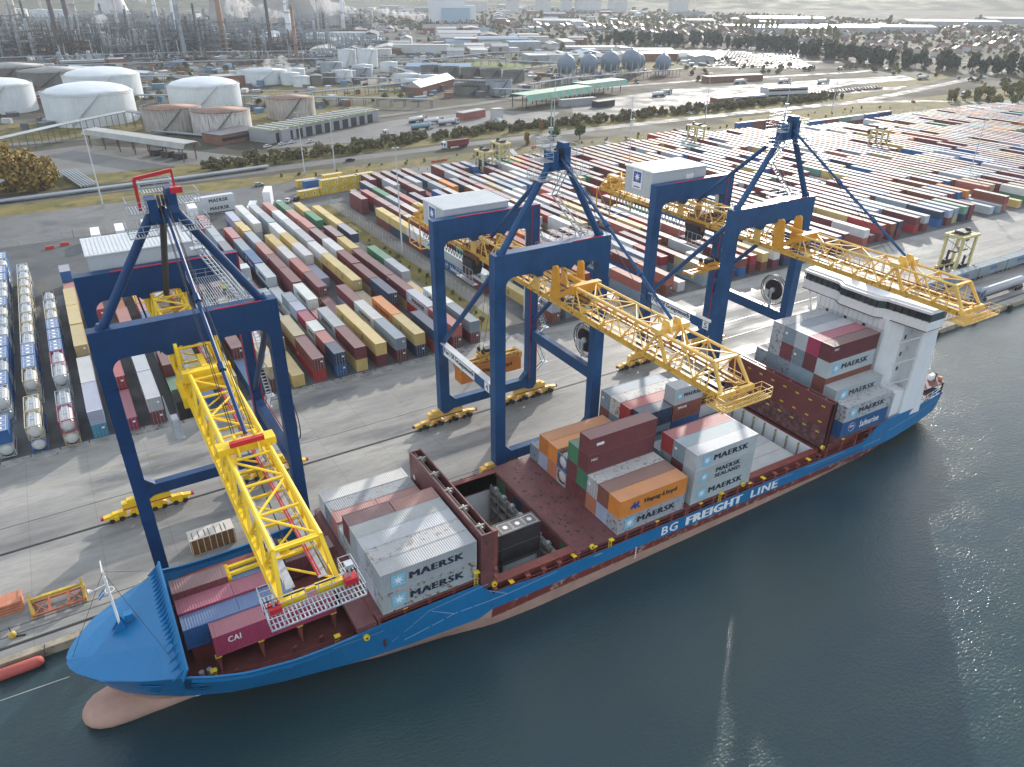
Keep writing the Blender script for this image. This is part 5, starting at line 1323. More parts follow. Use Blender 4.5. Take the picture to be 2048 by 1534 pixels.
# lane kerb strips between the rows
# ================================================================ vehicles and quay gear
carglass = mat('car_glass', (.03,.035,.04), .12, .05); tyre = black; carp = mat('car_paint', (0,0,0), .25, .02, objcol=True)
def wheel(g, x, y, z, r, w_, k): g.tube((x,y-w_/2,z),(x,y+w_/2,z),r,12,k=k)
_v = {}
def carparts():
    if 'car' in _v: return _v['car']
    b = MB(); b.prism([(-2.1,.35),(2.1,.35),(2.1,.75),(1.9,.9),(1.1,.95),(-1.9,1.0),(-2.1,.8)], 'y', -.85, .85); b.prism([(1.0,.95),(.4,1.42),(-1.2,1.44),(-1.8,.98)], 'y', -.72, .72)
    gl = MB(); gl.prism([(.93,1.0),(.42,1.36),(-1.2,1.37),(-1.62,1.02)], 'y', -.74, .74)
    gl.add([(1.06,-.66,.95),(1.06,.66,.95),(.46,.62,1.4),(.46,-.62,1.4)], [(0,1,2,3)]); gl.add([(-1.84,-.66,1.0),(-1.84,.66,1.0),(-1.26,.62,1.42),(-1.26,-.62,1.42)], [(0,1,2,3)])
    wh = []
    for sx in (-1.3,1.3):
        for sy in (-.78,.78): q = MB(); wheel(q, sx, sy, .32, .32, .2, 0); wh.append(q.mesh('wheel', black))
    _v['car'] = (b.mesh('car_body', carp), gl.mesh('car_window', carglass), wh); return _v['car']
CAR = [(.55,.56,.57),(.6,.6,.6),(.25,.26,.28),(.02,.02,.025),(.30,.02,.02),(.03,.08,.25),(.4,.42,.44),(.08,.09,.1)]
def car(x, y, rz, label, group=None, col=None, parts=True, sc=1):
    b, gl, wh = carparts(); col = col or random.choice(CAR)
    if parts:
        r = thing('parked_car', (x,y,.02), label, 'car', group, rz); o = link('car_body', b, r); o.color = (*col,1); link('car_window', gl, r)
        for q in wh: link('wheel', q, r)
    else:
        if 'car1' not in _v:
            g = MB(); g.prism([(-2.1,.25),(2.1,.25),(2.1,.75),(1.9,.9),(1.1,.95),(-1.9,1.0),(-2.1,.8)], 'y', -.85, .85); g.prism([(1.0,.95),(.4,1.42),(-1.2,1.44),(-1.8,.98)], 'y', -.72, .72, k=1); g.box(-1.2,.4,-.7,.7,1.42,1.46,k=0); _v['car1'] = g.mesh('parked_car', [carp, carglass])
        r = link('parked_car', _v['car1'], None, (x,y,.02), rz); r.color = (*col,1); tag(r, label, 'car', group)
    return r
def lorry(x, y, rz, label, cab=(.6,.6,.6), load='box', col=(.2,.03,.03), L_=12.2, name='lorry', group=None, z=.03):
    r = thing(name, (x,y,z), label, 'lorry', group, rz)
    g = MB(); g.prism([(0,.6),(2.3,.6),(2.3,1.9),(2.0,3.2),(.2,3.6),(0,3.4)], 'y', -1.2, 1.2); o = g.build('lorry_cab', carp, r, split=False); o.color = (*cab,1)
    g = MB(); g.add([(2.33,-1.0,1.9),(2.33,1.0,1.9),(2.06,1.0,3.0),(2.06,-1.0,3.0)], [(0,1,2,3)]); g.box(.9,1.9,-1.22,-1.2,1.8,2.7); g.box(.9,1.9,1.2,1.22,1.8,2.7); g.build('cab_window', carglass, r, split=False)
    for x_ in (1.5,-1.4,-L_+1.0,-L_+2.3,-L_+3.6):
        for y_ in (-.95,.95): q = MB(); wheel(q, x_, y_, .5, .5, .35, 0); q.build('wheel', black, r)
    g = MB(); g.box(-L_-.4,.4,-.5,.5,.75,1.05); g.build('chassis', dark, r)
    if load == 'box':
        b = link('container_body', cmesh(L_, 2.6), r, (-L_/2-.3,0,1.1)); b.color = (*col,1)
    elif load == 'tank':
        g = MB(); g.lathe((0,0,2.2), [(.3,-L_-.2),(.95,-L_+.1),(1.12,-L_+.5),(1.12,-.9),(.95,-.5),(.3,-.3)], 16, axis='x'); o = g.build('tank', mat('tank_shell_paint', ()), r, True); o.color = (*col,1)
        g = MB(); g.box(-L_+1,-1.2,-.3,.3,3.3,3.36); g.build('top_walkway', galv, r)
    return r
def straddle(c, rz, label, H=11.5, L_=8.0, W_=4.7):
    sy_ = mat('carrier_yellow', (.58,.50,.22), .5, .15, 1., spot=.3, spotcol=(.15,.12,.06), spotscale=2.)
    r = thing('straddle_carrier', c, label, 'straddle carrier', 'straddle carriers in the terminal', rz)
    for s in (-1, 1):
        g = MB(); g.box(-L_/2-.6, L_/2+.6, s*W_/2-.35, s*W_/2+.35, 1.0, 1.7); g.build('side_beam', sy_, r)
        g = MB()
        for x in (-L_/2+.9, L_/2-.9): g.box(x-.35,x+.35,s*W_/2-.3,s*W_/2+.3,1.7,H-1)
        g.build('leg', sy_, r)
        g = MB(); g.bar((-L_/2+1,s*W_/2,2),(L_/2-1,s*W_/2,6),.12); g.bar((-L_/2+1,s*W_/2,H-2),(L_/2-1,s*W_/2,6.4),.12); g.box(-1.6,1.6,s*W_/2-.5,s*W_/2+.5,1.7,3.0); g.box(-.3,.3,s*W_/2-.2,s*W_/2+.2,3,5.4); g.build('drive_unit', dark, r)
        for x in (-L_/2+.2,-1.4,1.4,L_/2-.2):
            q = MB(); q.tube((x,s*W_/2-.25,.75),(x,s*W_/2+.25,.75),.75,14); q.build('wheel', black, r)
        g = MB(); g.box(-L_/2-.2,L_/2+.2,s*W_/2-.4,s*W_/2+.4,H-1,H-.3); g.build('top_beam', sy_, r)
    g = MB(); g.box(-L_/2,-L_/2+.7,-W_/2+.4,W_/2-.4,H-1,H-.4); g.box(L_/2-.7,L_/2,-W_/2+.4,W_/2-.4,H-1,H-.4); g.box(-L_/2+.8,L_/2-.8,-W_/2+.5,-W_/2+1.6,H-.7,H-.5); g.build('cross_beam', sy_, r)
    g = MB(); g.box(-1.8,1.6,-1.3,1.3,H-.3,H+.3); g.tube((-2.4,-1,H+.2),(-2.4,1,H+.2),.5,10); g.box(1.9,2.6,-.6,.6,H-.3,H+.9); g.build('engine_deck', dark, r)
    g = MB(); g.box(L_/2,L_/2+1.4,.4,1.8,H-3.4,H-1.2); g.build('driver_cab', carglass, r)
    g = MB(); g.box(-3,3,-1.1,1.1,6.2,6.6)
    for sx in (-2.6,2.6):
        for sy in (-1,1): g.bar((sx*.6,sy,6.6),(sx*.6,sy,H-.6),.06)
    g.build('spreader_frame', dark, r)
    return r
straddle((193.6,46.6,0), 0, 'tall yellow straddle carrier parked alone on the apron behind the ship bridge')
straddle((135,216.5,0), pi/2, 'yellow straddle carrier at the back of the yard, left of the pair', 11)
straddle((144.5,219,0), pi/2, 'taller looking straddle carrier at the back of the yard, right of the pair', 13)
straddle((252.5,214,0), pi/2, 'straddle carrier in front of the short row of stacks by the terminal road', 12)
straddle((323,163,0), pi/2, 'straddle carrier working over the rows in the far right yard', 12)
# spreader frame resting on the quay by the bow
r = thing('spare_spreader', (-32.9,31.6,.02), 'rusty orange and yellow spreader frame lying on the quay left of the bow', 'spreader frame')
og = mat('worn_orange_paint', (.40,.11,.05), .65, .25, 1.2, spot=.3, spotcol=(.2,.1,.06)); oy = mat('worn_yellow_paint', (.55,.38,.06), .6, .3, 1., spot=.35, spotcol=(.15,.09,.05))
g = MB(); [g.bar((-3,y,.5),(3,y,.5),.22) for y in (-1.4,1.3)]; [g.bar((x,-1.4,.5),(x,1.3,.5),.3 if abs(x) < 1 else .25) for x in (-3,-1.1,1.1,3)]
g.bar((-3,-1.4,.5),(-1.1,1.3,.5),.12); g.bar((-3,1.3,.5),(-1.1,-1.4,.5),.12); g.bar((3,-1.4,.5),(1.1,1.3,.5),.12); g.bar((3,1.3,.5),(1.1,-1.4,.5),.12); g.build('lower_frame', og, r)
g = MB(); g.bar((-2.9,.2,1.9),(2.9,.2,1.9),.32); g.bar((-1.6,.2,1.9),(1.6,.2,1.9),.42); g.build('upper_beam', oy, r)
for sx in (-3,3):
    g = MB(); g.bar((sx,-1.4,.2),(sx,.2,2.2),.3); g.bar((sx,1.3,.2),(sx,.2,2.2),.3); g.bar((sx,-1.4,.1),(sx,1.4,.1),.25); g.bar((sx,.2,2.0),(sx,.7,2.5),.3); g.build('end_frame', oy, r)
r = thing('stacked_flat_racks', (-40.0,34.0,.02), 'stack of worn orange flat racks at the left edge of the quay', 'flat racks')
for i in range(4):
    g = MB(); g.box(-3,3,-1.2,1.2,i*.42,i*.42+.3); g.box(-3.05,-2.8,-1.25,1.25,i*.42,i*.42+.38); g.box(2.8,3.05,-1.25,1.25,i*.42,i*.42+.38); [g.box(-2.9+k*.5,-2.75+k*.5,-1.22,-1.2,i*.42+.05,i*.42+.28) for k in range(11)]
    g.build('flat_rack', mat('faded_orange', (.52,.20,.11), .7, .2, 1., spot=.25), r)
r = thing('crated_container', (-13.1,33.5,.02), 'brown sided container with pale straps standing on the quay behind the bow', 'container')
g = MB(); g.box(-3.03,3.03,-1.2,1.2,0,2.5); g.build('side_panel', mat('brown_tarp', (.19,.095,.035), .7, .3, 3.), r)
g = MB(); g.box(-3.05,3.05,-1.24,1.24,2.5,2.6); g.box(-3.08,-3.03,-1.24,1.24,0,2.5)
for i in range(8): x = -2.9+i*.83; g.box(x-.06,x+.06,-1.25,-1.2,0,2.5)
g.build('strap', mat('cream_straps', (.6,.55,.48), .7, .1, 2.), r)
g = MB(); [g.box(-2.6+i*.75+.1*(i%3),-2.5+i*.75+.1*(i%3),-1.0,.6,2.6,2.63) for i in range(7)]; g.build('roof_gap', dark, r)
r = thing('mooring_weight', (-38.2,28.2,.02), 'small yellow round weight on the quay near the left edge', 'weight')
g = MB(); g.lathe((0,0,0), [(.3,0),(.45,.3),(.4,.7),(.15,.9)], 14); g.build('weight_body', oy, r, True); g = MB(); g.bar((0,0,.8),(-.1,.1,1.7),.08); g.bar((.05,0,.1),(1.3,-.4,.1),.2); g.build('hook', dark, r)
r = thing('quay_fender', (-37.8,23.0,-.55), 'long faded red fender floating against the quay wall left of the bow', 'fender')
g = MB(); g.lathe((0,0,0), [(.2,-2.6),(.55,-2.4),(.7,-2.0),(.7,2.0),(.55,2.4),(.2,2.6)], 18, axis='x'); g.build('fender_body', mat('faded_red_rubber', (.42,.09,.07), .7, .15, 1., spot=.25, spotcol=(.5,.3,.28)), r, True)
g = MB(); g.bar((-2.6,0,0),(-3.0,1.2,1.2),.08); g.bar((2.6,0,0),(3.0,1.2,1.2),.08); g.build('fender_chain', dark, r)
for i, x in enumerate((-20,-5,12,30,48,66,84,102,118,134,150,166,182)):
    g = MB(); g.box(x-.6,x+.6,23.5,24.14,-1.6,-.1); g.box(x-.75,x+.75,23.35,23.5,-1.4,-.2); o = g.build('rubber_fender', black); tag(o, 'black rubber fender on the quay wall beside the ship', 'fender', 'rubber fenders along the quay wall')
g = MB(); g.tube((-70,20,-.4),(-31.3,10.2,7.2),.05,6); tag(g.build('mooring_rope', mat('rope', (.45,.42,.36), .8)), 'pale mooring rope running left from the bow', 'rope')
for i, x in enumerate((-44,-26,-6,14,34,54,74,94,114,134,154,174)):
    g = MB(); g.lathe((x,25.7,.016), [(.3,0),(.22,.1),(.2,.4),(.34,.5),(.3,.6)], 10); o = g.build('bollard', dark); tag(o, 'black mooring bollard on the stone quay edge', 'bollard', 'bollards along the quay edge')
container((70.2,33.3,.02), L40, 2.75, 'white', 'white container on the quay behind the ship amidships', None, 0, 'M', -1)
# flat wagons with long boxes on the dock railway, and the tank lorry
for i in range(6):
    x = 171+i*14.1; r = thing('freight_wagon', (x,39.7,.03), f'grey blue box wagon, {ORD[i]} from the ship bridge on the dock railway', 'wagon', 'freight wagons on the dock railway')
    b = link('wagon_box', cmesh(L45, 2.75), r, (0,0,1.0)); b.color = (.23,.29,.32,1)
    g = MB(); g.box(-6.7,6.7,-1.2,1.2,.75,1.0); [g.tube((x_,y_-.1,.45),(x_,y_+.1,.45),.45,10) for x_ in (-5.6,-3.8,3.8,5.6) for y_ in (-.75,.75)]; g.build('wagon_chassis', dark, r, split=False)
    g = MB(); g.box(-1.6,1.2,-1.26,-1.22,2.2,3.1); g.box(1.2,1.9,-1.26,-1.22,2.0,2.9,k=1); g.build('wagon_badge', [mat('wagon_badge_paint', (.03,.16,.36) , .6), red], r)
lorry(177.5,29.8,pi,'dark blue lorry with a long tank trailer on the quay beyond the bridge',(.10,.15,.22),'tank',(.30,.31,.33),20.0)
# lamp masts
_mast = None
def mast(x, y, h_, label, heads=2):
    r = thing('lamp_mast', (x,y,0), label, 'lamp mast', 'tall lighting masts')
    g = MB(); g.tube((0,0,0),(0,0,h_),.28,8,.12); g.build('mast_pole', mat('mast_grey', (.50,.52,.54), .5, .05), r)
    g = MB(); g.box(-.3,.3,-.3,.3,0,1.4); g.build('mast_base', conc, r)
    for s in (-1,1): q = MB(); q.bar((0,0,h_),(s*1.2,0,h_+.1),.1); q.box(s*.7-.4,s*.7+.4,-.35,.35,h_+.05,h_+.3); q.build('lamp_head', galv, r, split=False)
    return r
for x, y, h_, lab in ((-8.4,241.4,33,'grey lighting mast left of the first crane tower by the road'),(69.8,255.4,25,'lighting mast behind the yellow cabins'),(63.2,138.9,31,'lighting mast rising from the grass strip between the yard blocks'),(69.5,80,22,'lighting mast standing between the legs of the middle crane'),(211.4,277,30,'lighting mast by the two round trees on the road verge'),(314,269.8,27,'lighting mast on the verge left of the far crane top'),(414,259,27,'lighting mast on the verge behind the right yard'),(300.2,104.4,26,'lighting mast among the containers of the right yard'),(82,252,24,'second mast behind the yellow cabins'),(226,232,24,'mast beside the parked lorries at the back of the terminal'),(183,180,24,'mast among the rows behind the middle crane')): mast(x, y, h_, lab)
# fence between the blocks
def fence(name, pts, h_, label, step=3.0):
    r = thing(name, (pts[0][0],pts[0][1],0), label, 'fence'); fp = MB(); fw = MB(); x0, y0 = pts[0]
    for a, b in zip(pts, pts[1:]):
        d = sqrt((a[0]-b[0])**2+(a[1]-b[1])**2); n_ = max(1, int(d/step))
        for i in range(n_+1): x, y = a[0]+(b[0]-a[0])*i/n_-x0, a[1]+(b[1]-a[1])*i/n_-y0; fp.box(x-.05,x+.05,y-.05,y+.05,0,h_); fp.bar((x,y,h_),(x+.25,y,h_+.4),.07)
        for z in (.3,.9,1.5,2.1,h_-.05): fw.bar((a[0]-x0,a[1]-y0,z),(b[0]-x0,b[1]-y0,z),.035)
    o = fp.build('fence_posts', galv, r, split=False); o['kind'] = 'stuff'; fw.build('fence_wires', galv, r, split=False)
fence('security_fence', [(63.5,80),(63.5,205)], 2.6, 'mesh fence along the grass strip between the middle and right yards', 2.5)
fence('security_fence', [(-90,205),(-20,207),(20,208),(44,206)], 2.4, 'mesh fence at the back of the left yard rows')
fence('security_fence', [(100,247),(200,248),(330,236),(480,236)], 2.4, 'mesh fence along the verge behind the terminal road', 5)
sheet('grass_strip', 57.5, 62.8, 78, 205, .03, grassm)
sheet('gravel_path', 62.8, 68.4, 78, 205, .026, siltm)
# yellow site cabins, long blue container, cars
def cabin(x, y, z, L_, rz, label, col=(.60,.42,.05)):
    r = thing('site_cabin', (x,y,z), label, 'cabin', 'yellow site cabins', rz); g = MB(); g.box(-L_/2,L_/2,-1.25,1.25,0,2.6); g.build('cabin_wall', mat('cabin_yellow', col, .55, .2, .7, spot=.28), r)
    g = MB(); g.box(-L_/2-.03,L_/2+.03,-1.28,1.28,2.6,2.68); g.build('cabin_roof', mat('cabin_roof', (.55,.45,.25), .6, .2), r)
    for sx in (-L_/4, L_/4): q = MB(); q.box(sx-.5,sx+.5,-1.29,-1.25,1.1,1.9); q.box(sx-.3,sx+.3,-1.31,-1.29,1.25,1.75,k=1); q.build('cabin_window', [letw, glass], r, split=False)
for i, (x, y, z) in enumerate(((60,219.5,0),(68.5,221,0),(76.8,222.3,0),(69.5,221.2,2.7),(77.2,222.4,2.7),(84.5,224,2.7),(84.8,224,0),(73,229,2.7),(73,229,0),(64.5,236.5,0))): cabin(x, y, z, 8.2, radians(8), f'yellow site cabin, {ORD[i]} of the group behind the middle yard, {"upper" if z else "ground"} level')
container((68,229.5,1.2), 13.6, 2.7, 'blue', 'long blue trailer beside the yellow site cabins', None, radians(8))
for i, (x, y) in enumerate(((47.5,214.5),(51.2,216),(54.6,217))): car(x, y, radians(60), ('white car','silver car','dark car')[i]+' parked left of the yellow cabins', None, CAR[(0,1,3)[i]])
for i, (x, y, rz) in enumerate(((96,272,0),(48,245.5,.1),(330,300,1.4),(520,243,.6),(505,262,.9))): car(x, y, rz, ('white car on the road above the yard','small car behind the first crane mast','car parked by the depot fence','car waiting at the terminal gate','car leaving the roundabout')[i])
lorry(147,276.2,radians(184),'white lorry with a maroon container driving left on the road',(.6,.62,.65),'box',(.20,.035,.035))
lorry(212.6,224,radians(-100),'grey curtain lorry parked at the back of the terminal',(.25,.28,.3),'box',(.36,.38,.38))
lorry(231,225,radians(-85),'tan box lorry parked beside the short stacks',(.4,.35,.25),'box',(.44,.38,.24))
lorry(160,232,radians(-110),'white trailer lorry behind the pair of straddle carriers',(.5,.5,.5),'box',(.55,.56,.56))
lorry(566,262,radians(190),'white lorry leaving the roundabout by the autumn wood',(.6,.6,.6),'box',(.6,.6,.6)); lorry(345,238,radians(180),'blue box lorry behind the far crane top',(.2,.25,.3),'box',(.02,.10,.28))
for i, (x, y, rz, c, l_) in enumerate(((172,356,.35,(.62,.63,.63),'white tank lorry nearest the depot building'),(164,331,.05,(.20,.32,.40),'blue and grey tank lorry in the depot yard'),(184,338,.1,(.55,.56,.56),'silver tank lorry right of the blue one'),(178,346,.2,(.6,.6,.6),'short white tank lorry behind the silver one'),(206,326,1.4,(.5,.5,.5),'tank lorry on the curved depot road'),(372,372,.1,(.6,.6,.6),'white tank trailer in the wide yard right of the green roofs'),(384,379,.1,(.3,.33,.37),'grey tank lorry in the wide yard right of the green roofs'),(485,400,0,(.6,.6,.6),'far tank trailer behind the white office'),(545,366,0,(.6,.6,.6),'pair of tank trailers right of the office, near one'),(520,385,0,(.6,.6,.6),'tank trailer behind the office, middle one'),(650,345,0,(.6,.6,.6),'tank lorry on the far perimeter road'))): lorry(x, y, rz, l_, (.5,.5,.5), 'tank', c, 11)
lorry(135,321,radians(170),'small red and white tractor unit in the depot yard',(.62,.6,.6),'none',(0,0,0),4.2)
# short stacks and boxes at the back of the terminal, white trailers behind the left yard
for i, (x, c1, c2) in enumerate(((241,'red','maroon'),(246,'salmon','maroon'),(251,'red','navy'),(256,'maroon','maroon'),(261,'bluegrey','blue'),(266,'tan','blue'),(271,'bluegrey','navy'))):
    for j, c in enumerate((c2, c1)): e = (x, 224, j*2.6, L40, 2.59, c)
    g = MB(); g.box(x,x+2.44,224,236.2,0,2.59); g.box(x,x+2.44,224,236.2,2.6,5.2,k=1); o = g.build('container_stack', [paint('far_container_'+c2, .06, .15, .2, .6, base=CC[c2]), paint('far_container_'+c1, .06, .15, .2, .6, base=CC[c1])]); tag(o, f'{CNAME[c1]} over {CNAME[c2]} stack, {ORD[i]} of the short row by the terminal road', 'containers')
for i, (x, y, c, rz) in enumerate(((312,238,'blue',0),(324,238,'brown',0),(336,236,'salmon',0),(352,222,'blue',0),(364,222,'brown',0),(376,222.5,'seagreen',0),(388,223,'grey',0),(402,223,'blue',0),(416,224,'navy',0),(470,204,'lilac',0),(486,203,'navy',0),(503,201,'grey',0))):
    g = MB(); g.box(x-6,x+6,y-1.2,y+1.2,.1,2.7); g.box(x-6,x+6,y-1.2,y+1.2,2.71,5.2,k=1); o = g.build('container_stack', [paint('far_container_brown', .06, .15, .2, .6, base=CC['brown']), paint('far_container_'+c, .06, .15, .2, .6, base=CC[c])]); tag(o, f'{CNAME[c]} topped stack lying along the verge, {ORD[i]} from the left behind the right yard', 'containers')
whitebox = [(39.5,208,10,0,'white'),(45,224,10,1,'white'),(32,221,84,1,'grey'),(19,216,84,1,'white'),(11,211,84,0,'white'),(2,203,88,0,'white'),(-5,203,88,0,'white'),(-12,203,88,0,'white'),(32,226,4,0,'grey'),(34,236,4,1,'white'),(48,238,60,0,'red')]
for i, (x, y, rz, st, c) in enumerate(((-14,198,88,0,'white'),(-7,199,88,0,'white'),(1,200,88,0,'white'),(9,201,88,1,'white'),(16,204,88,1,'white'),(25,213,6,1,'grey'),(26,222,5,0,'grey'),(36,206,70,0,'white'),(43.5,213,70,1,'white'))):
    for j in range(st+1):
        g = MB(); L2 = 13.2 if rz < 10 else 9; g.box(-L2/2,L2/2,-1.25,1.25,.9,3.6); rr = thing('trailer', (x,y,j*2.75), f'{CNAME[c]} trailer, {ORD[i]} from the left behind the left yard{", stacked" if j else ""}', 'trailer', 'trailers parked behind the left yard', radians(rz)); g.build('trailer_box', whit if c == 'white' else grey, rr)
        if not j: q = MB(); q.box(-L2/2+.5,L2/2-.5,-.9,.9,.5,.9); [q.tube((-L2/2+1.2+k*1.2,s-.15,.45),(-L2/2+1.2+k*1.2,s+.15,.45),.45,10) for k in range(2) for s in (-1,1)]; q.build('trailer_chassis', dark, rr, split=False)
        if c == 'grey': sidetext('MAERSK', -2.2, 1.6, 6.6, 1.2, letk, rr, .04, y=-1.26)
# cones and barriers in the lorry park
for i in range(26):
    x, y = 112+i*3.4+random.uniform(-1,1), 236+5*sin(i*1.3); g = MB(); g.lathe((x,y,.02), [(.35,0),(.3,.1),(.12,.2),(.05,.9)], 8); o = g.build('lane_post', dark); tag(o, 'short dark marker post standing on the terminal road', 'marker post', 'marker posts on the terminal road')
for i, (x, y) in enumerate(((128,251),(131,251.4),(134,251.8),(162,256),(186,257),(281,258),(-23,199.5),(-27,198))):
    g = MB(); g.box(x-1.2,x+1.2,y-.25,y+.25,.02,.9); g.box(x-1.2,x+1.2,y-.4,y+.4,.02,.15); o = g.build('barrier', mat('barrier_red', (.5,.05,.03), .5)); tag(o, 'red plastic barrier on the terminal road edge', 'barrier', 'red plastic barriers')
# wet patches are part of the asphalt; concrete pads under the row ends
g = MB()
for k in range(-12, 11): x = 15.3+4.5*k; g.box(x-.9,x+3.4,70.9,73.4,.0135,.0175)
tag(g.build('pavement_pads', mat('pad_concrete', (.26,.255,.24), .8, .35, .4, spot=.4, spotcol=(.05,.05,.05), spotscale=.5), fix=False), None, kind='structure')

# ---------------------------------------------------------------- people
skinm = mat('skin', (.42,.24,.17), .6, .05); vestm = mat('yellow_vest', (.62,.72,.05), .6, .05); trous = mat('dark_trousers', (.03,.035,.06), .8, .1); helm = mat('white_helmet', (.7,.7,.7), .4, .02)
def person(x, y, z, rz, label, hi=True):
    J = [((0,0,.95),.15),((0,0,1.2),.16),((0,0,1.42),.15),((0,0,1.53),.06),((0,.01,1.68),.10),((0,.01,1.78),.07),
         ((.10,0,.9),.10),((.11,.02,.5),.07),((.12,-.02,.09),.05),((.12,.12,.04),.045),((-.10,0,.9),.10),((-.12,.10,.5),.07),((-.12,.16,.09),.05),((-.12,.3,.04),.045),
         ((.2,0,1.42),.06),((.27,.02,1.15),.045),((.25,.18,.95),.035),((.25,.25,.9),.03),((-.2,0,1.42),.06),((-.27,-.03,1.15),.045),((-.25,.08,.92),.035),((-.25,.14,.86),.03)]
    Ed = [(0,1),(1,2),(2,3),(3,4),(4,5),(0,6),(6,7),(7,8),(8,9),(0,10),(10,11),(11,12),(12,13),(2,14),(14,15),(15,16),(16,17),(2,18),(18,19),(19,20),(20,21)]
    if 'body' not in _v:
        me = bpy.data.meshes.new('body'); me.from_pydata([j[0] for j in J], Ed, []); o = bpy.data.objects.new('tmp', me); COL.objects.link(o); mo = o.modifiers.new('s','SKIN'); o.modifiers.new('u','SUBSURF').levels = 1
        for v, j in zip(me.skin_vertices[0].data, J): v.radius = (j[1], j[1]*.8 if j[0][2] > .85 else j[1])
        me.skin_vertices[0].data[0].use_root = True
        dg = bpy.context.evaluated_depsgraph_get(); bm_ = bpy.data.meshes.new_from_object(o.evaluated_get(dg)); bpy.data.objects.remove(o); bm_.name = 'body'
        bm_.materials.clear(); [bm_.materials.append(q) for q in (skinm, vestm, trous)]
        for p_ in bm_.polygons: c = p_.center; p_.material_index = 0 if c.z > 1.5 or (abs(c.x) > .2 and c.z < .95 and c.z > .8) else (1 if c.z > .93 else 2); p_.use_smooth = True
        _v['body'] = bm_
        g = MB(); g.lathe((0,.01,1.72), [(.13,0),(.125,.06),(.09,.12),(.02,.145)], 12); _v['helmet'] = g.mesh('helmet', helm, True)
    r = thing('person', (x,y,z), label, 'person', None, rz); link('body', _v['body'], r); link('helmet', _v['helmet'], r); return r
person(-4.6,36,36.2,2.6,'person in a yellow vest and white helmet on the first crane gallery')
person(168.2,236.8,.02,.6,'person walking alone on the terminal road behind the yard')
px_, py_, pz_ = S(108.5,8.5,.45); person(px_,py_,pz_,1.,'person in a yellow vest on the ship stern deck, left one')
px_, py_, pz_ = S(110,10,.45); person(px_,py_,pz_,-1.,'person on the ship stern deck by the rail, right one')
# ================================================================ vegetation
random.seed(5)
trunkm = mat('bark', (.09,.065,.045), .9, .3, 3.)
def leafm(n, c): return mat(n, c, .8, .35, .5)
def crownmesh(name, r, h_, n, m, seed, leaf=.5, lobes=9, tall=1.0):
    rnd = random.Random(seed); g = MB(); C_ = []
    for i in range(lobes):
        a = rnd.uniform(0, 2*pi); rr = rnd.uniform(0, .62)*r; z = h_*rnd.uniform(.18, .82); C_.append((cos(a)*rr*(1-.4*z/h_), sin(a)*rr*(1-.4*z/h_), z, rnd.uniform(.38,.62)*r*(1.1-.5*z/h_)))
    for i in range(n):
        c = rnd.choice(C_); u = Vector((rnd.gauss(0,1), rnd.gauss(0,1), rnd.gauss(0,1))).normalized(); d = c[3]*rnd.uniform(.55, 1.08)
        p = Vector((c[0], c[1], c[2]))+Vector((u.x*d, u.y*d, u.z*d*tall)); s_ = leaf*rnd.uniform(.6, 1.5)
        a = Vector((rnd.gauss(0,1), rnd.gauss(0,1), rnd.gauss(0,1))).normalized(); b = a.cross(u+Vector((.1,.2,.3))).normalized()
        g.add([p-a*s_, p+b*s_*.8, p+a*s_, p-b*s_*.8], [(0,1,2,3)])
    return g.mesh(name, m)
def trunkmesh(h_, r): 
    g = MB(); g.tube((0,0,0),(0,0,h_*.55),r,7,r*.6)
    for i in range(4): a = i*1.7; g.tube((0,0,h_*(.28+.07*i)),(cos(a)*h_*.2,sin(a)*h_*.2,h_*(.55+.06*i)),r*.45,5,r*.15)
    return g.mesh('trunk', trunkm)
kinds = {}
def kind(k, r, h_, n, col, leaf, seeds=3, lobes=9, tall=1.): kinds[k] = ([crownmesh('crown', r, h_, n, leafm('foliage_'+k, col), s_, leaf, lobes, tall) for s_ in range(seeds)], trunkmesh(h_, r*.07))
kind('green', 3.4, 7.5, 700, (.075,.10,.028), .42); kind('amber', 3.2, 7.5, 650, (.22,.13,.025), .42); kind('olive', 3.4, 8, 700, (.13,.125,.03), .45)
kind('dark', 5.5, 15, 700, (.035,.048,.025), .9, 3, 10, 1.3); kind('scrub', 2.8, 3.2, 420, (.13,.11,.05), .34, 4, 8); kind('scrubgreen', 2.4, 3.2, 380, (.14,.15,.05), .34, 3, 8)
kind('poplar', 3.0, 15, 600, (.17,.17,.04), .6, 2, 10, 1.6); kind('big', 8, 14, 2600, (.27,.18,.04), .6, 2, 16)
def tree(x, y, k, label, group, sc=1, z=0):
    cs, tm = kinds[k]; r = thing('shrub' if k.startswith('scrub') else 'tree', (x,y,z), label, 'shrub' if k.startswith('scrub') else 'tree', group, random.uniform(0,6)); r.scale = (sc*random.uniform(.85,1.15), sc*random.uniform(.85,1.15), sc)
    link('crown', random.choice(cs), r); link('trunk', tm, r); return r
tree(204.6,267,'green','round green tree on the verge below the green roofed canopy',None,1.15); tree(219.5,264.5,'green','second round green tree, right of the lighting mast',None,1.05); tree(187.3,266,'amber','small yellow tree on the road verge left of the round trees',None,.9); tree(212,290,'amber','yellow tree beyond the road beside the big canopy shrub',None,.8)
for i, (x, y, s_) in enumerate(((-36,283,1.05),(-27,280,.9),(-42,296,1.15),(-30,293,1.0),(-22,284,.6),(-48,286,1.0),(-38,306,1.1),(-24,296,.7))): tree(x, y, 'big', 'large golden autumn tree in the clump at the left edge', 'autumn trees in the clump at the left edge', s_)
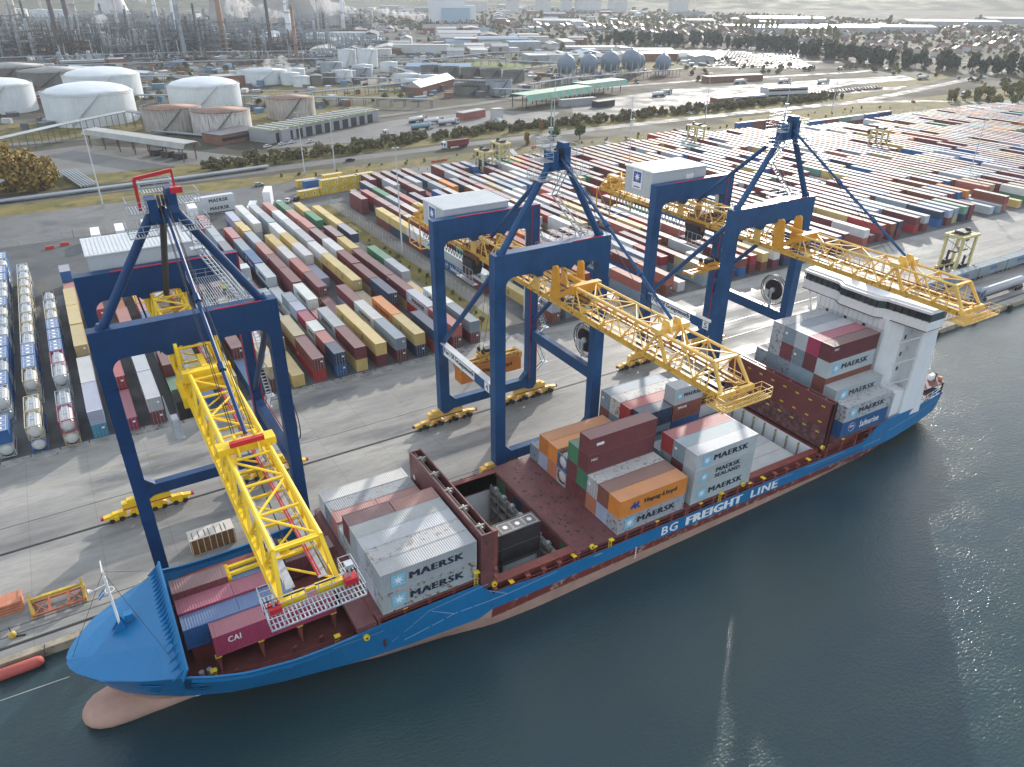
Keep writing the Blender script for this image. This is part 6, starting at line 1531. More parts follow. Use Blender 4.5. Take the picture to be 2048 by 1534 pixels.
def path(pts, t):
    L_ = [0]
    for a, b in zip(pts, pts[1:]): L_.append(L_[-1]+sqrt((a[0]-b[0])**2+(a[1]-b[1])**2))
    s_ = t*L_[-1]
    for i in range(len(pts)-1):
        if s_ <= L_[i+1] or i == len(pts)-2: u = (s_-L_[i])/(L_[i+1]-L_[i]); return pts[i][0]+(pts[i+1][0]-pts[i][0])*u, pts[i][1]+(pts[i+1][1]-pts[i][1])*u
hp = [(36,287),(70,289),(100,293),(160,302),(200,305),(260,303),(330,306),(430,303),(480,306)]
for i in range(230):
    x, y = path(hp, i/229); y += random.uniform(-5,7); k = random.choice(['scrub']*5+['scrubgreen']*2)
    tree(x, y, k, 'leafless brown shrub in the hedge beyond the perimeter road' if k == 'scrub' else 'green shrub in the hedge beyond the perimeter road', 'brown shrubs of the roadside hedge' if k == 'scrub' else 'green shrubs of the roadside hedge', random.uniform(.8,1.5))
for i in range(12):
    x, y = path(hp, random.random()); tree(x, y+2, random.choice(['amber','olive']), 'small autumn tree standing out of the roadside hedge', 'small trees in the roadside hedge', random.uniform(.5,.9))
for i in range(55):
    x = 60+i*7.5+random.uniform(-3,3); y = 249+random.uniform(0,10) if x < 330 else 240+random.uniform(0,30)
    if x < 480: tree(x, y, 'scrubgreen', 'low green tuft on the verge behind the terminal', 'low tufts on the verge behind the terminal', random.uniform(.25,.5))
for i in range(46):
    x, y = 535+random.uniform(-10,110), 226+random.uniform(-28,34); tree(x, y, random.choice(['olive','amber','olive']), 'yellow green tree in the young wood at the right edge', 'young wood at the right edge', random.uniform(.9,1.4))
for i in range(26):
    x, y = path([(63,79),(61,140),(60,200)], i/25); tree(x-2+random.uniform(-2,2), y, 'scrubgreen', 'weed tuft on the strip beside the mesh fence', 'weeds beside the mesh fence', random.uniform(.2,.4))
# dark belt of conifers and the far trees of the town
bp = [(655,800),(700,765),(760,690),(775,610),(750,520),(720,450),(735,380),(760,325),(780,280)]
for i in range(120):
    x, y = path(bp, i/119); tree(x+random.uniform(-14,14), y+random.uniform(-10,10), 'dark', 'dark evergreen in the tall belt behind the big car park', 'dark evergreens of the belt behind the car park', random.uniform(.8,1.4))
for i in range(150):
    x, y = random.uniform(820,2100), random.uniform(330,1500)
    if y > 1900-x*.5: continue
    tree(x, y, random.choice(['olive','amber','poplar','green']), 'autumn tree among the houses of the distant town', 'trees among the distant houses', random.uniform(1.0,1.9))
for i, (x, y) in enumerate([(1000+i*9, 905-i*3) for i in range(9)]+[(930+i*10, 740-i*4) for i in range(8)]): tree(x, y, 'poplar', 'tall pale poplar in the row beside the distant warehouses', 'pale poplars beside the distant warehouses', random.uniform(1.2,1.7))
for i in range(40):
    x, y = random.uniform(420,900), random.uniform(700,1900)
    tree(x, y, random.choice(['olive','amber','green']), 'small tree between the distant industrial sheds', 'trees between the distant sheds', random.uniform(.8,1.5))
# ================================================================ ground patches
field = groundmat('green_field', (.11,.15,.03), (.14,.165,.04), (.09,.11,.028), .02, .05, (.8,.95))
lot = groundmat('depot_paving', (.15,.148,.14), (.20,.195,.18), (.11,.11,.105), .03, .06, (.5,.85))
dirt = groundmat('brown_earth', (.085,.06,.042), (.12,.085,.06), (.07,.06,.042), .03, .08, (.85,.98))
def patch(name, pts, z, m): g = MB(); g.add([(x,y,z) for x, y in pts], [tuple(range(len(pts)))]); tag(g.build(name, m, fix=False), None, kind='structure')
patch('field', [(335,650),(384,667),(414,610),(378,573)], .05, field)
patch('paving', [(70,318),(130,312),(235,318),(262,345),(230,372),(160,368),(90,338)], .045, lot)
patch('paving', [(262,330),(300,318),(400,318),(470,330),(560,352),(640,345),(660,372),(560,385),(400,398),(290,372)], .047, lot)
patch('paving', [(430,318),(560,312),(590,322),(470,338)], .05, roadm)
patch('paving', [(540,520),(640,450),(760,590),(740,660),(655,690),(600,610)], .045, lot)
patch('paving', [(-45,300),(60,300),(40,330),(-5,372),(-45,360)], .04, lot)
patch('bare_ground', [(262,400),(330,395),(480,430),(560,480),(520,520),(380,470),(300,450)], .042, dirt)
patch('bare_ground', [(440,520),(560,500),(600,640),(420,620)], .044, grassm); patch('bare_ground', [(100,480),(225,440),(240,520),(140,560)], .046, grassm); patch('bare_ground', [(-45,395),(150,380),(170,430),(-45,460)], .048, grassm)
patch('bare_ground', [(200,540),(280,520),(300,600),(215,620)], .043, siltm)
patch('field', [(900,1150),(1300,980),(1500,1300),(1150,1500)], .05, field)
for i in range(26):
    a = random.uniform(-60,1500); b_ = random.uniform(560,2300); w_, d_ = random.uniform(40,160), random.uniform(30,120); patch('bare_ground', [(a,b_),(a+w_,b_-8),(a+w_+9,b_+d_),(a+4,b_+d_+5)], .055+.004*i, random.choice([lot, dirt, siltm, lot, roadm, grassm, fara]))
for pts, w_ in (([(-300,395),(60,388),(140,380),(230,400),(330,430),(470,430),(640,410),(720,420)],8),([(-60,600),(120,540),(250,470),(262,420)],7),([(262,420),(300,640),(420,900),(600,1500)],9),([(300,560),(560,640),(720,840),(1200,1400)],9),([(60,300),(150,312),(260,322),(430,320)],7),([(560,640),(660,520),(900,380)],7)): strip('road', pts, w_, .2, roadm)
# hills beyond
g = MB(); nx, ny = 60, 10; vs = []
for j in range(ny+1):
    for i in range(nx+1):
        x = -2500+i*260; y = 2550+j*380-max(0,(x-900))*.62; vs.append((x, y, max(0, (j/ny)**1.1*330*(1+.5*sin(i*.55)*cos(i*.21))+(8*sin(i*2.1+j) if j else 0))))
g.add(vs, [(j*(nx+1)+i, j*(nx+1)+i+1, (j+1)*(nx+1)+i+1, (j+1)*(nx+1)+i) for j in range(ny) for i in range(nx)])
tag(g.build('hills', groundmat('wooded_hills', (.03,.042,.02), (.06,.07,.03), (.10,.095,.05), .006, .012, (.8,.95)), fix=False), None, kind='structure')
# ================================================================ tank farm
tkw = mat('tank_white', (.62,.65,.66), .5, .1, .08, streak=.35, spotcol=(.30,.31,.31)); tkr = mat('tank_rust_streaked', (.40,.37,.33), .75, .2, .1, streak=.8, spotcol=(.15,.075,.045)); tkd = mat('tank_dark', (.15,.145,.13), .7, .2, .1, streak=.5, spotcol=(.07,.06,.05)); tkg = mat('tank_grey', (.30,.33,.36), .6, .15, .1, streak=.4, spotcol=(.2,.2,.2))
rustroof = mat('rusty_roof', (.30,.19,.14), .8, .2, .2); greyroof = mat('grey_roof', (.33,.33,.31), .7, .15, .2)
def tank(x, y, r, h_, m, label, roof='dome', rm=None, base=None):
    t = thing('storage_tank', (x,y,0), label, 'storage tank', 'storage tanks of the refinery'); g = MB(); n = 40
    g.lathe((0,0,0), [(r,0),(r,h_)], n, cap=False); g.lathe((0,0,h_-.2), [(r,0),(r+.25,.05),(r+.25,.25),(r,.3)], n, cap=False); g.build('tank_shell', m, t, True, split=False)
    g = MB()
    if roof == 'dome': g.lathe((0,0,h_), [(r,0),(r*.85,r*.09),(r*.6,r*.16),(r*.3,r*.2),(.05,r*.215)], n)
    elif roof == 'cone': g.lathe((0,0,h_), [(r,0),(.05,r*.12)], n)
    else: g.lathe((0,0,h_-1.5), [(r-.3,0),(.05,0)], n)
    g.build('tank_roof', rm or m, t, True)
    if r > 8:
        g = MB(); a0 = -2.1
        for i in range(16): a, b = a0+i*.045, a0+(i+1)*.045; g.bar((cos(a)*(r+.5),sin(a)*(r+.5),h_*i/16+1),(cos(b)*(r+.5),sin(b)*(r+.5),h_*(i+1)/16+1),.9,.25)
        g.build('tank_stair', galv if m is tkw else dark, t, split=False)
        g = MB(); [g.bar((cos(a)*r,sin(a)*r,h_+.2),(cos(a)*r,sin(a)*r,h_+1.2),.12) for a in [2*pi*i/28 for i in range(28)]]; [g.bar((cos(a)*r,sin(a)*r,h_+1.2),(cos(a+.2245)*r,sin(a+.2245)*r,h_+1.2),.08) for a in [2*pi*i/28 for i in range(28)]]; g.build('rim_railing', galv, t, split=False)
    return t
for a in ((6,449,23.7,16,tkw,'large white domed tank nearest the camera on the left'),(22,550,24,15,tkw,'large white domed tank behind the nearest white one'),(73,470,21.8,14,tkw,'white domed tank behind the two rusty tanks'),(-38,518,18.5,15,tkw,'pale domed tank cut by the left edge')): tank(*a)
tank(-31,682,23.5,12,tkd,'dark flat tank at the far left edge','cone',greyroof); tank(-4,639,23.7,11.5,tkd,'dark banded tank right of the left edge one','cone',greyroof)
tank(42,400,15.3,11,tkr,'stained tank with a rusty roof, left of the streaked pair','cone',rustroof); tank(63,377,15.2,11,mat('tank_heavy_rust',(.55,.53,.50),.75,.2,.1,streak=1.,spotcol=(.16,.065,.03)),'white tank with heavy rust streaks','cone',rustroof); tank(110,409,14.1,11,tkr,'stained tank standing alone with a pinkish roof','cone',rustroof)
for i, (x, y, r, h_, m) in enumerate(((140,589,19.7,9,tkw),(156,567,7.5,8.4,tkw),(160,551,6.6,7.3,tkw),(171,551,5.6,7.4,tkd),(185,562,5.3,7.6,tkd),(198,565,8.4,8.5,tkw),(207,578,6.9,6.8,tkg),(225,591,8.5,7,tkg),(244,678,8.5,15,tkw),(259,663,9.4,15.6,tkw),(231,499,9.3,6.1,tkw),(241,532,10.9,6.5,tkw),(254,517,9.5,6.4,tkw),(235,615,9,7,tkw),(170,600,8,8,tkw),(215,640,10,8,tkg),(262,620,8,8,tkw),(120,900,13,12,tkw),(320,1000,14,11,tkw),(270,930,10,10,tkw),(60,1950,20,14,tkw),(30,1990,18,14,tkw),(-10,2050,20,14,tkw))): tank(x, y, r, h_, m, f'{ {id(tkw):"small white",id(tkd):"small dark",id(tkg):"small grey"}[id(m)]} tank, {ORD[i%20]} of the cluster {"nearer the depot" if i < 10 else ("in the middle distance" if i < 20 else "far off at the top left")}', 'cone' if m is not tkd else 'cone', greyroof if m is tkd else None)
tank(256,452,12.8,5.8,tkd,'open topped dark tank before the row of dark tanks','flat',dark); tank(277,447,9.9,8.4,tkg,'open topped grey tank right of the dark open one','flat',dark)
for i, (x, y) in enumerate(((282,573),(291,556),(303,538),(313,522),(325,504))): tank(x, y, 9.2, 7.8, tkd, f'dark open topped tank, {ORD[i]} from the left in the row below the green field', 'flat', dark)
sph = mat('sphere_blue_grey', (.15,.19,.24), .5, .08, .2)
for i, (x, y, r) in enumerate(((370,493,8),(393,492,7.8),(415,491,8.5),(440,493,8.7),(458,505,6.8),(469,483,6.9))):
    t = thing('spherical_gas_tank', (x,y,0), f'blue grey spherical gas tank, {ORD[i]} of six from the left', 'gas tank', 'spherical gas tanks'); zc = r*1.45
    g = MB(); g.lathe((0,0,zc), [(r*sin(a)+.01, -r*cos(a)) for a in [pi*i/16 for i in range(17)]], 28); g.build('sphere', sph, t, True)
    g = MB(); [g.tube((cos(a)*r*.95,sin(a)*r*.95,0),(cos(a)*r*.95,sin(a)*r*.95,zc),.35,6) for a in [2*pi*k/9 for k in range(9)]]; [g.bar((cos(a)*r*.95,sin(a)*r*.95,0),(cos(a+.7)*r*.95,sin(a+.7)*r*.95,zc*.75),.15) for a in [2*pi*k/9 for k in range(9)]]; g.build('support_legs', galv, t, split=False)
    g = MB(); g.lathe((0,0,zc+r), [(1.2,-.2),(1.2,.8),(.5,1.2),(.4,2.4)], 10); g.bar((r*.9,0,zc*.6),(.8,0,zc+r+.5),.3); g.build('top_valves', galv, t, split=False)
# ================================================================ buildings
brick = mat('brick_wall', (.22,.105,.07), .85, .2, .5); wallw = mat('white_cladding', (.48,.48,.47), .6, .1, .1); wallg = mat('grey_wall', (.30,.31,.32), .7, .15, .1); roofl = mat('pale_sheet_roof', (.34,.34,.33), .45, .15, .05); roofd = mat('dark_slate_roof', (.10,.10,.105), .6, .2, .2); roofb = mat('blue_sheet_roof', (.12,.22,.32), .5, .15, .1); winm = mat('dark_window', (.03,.035,.04), .15, .1)
def building(x, y, w_, d_, h_, rz, label, wall=wallg, roof=roofl, ridge=0., name='warehouse', cat='building', group=None, win=0, base=0):
    r = thing(name, (x,y,0), label, cat, group, radians(rz)); g = MB(); g.box(-w_/2,w_/2,-d_/2,d_/2,0,h_); g.build('wall', wall, r)
    g = MB()
    if ridge:
        g.prism([(-d_/2-.4,h_),(d_/2+.4,h_),(d_/2+.4,h_+.2),(0,h_+ridge),(-d_/2-.4,h_+.2)], 'x', -w_/2-.3, w_/2+.3)
    else: g.box(-w_/2-.2,w_/2+.2,-d_/2-.2,d_/2+.2,h_,h_+.4)
    g.build('roof', roof, r)
    if win:
        for f in range(win):
            z = (h_/win)*f+h_/win*.4; q = MB(); q.box(-w_/2+.5,w_/2-.5,-d_/2-.06,-d_/2-.0,z,z+h_/win*.35); q.build('window_band', winm, r)
    return r
# depot with a long mossy roof
r = thing('depot_building', (112,352,0), 'long depot building with a pale yellow green striped roof and open bays', 'building', None, radians(28))
g = MB(); g.box(-42,42,-2,13,0,6); g.box(-36,-30,-4,-2,0,6); g.build('wall', wallg, r, split=False); g = MB(); [g.box(-38+i*7,-33.5+i*7,-2.1,-2,0,4.6) for i in range(11)]; g.build('bay_opening', dark, r, split=False)
g = MB()
for i in range(17): g.prism([(-2.4,6),(13.4,6),(13.4,6.3),(-2.4,6.3)], 'x', -42+i*5, -42+i*5+4.9, k=0); g.box(-41.6+i*5,-40.0+i*5,-1.8,12.8,6.3,6.9,k=1)
g.build('roof', [mat('mossy_roof', (.36,.37,.20), .8, .25, .5), roofl], r, split=False)
building(62,350,26,14,4.5,28,'low brown brick building with white roof vents left of the depot',brick,roofd,0,'brick_building',win=1)
for k in range(14): pass
# tanker loading sheds
r = thing('loading_shed', (17,338,0), 'long grey roofed tanker loading shed on thin legs', 'building', None, radians(-60))
g = MB(); g.prism([(-5,6),(-3.6,8.2),(3.6,8.2),(5,6),(4.7,6),(3.4,7.9),(-3.4,7.9),(-4.7,6)], 'x', -36, 36); g.build('roof', greyroof, r); g = MB(); [g.box(-33+i*11,-32.6+i*11,y,y+.4,0,6.2) for i in range(7) for y in (-3.6,3.3)]; g.build('support_posts', rust, r, split=False); g = MB(); [g.box(8+i*8,13+i*8,-2,2,0,2.6) for i in range(3)]; g.build('loading_gear', dark, r, split=False)
tg = mat('green_sheet_roof', (.14,.36,.25), .5, .15, .2); tp = mat('grey_green_roof', (.28,.33,.26), .6, .15, .2)
for (x, y, L_, rz, lab) in ((281,381,70,16,'long green roofed canopy over the tanker bays, nearer one'),(340,407,46,13,'green roofed canopy behind the longer green canopy')):
    r = thing('loading_canopy', (x,y,0), lab, 'canopy', None, radians(rz)); g = MB()
    n_ = int(L_/5)
    for i in range(n_): g.prism([(-9,5),(-7,8.6),(7,8.6),(9,6),(8.8,5.9),(6.8,8.3),(-6.8,8.3),(-8.8,5)], 'x', -L_/2+i*L_/n_, -L_/2+(i+1)*L_/n_, k=i % 2)
    g.build('roof', [tg, tp], r, split=False); g = MB(); [g.box(-L_/2+1+i*10,-L_/2+1.4+i*10,yy,yy+.4,0,7) for i in range(int(L_/10)+1) for yy in (-6,6)]; g.build('support_posts', dark, r, split=False)
building(445,325,34,10,7,-12,'white two storey office with ribbon windows by the staff car park',wallw,roofl,0,'office_building',win=2); building(408,325,30,9,3.6,-3,'low white annexe left of the office',wallw,roofl,0,'office_building',win=1); building(380,322,14,8,4,-3,'small brown brick block left of the low annexe',brick,greyroof,0,'brick_building')
building(490,418,56,9,4,-10,'long low brown building behind the tank trailers',brick,greyroof,0,'brick_building'); building(235,476,62,12,6,40,'brick shed with a pale pitched roof in the tank farm',brick,roofl,4,'brick_building'); building(213,340,6,5,6,0,'small white plant tower on the depot roundabout',wallw,roofl,0,'plant_tower'); building(202,352,20,6,4,20,'small red brown store behind the depot trailers',mat('red_store',(.30,.10,.08),.7,.2,.3),greyroof,0,'store')
building(25,782,36,10,6,-2,'grey flat roofed building with a ribbed front below the stripe chimney',wallg,roofl,0,'plant_building',win=1); building(54,790,14,14,6,0,'brown brick block beside the grey flat roofed building',brick,greyroof,0,'brick_building'); building(40,705,100,8,4,-58,'long white roofed shed behind the white tanks',wallg,mat('bright_roof',(.62,.63,.64),.4,.1,.1),1.5,'store')
building(118,585,36,14,7,0,'brown brick works building behind the third white tank',brick,greyroof,0,'brick_building'); building(290,365,28,4,4,0,'grey wall with a dark sign board beside the hedge',wallg,greyroof,0,'boundary_wall'); building(302,352,16,6,3.5,10,'low black pile of stored pipe beside the canopy',dark,dark,0,'pipe_stack')
# white power block and far industry
building(735,1440,70,40,48,-20,'tall white and blue power block with steam at its top',mat('power_block_white',(.66,.68,.70),.5,.05),roofl,0,'power_station'); building(775,1425,30,40,30,-20,'lower white wing of the power block',mat('power_block_white',()),roofl,0,'power_station'); building(742,1412,56,4,26,-20,'blue grey curved front of the power block',mat('pale_blue_clad',(.30,.42,.52),.5,.05),roofb,0,'power_station')
for i in range(6): building(548+i*14,1140-i*6,14,40,7,-25,f'brown brick works bay with a zigzag roof, {ORD[i]} from the left',brick,roofd,5,'brick_building')
for i, (x, y, w_, d_, h_) in enumerate(((1245,1860,40,40,55),(1310,1840,30,30,50),(1170,1900,36,30,34),(1370,1820,70,40,60),(1460,1800,50,40,44),(1080,1960,80,30,26),(1600,1700,50,30,36))): building(x, y, w_, d_, h_, -30, f'distant pale grain store tower, {ORD[i]} of the group at the top', wallw, roofl, 0, 'silo_tower')
random.seed(11)
WN = 0
for i in range(170):
    x, y = random.uniform(300,1500), random.uniform(640,2300)
    if i > 110: x, y = random.uniform(280,620), random.uniform(560,1100)
    if 640 < x < 860 and y < 860: continue
    if 325 < x < 425 and 560 < y < 680: continue
    if x > 800 and y < 900: continue
    w_, d_ = random.uniform(14,70), random.uniform(10,30); building(x, y, w_, d_, random.uniform(4,9), random.choice((-25,-18,62,-30,65)), 'low industrial shed in the distant works area', random.choice([wallg, brick, wallw, wallw]), random.choice([roofl, roofl, greyroof, roofd, roofb]), random.choice((0,2,3)), group='low sheds of the distant works area')
for i, (x, y, w_, d_) in enumerate(((1095,880,120,60),(1180,850,130,60),(1280,820,150,50),(870,1240,90,40),(1400,1150,160,60),(1600,900,180,60),(1750,760,140,50),(1900,900,200,60))): building(x, y, w_, d_, 9, -35, f'wide warehouse with a pale ribbed roof, {ORD[i]} in the distance', wallg, roofl, 3, 'warehouse')
# houses
_h = {}
def house(x, y, rz, k):
    if k not in _h:
        w1 = [(.38,.33,.27),(.50,.48,.44),(.26,.16,.11)][k % 3]; rc = [(.12,.10,.095),(.20,.10,.07),(.15,.15,.16)][k % 3]
        a = MB(); a.box(-5,5,-4,4,0,5.2); b = MB(); b.prism([(-4.4,5.2),(4.4,5.2),(0,8.4)], 'x', -5.3, 5.3); c = MB(); [c.box(x_,x_+1.2,-4.06,-4,z,z+1.2) for x_ in (-3.8,-.6,2.4) for z in (1,3.4)]; d = MB(); d.box(3.6,4.5,-.5,.5,7,9.6)
        _h[k] = (a.mesh('wall', mat(f'house_wall_{k}', w1, .8, .1)), b.mesh('roof', mat(f'house_roof_{k}', rc, .35, .15)), c.mesh('window', winm), d.mesh('chimney', brick))
    m = _h[k]; r = thing('house', (x,y,0), 'small two storey house in the distant town', 'house', 'houses of the distant town', rz)
    link('wall', m[0], r); ro = link('roof', m[1], r); link('chimney', m[3], ro); link('window', m[2], r)
n = 0
while n < 260:
    x = 800+random.random()**1.5*1100; y = random.uniform(300,1200)
    if y > 1750-x*.75 or y < 1100-x*.95: 
        if y > 1750-x*.75: continue
    row = round(y/28)*28; house(round(x/17)*17+random.uniform(-2,2), row+random.uniform(-2,2)+x*.2, random.choice((.5,.5,2.07,.9)), n % 3); n += 1
# ================================================================ cars in the lots
n = 0
for r_ in range(14):
    for c_ in range(22):
        x, y = 575+r_*10.5+c_*2.9*.8, 520+r_*9-c_*2.9
        if random.random() < .12 or not (540 < x < 745): continue
        if n < 235: car(x, y, radians(35), 'parked car in the big lot before the evergreen belt', 'cars parked in the big lot', None, False); n += 1
for i in range(44):
    if random.random() < .9: car(474+i*1.9, 322+(i % 2)*5-.0*i, radians(80), 'parked car in the staff lot right of the white office', 'cars parked in the staff lot', None, False)
for i in range(14): car(408+i*3.3, 314.5, radians(85), 'parked car along the front of the white office', 'cars parked before the white office', None, False)
for i, (x, y) in enumerate(((72,322),(80,324.5),(86,327),(94,324))): car(x, y, .5, f'white van, {ORD[i]} from the left before the depot', 'white vans before the depot', (.6,.6,.6), True)
# ================================================================ refinery
steel = mat('plant_steel', (.11,.12,.13), .6, .3, .1); steell = mat('plant_pale_steel', (.26,.29,.31), .5, .2, .1); pbrown = mat('plant_brown', (.11,.085,.07), .7, .3, .1)
def column(r, x, y, h_, rad, m, nm='column'):
    g = MB(); g.lathe((x,y,0), [(rad,0),(rad,h_*.6),(rad*.75,h_*.63),(rad*.75,h_),(rad*.3,h_+rad*.6)], 10)
    for k in range(int(h_/7)): g.lathe((x,y,4+k*7), [(rad+.1,0),(rad+1.1,0),(rad+1.1,.25),(rad+.1,.25)], 8, cap=False)
    g.build(nm, m, r, split=False)
def unit(x, y, w_, d_, h_, label, seed):
    rnd = random.Random(seed); r = thing('process_unit', (x,y,0), label, 'process plant'); g = MB(); s_ = 6
    for i in range(int(w_/s_)+1):
        for j in range(int(d_/s_)+1):
            hh = h_*(.25+.5*abs(sin(i//2*2.3+j//2*1.7+seed))); g.box(-w_/2+i*s_,-w_/2+i*s_+.5,-d_/2+j*s_,-d_/2+j*s_+.5,0,hh)
            for k in range(int(hh/5)): 
                if i < int(w_/s_): g.box(-w_/2+i*s_,-w_/2+(i+1)*s_,-d_/2+j*s_,-d_/2+j*s_+.4,4+k*5,4.4+k*5)
                if rnd.random() < .5: g.box(-w_/2+i*s_,-w_/2+(i+1)*s_*1.0,-d_/2+j*s_,-d_/2+(j+.8)*s_,4.1+k*5,4.25+k*5)
    g.build('steel_frame', rnd.choice([steel, steell, pbrown]), r, split=False)
    for k in range(rnd.randint(8,12)): column(r, rnd.uniform(-w_/2,w_/2), rnd.uniform(-d_/2,d_/2), h_*rnd.uniform(.45,1.05), rnd.uniform(1.0,2.6), rnd.choice([steell, steell, steell, pbrown]))
    for k in range(6): q = MB(); a = rnd.uniform(-w_/2,w_/2-8); b = rnd.uniform(-d_/2,d_/2); z = rnd.uniform(2,h_*.4); q.lathe((a,b,z), [(.3,0),(1.4,.8),(1.4,8),(.3,8.8)], 10, axis='x'); q.build('drum', rnd.choice([steell, steel]), r)
    g = MB()
    for k in range(26):
        p = (rnd.uniform(-w_/2,w_/2), rnd.uniform(-d_/2,d_/2), rnd.uniform(2,h_*.6)); q = list(p); ax = rnd.randint(0,2); q[ax] += rnd.uniform(5,18)*(1 if ax == 2 else rnd.choice((-1,1))); g.tube(p, q, rnd.uniform(.2,.6), 5)
    g.build('pipework', steell, r, split=False)
    return r
patch('plant_ground', [(-70,740),(360,740),(560,1300),(520,1500),(-70,1500)], .3, groundmat('plant_ground', (.035,.035,.035), (.06,.055,.05), (.09,.085,.08), .03, .05, (.8,.95)))
units = [(-34,943,44,40,38,'dense brown process plant at the far left edge'),(8,930,50,34,40,'process plant below the stripe chimney'),(45,960,46,36,36,'process plant right of the dark chimney'),(78,900,40,30,24,'low process plant in the middle left'),(131,880,50,36,48,'tall reactor block of the refinery, left of the brown chimney'),(158,905,36,30,38,'process plant beside the tall reactor block'),(190,930,40,30,28,'process plant behind the brown chimney'),(235,880,46,30,26,'process plant right of the dark flare stack'),(280,900,44,30,30,'pale process plant around the slim white column'),(300,810,40,26,20,'open steel pipe structure right of the rusty stack'),(335,860,40,30,18,'pale steel structure behind the twin tanks'),(20,1150,60,40,34,'far process plant behind the stripe chimney'),(90,1180,70,40,30,'far process plant left of the steam'),(180,1250,80,40,34,'far process plant behind the reactors'),(270,1230,70,40,30,'far process plant before the cooling towers'),(380,1240,60,40,36,'far process plant with a blue grey drum'),(-20,1400,80,50,34,'distant plant behind the pale chimney'),(120,1500,90,50,36,'distant plant before the far cooling tower'),(470,1260,40,30,40,'tall platform tower beside the last cooling tower'),(30,800,40,20,12,'low pipe yard in front of the left plant'),(190,760,60,24,10,'low pipe yard before the flare stacks'),(110,800,50,24,12,'low pipe yard before the reactor block'),(250,760,44,22,10,'low pipe yard right of the rusty stack'),(-30,1090,40,40,50,'tall dark towers at the far left edge')]
for i, u_ in enumerate(units): unit(u_[0], u_[1], u_[2]*1.2, u_[3]*1.2, u_[4]*1.0, u_[5], 100+i)
def chimney(x, y, h_, r0, r1, col, label, bands=0):
    r = thing('chimney', (x,y,0), label, 'chimney'); g = MB(); g.lathe((0,0,0), [(r0,0),(r1,h_),(r1*.8,h_),(r1*.8,h_-2)], 16, cap=False); g.build('stack', mat('stack_'+col[0], col[1], .75, .2, .1, streak=.5, spotcol=tuple(v*.5 for v in col[1])), r, True)
    g = MB(); [g.lathe((0,0,h_*t), [(r0*1.1,0),(r0*1.35,0),(r0*1.35,.6),(r0*1.1,.6)], 12, cap=False) for t in ((.93,.6,.3) if not bands else [k/bands for k in range(1,bands)])]; g.build('ring_platform', steel, r, split=False); return r
pale, brn, drk, wht = ('pale',(.42,.39,.35)), ('brown',(.26,.15,.10)), ('dark',(.07,.06,.06)), ('white',(.62,.64,.66))
for a in ((-20,1532,110,7,5,pale,'broad pale chimney at the far left'),(23,1139,95,3.2,2.4,drk,'slim dark banded chimney, third from the left'),(39,1131,85,3.4,2.6,drk,'dark chimney with platforms right of the banded one'),(68,1522,115,6.5,5,pale,'broad pale chimney rising out of the top edge'),(176,1362,120,3.2,2.4,wht,'slim white stack left of the reactors'),(152,1043,120,1.6,1.3,wht,'very thin white flare stack before the reactors'),(178,898,105,3.6,2.3,brn,'tall tapering brown chimney'),(222,863,100,2.4,1.2,drk,'tapering dark lattice flare stack'),(217,751,52,1.8,1.5,brn,'shorter rusty stack before the slim white column'),(278,981,40,3.5,3.5,wht,'slim white column with a rounded top'),(443,1240,90,3.4,2.2,wht,'tall white stack right of the cooling towers'),(-38,1000,120,3,2,drk,'dark tower cut by the left edge'),(385,1190,75,1.2,1,pale,'thin pale stack between the cooling towers'),(105,1230,80,2,1.6,pale,'thin stack behind the left process plants'),(330,1170,70,2.2,1.6,wht,'thin white column near the cooling towers'),(38,2083,120,3,2,pale,'distant slim chimney near the top left'),(520,1500,110,2.6,1.8,wht,'distant white stack right of the cooling towers')): chimney(*a)
for i, (x, y, h_, r) in enumerate(((171,1980,100,38),(394,1508,105,36),(473,1549,105,36),(472,1374,98,33),(335,1600,105,36))):
    t = thing('cooling_tower', (x,y,0), ('white cooling tower at the top left','first grey cooling tower of the group','brownish cooling tower at the back','nearest grey cooling tower, right of the group','cooling tower half hidden behind the first')[i], 'cooling tower')
    g = MB(); g.lathe((0,0,3), [(r*(.58+.42*((1-k/14*1.15)**2)), h_*k/14) for k in range(15)], 36, cap=False); g.build('tower_shell', wallw if i == 0 else mat('tower_concrete', (.36,.35,.33), .85, .12, .05, streak=.4, spotcol=(.2,.2,.19)), t, True)
    g = MB(); [g.tube((cos(a)*r,sin(a)*r,0),(cos(a+.05)*r*.99,sin(a+.05)*r*.99,4),.6,5) for a in [2*pi*k/24 for k in range(24)]]; g.build('tower_legs', conc, t, split=False)
# pipe racks
def rack(pts, label, w_=3, h_=4, np_=4, rad=.3):
    r = thing('pipe_rack', (pts[0][0],pts[0][1],0), label, 'pipe rack', None); x0, y0 = pts[0]; g = MB(); s_ = MB()
    for a, b in zip(pts, pts[1:]):
        d = Vector((b[0]-a[0], b[1]-a[1])); L_ = d.length; d.normalize(); n_ = Vector((-d.y, d.x))
        for k in range(np_): o_ = (k-(np_-1)/2)*w_/np_; g.tube((a[0]-x0+n_.x*o_,a[1]-y0+n_.y*o_,h_+.2),(b[0]-x0+n_.x*o_,b[1]-y0+n_.y*o_,h_+.2),rad,6)
        for k in range(int(L_/9)+1):
            p = (a[0]-x0+d.x*9*k, a[1]-y0+d.y*9*k)
            for s in (-1,1): s_.box(p[0]+n_.x*s*w_/2-.15,p[0]+n_.x*s*w_/2+.15,p[1]+n_.y*s*w_/2-.15,p[1]+n_.y*s*w_/2+.15,0,h_)
            s_.bar((p[0]-n_.x*w_/2,p[1]-n_.y*w_/2,h_-.1),(p[0]+n_.x*w_/2,p[1]+n_.y*w_/2,h_-.1),.25)
    g.build('pipe', steell, r, split=False); s_.build('rack_trestle', steel, r, split=False)
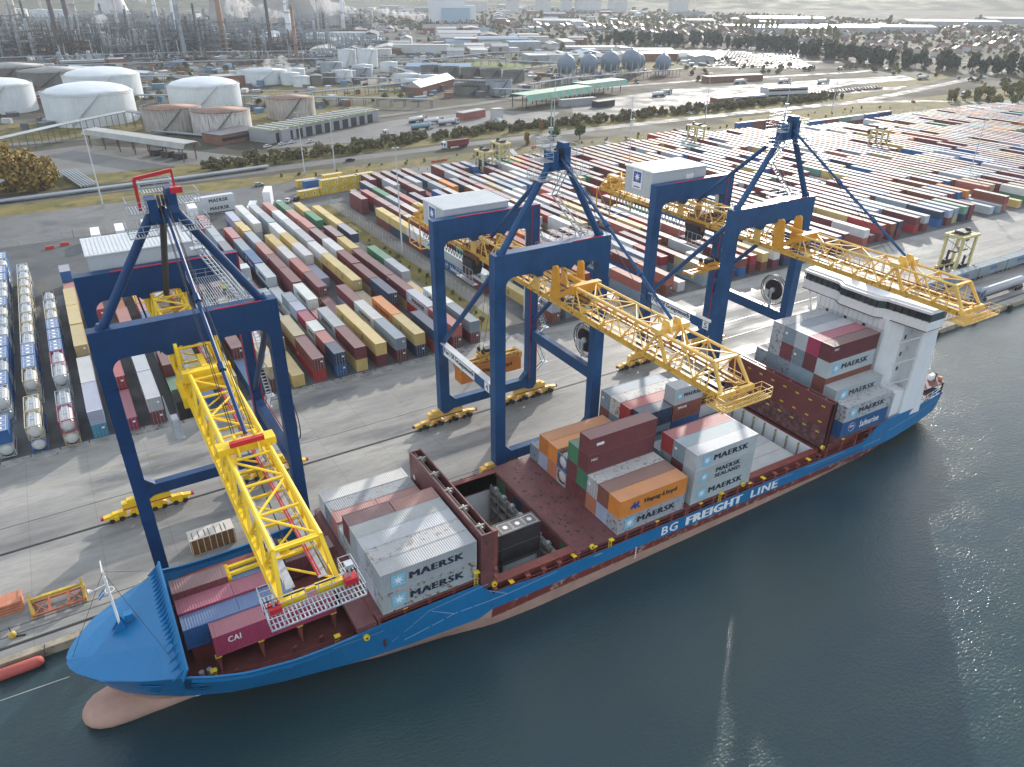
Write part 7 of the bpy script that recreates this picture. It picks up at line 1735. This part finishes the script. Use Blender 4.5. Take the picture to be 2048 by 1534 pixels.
rack([(-45,352),(-15,385),(22,420),(30,400)],'raised white pipe bridge running to the nearest white tank',4,8,4,.4); rack([(30,392),(60,352),(100,372)],'pipe line in front of the rusty tanks',3,1,4,.35)
rack([(-16,305),(-10,272)],'bundle of silver pipes dropping to the road beside the autumn trees',7,1.5,6,.4); rack([(-60,264),(-12,268),(30,272),(60,276)],'silver pipes along the near side of the perimeter road',3,.8,5,.4); rack([(-60,282),(-38,268)],'tall bent pipe loop at the left edge by the road',5,7,5,.45)
for i, p in enumerate(([(-45,560),(60,500),(150,440),(200,400)],[(100,460),(250,500),(262,620)],[(40,640),(200,540),(290,470)],[(262,430),(300,395),(330,400)],[(280,640),(420,700),(560,640)],[(-40,760),(100,740),(300,700)],[(-40,860),(120,850),(330,780)],[(60,1060),(240,1060),(420,1000)],[(230,700),(360,640),(420,560)],[(300,440),(350,460),(480,470)])): rack(p, f'pipe rack, {ORD[i]} of those crossing the refinery ground', 4, 5, 5, .35)
# clutter: crates, skips and small sheds of the works yards, beyond counting
random.seed(9); g = MB()
for i in range(2600):
    q = random.random()
    if q < .5: x, y = random.uniform(-45,420), random.uniform(430,1500)
    elif q < .75: x, y = random.uniform(300,900), random.uniform(500,1500)
    else: x, y = random.uniform(500,1600), random.uniform(700,2200)
    if 645 < x < 790 and y < 720: continue
    if 330 < x < 420 and 565 < y < 670: continue
    w_, d_, h_ = random.uniform(1.5,9), random.uniform(1.5,6), random.uniform(.8,4); a = random.uniform(0,3)
    c_, s_ = cos(a), sin(a); P = [(x+c_*u-s_*v, y+s_*u+c_*v) for u, v in ((-w_/2,-d_/2),(w_/2,-d_/2),(w_/2,d_/2),(-w_/2,d_/2))]; g.poly(P, 0, h_, k=random.choice((0,0,1,2,2,3,4,5)))
tag(g.build('yard_clutter', [wallw, brick, steel, steell, roofd, roofb], fix=False), 'scattered crates, skips, huts and stored plant covering the works ground', 'clutter', None, 'stuff')
g = MB()                                              # rough scrub over the waste ground
for i in range(5200):
    x, y = random.uniform(-60,1700), random.uniform(300,2000)
    if random.random() < .6: x, y = random.uniform(560,1700), random.uniform(260,1500)
    if y < 430 and x < 640: continue
    if 640 < x < 745 and 440 < y < 700: continue
    s_ = random.uniform(1,3.5)*(1+y/2500)
    for k in range(3):
        a = random.uniform(0,6.3); u = Vector((cos(a),sin(a),random.uniform(-.3,.3))); v = Vector((random.uniform(-.5,.5),random.uniform(-.5,.5),1)).normalized(); p = Vector((x,y,s_*.5)); g.add([p-u*s_, p+v*s_*.9, p+u*s_, p-v*s_*.5], [(0,1,2,3)], random.choice((0,0,1)))
tag(g.build('scrub', [leafm('foliage_scrub', ()), leafm('foliage_olive', ())], fix=False), 'rough bushes and scrub covering the waste ground and town gardens', 'scrub', None, 'stuff')
# ================================================================ steam
def steam(p, q, r0, r1, label, dens=.06, n=11):
    g = MB(); rnd = random.Random(p[0])
    for i in range(n):
        t = i/(n-1); c = Vector(p).lerp(Vector(q), t); rr = r0+(r1-r0)*t; o_ = Vector((rnd.uniform(-.4,.4),rnd.uniform(-.4,.4),rnd.uniform(-.3,.3)))*rr
        g.lathe((c.x+o_.x, c.y+o_.y, c.z+o_.z), [(rr*sin(a)+.01,-rr*cos(a)) for a in [pi*k/8 for k in range(9)]], 12)
    m = bpy.data.materials.get('steam')
    if not m:
        m = bpy.data.materials.new('steam'); m.use_nodes = True; t_ = m.node_tree; N_ = t_.nodes; N_.remove(N_['Principled BSDF']); v = N_.new('ShaderNodeVolumePrincipled'); v.inputs['Color'].default_value = (.95,.95,.95,1); v.inputs['Density'].default_value = dens; v.inputs['Anisotropy'].default_value = .3
        t_.links.new(v.outputs[0], N_['Material Output'].inputs['Volume'])
        tc_ = N_.new('ShaderNodeTexCoord'); nn = N_.new('ShaderNodeTexNoise'); nn.inputs['Scale'].default_value = .12; nn.inputs['Detail'].default_value = 4; t_.links.new(tc_.outputs['Object'], nn.inputs['Vector']); mr = N_.new('ShaderNodeMapRange'); mr.inputs[1].default_value = .44; mr.inputs[2].default_value = .62; mr.inputs[4].default_value = dens*2.2; t_.links.new(nn.outputs['Fac'], mr.inputs[0]); t_.links.new(mr.outputs[0], v.inputs['Density'])
    o = g.build('steam_plume', m, fix=False); tag(o, label, 'steam', None, 'stuff'); return o
for i, (p, q, a, b, lab) in enumerate((((172,1450,40),(130,1600,95),7,26,'steam plume beside the slim white stack'),((235,1500,40),(300,1650,85),8,28,'broad steam bank behind the reactors'),((330,1200,25),(280,1290,36),6,14,'low steam rolling before the cooling towers'),((440,1260,30),(395,1200,44),5,12,'steam jet left of the tall white stack'),((480,1230,22),(420,1280,36),4,12,'thin steam trail right of the cooling towers'),((60,1180,16),(85,1200,24),4,9,'low steam puff among the left plants'),((660,1400,55),(740,1430,60),5,12,'steam over the white power block'),((125,590,9),(160,590,12),3,7,'wisp of steam over the small white tanks'),((430,1520,95),(470,1640,125),14,26,'steam rising from the cooling towers'),((520,1290,30),(580,1240,18),4,8,'steam trail blown right of the last cooling tower'))): steam(p, q, a, b, lab)
# ================================================================ haze
g = MB(); g.box(-2600, 8000, -1000, 6500, -9, 420)
hm = bpy.data.materials.new('haze'); hm.use_nodes = True; N = hm.node_tree.nodes; N.remove(N['Principled BSDF'])
v = N.new('ShaderNodeVolumePrincipled'); v.inputs['Color'].default_value = (.9,.94,1,1); v.inputs['Density'].default_value = .00010; v.inputs['Anisotropy'].default_value = .2
hm.node_tree.links.new(v.outputs[0], N['Material Output'].inputs['Volume'])
tag(g.build('haze', hm, fix=False), None, kind='stuff')
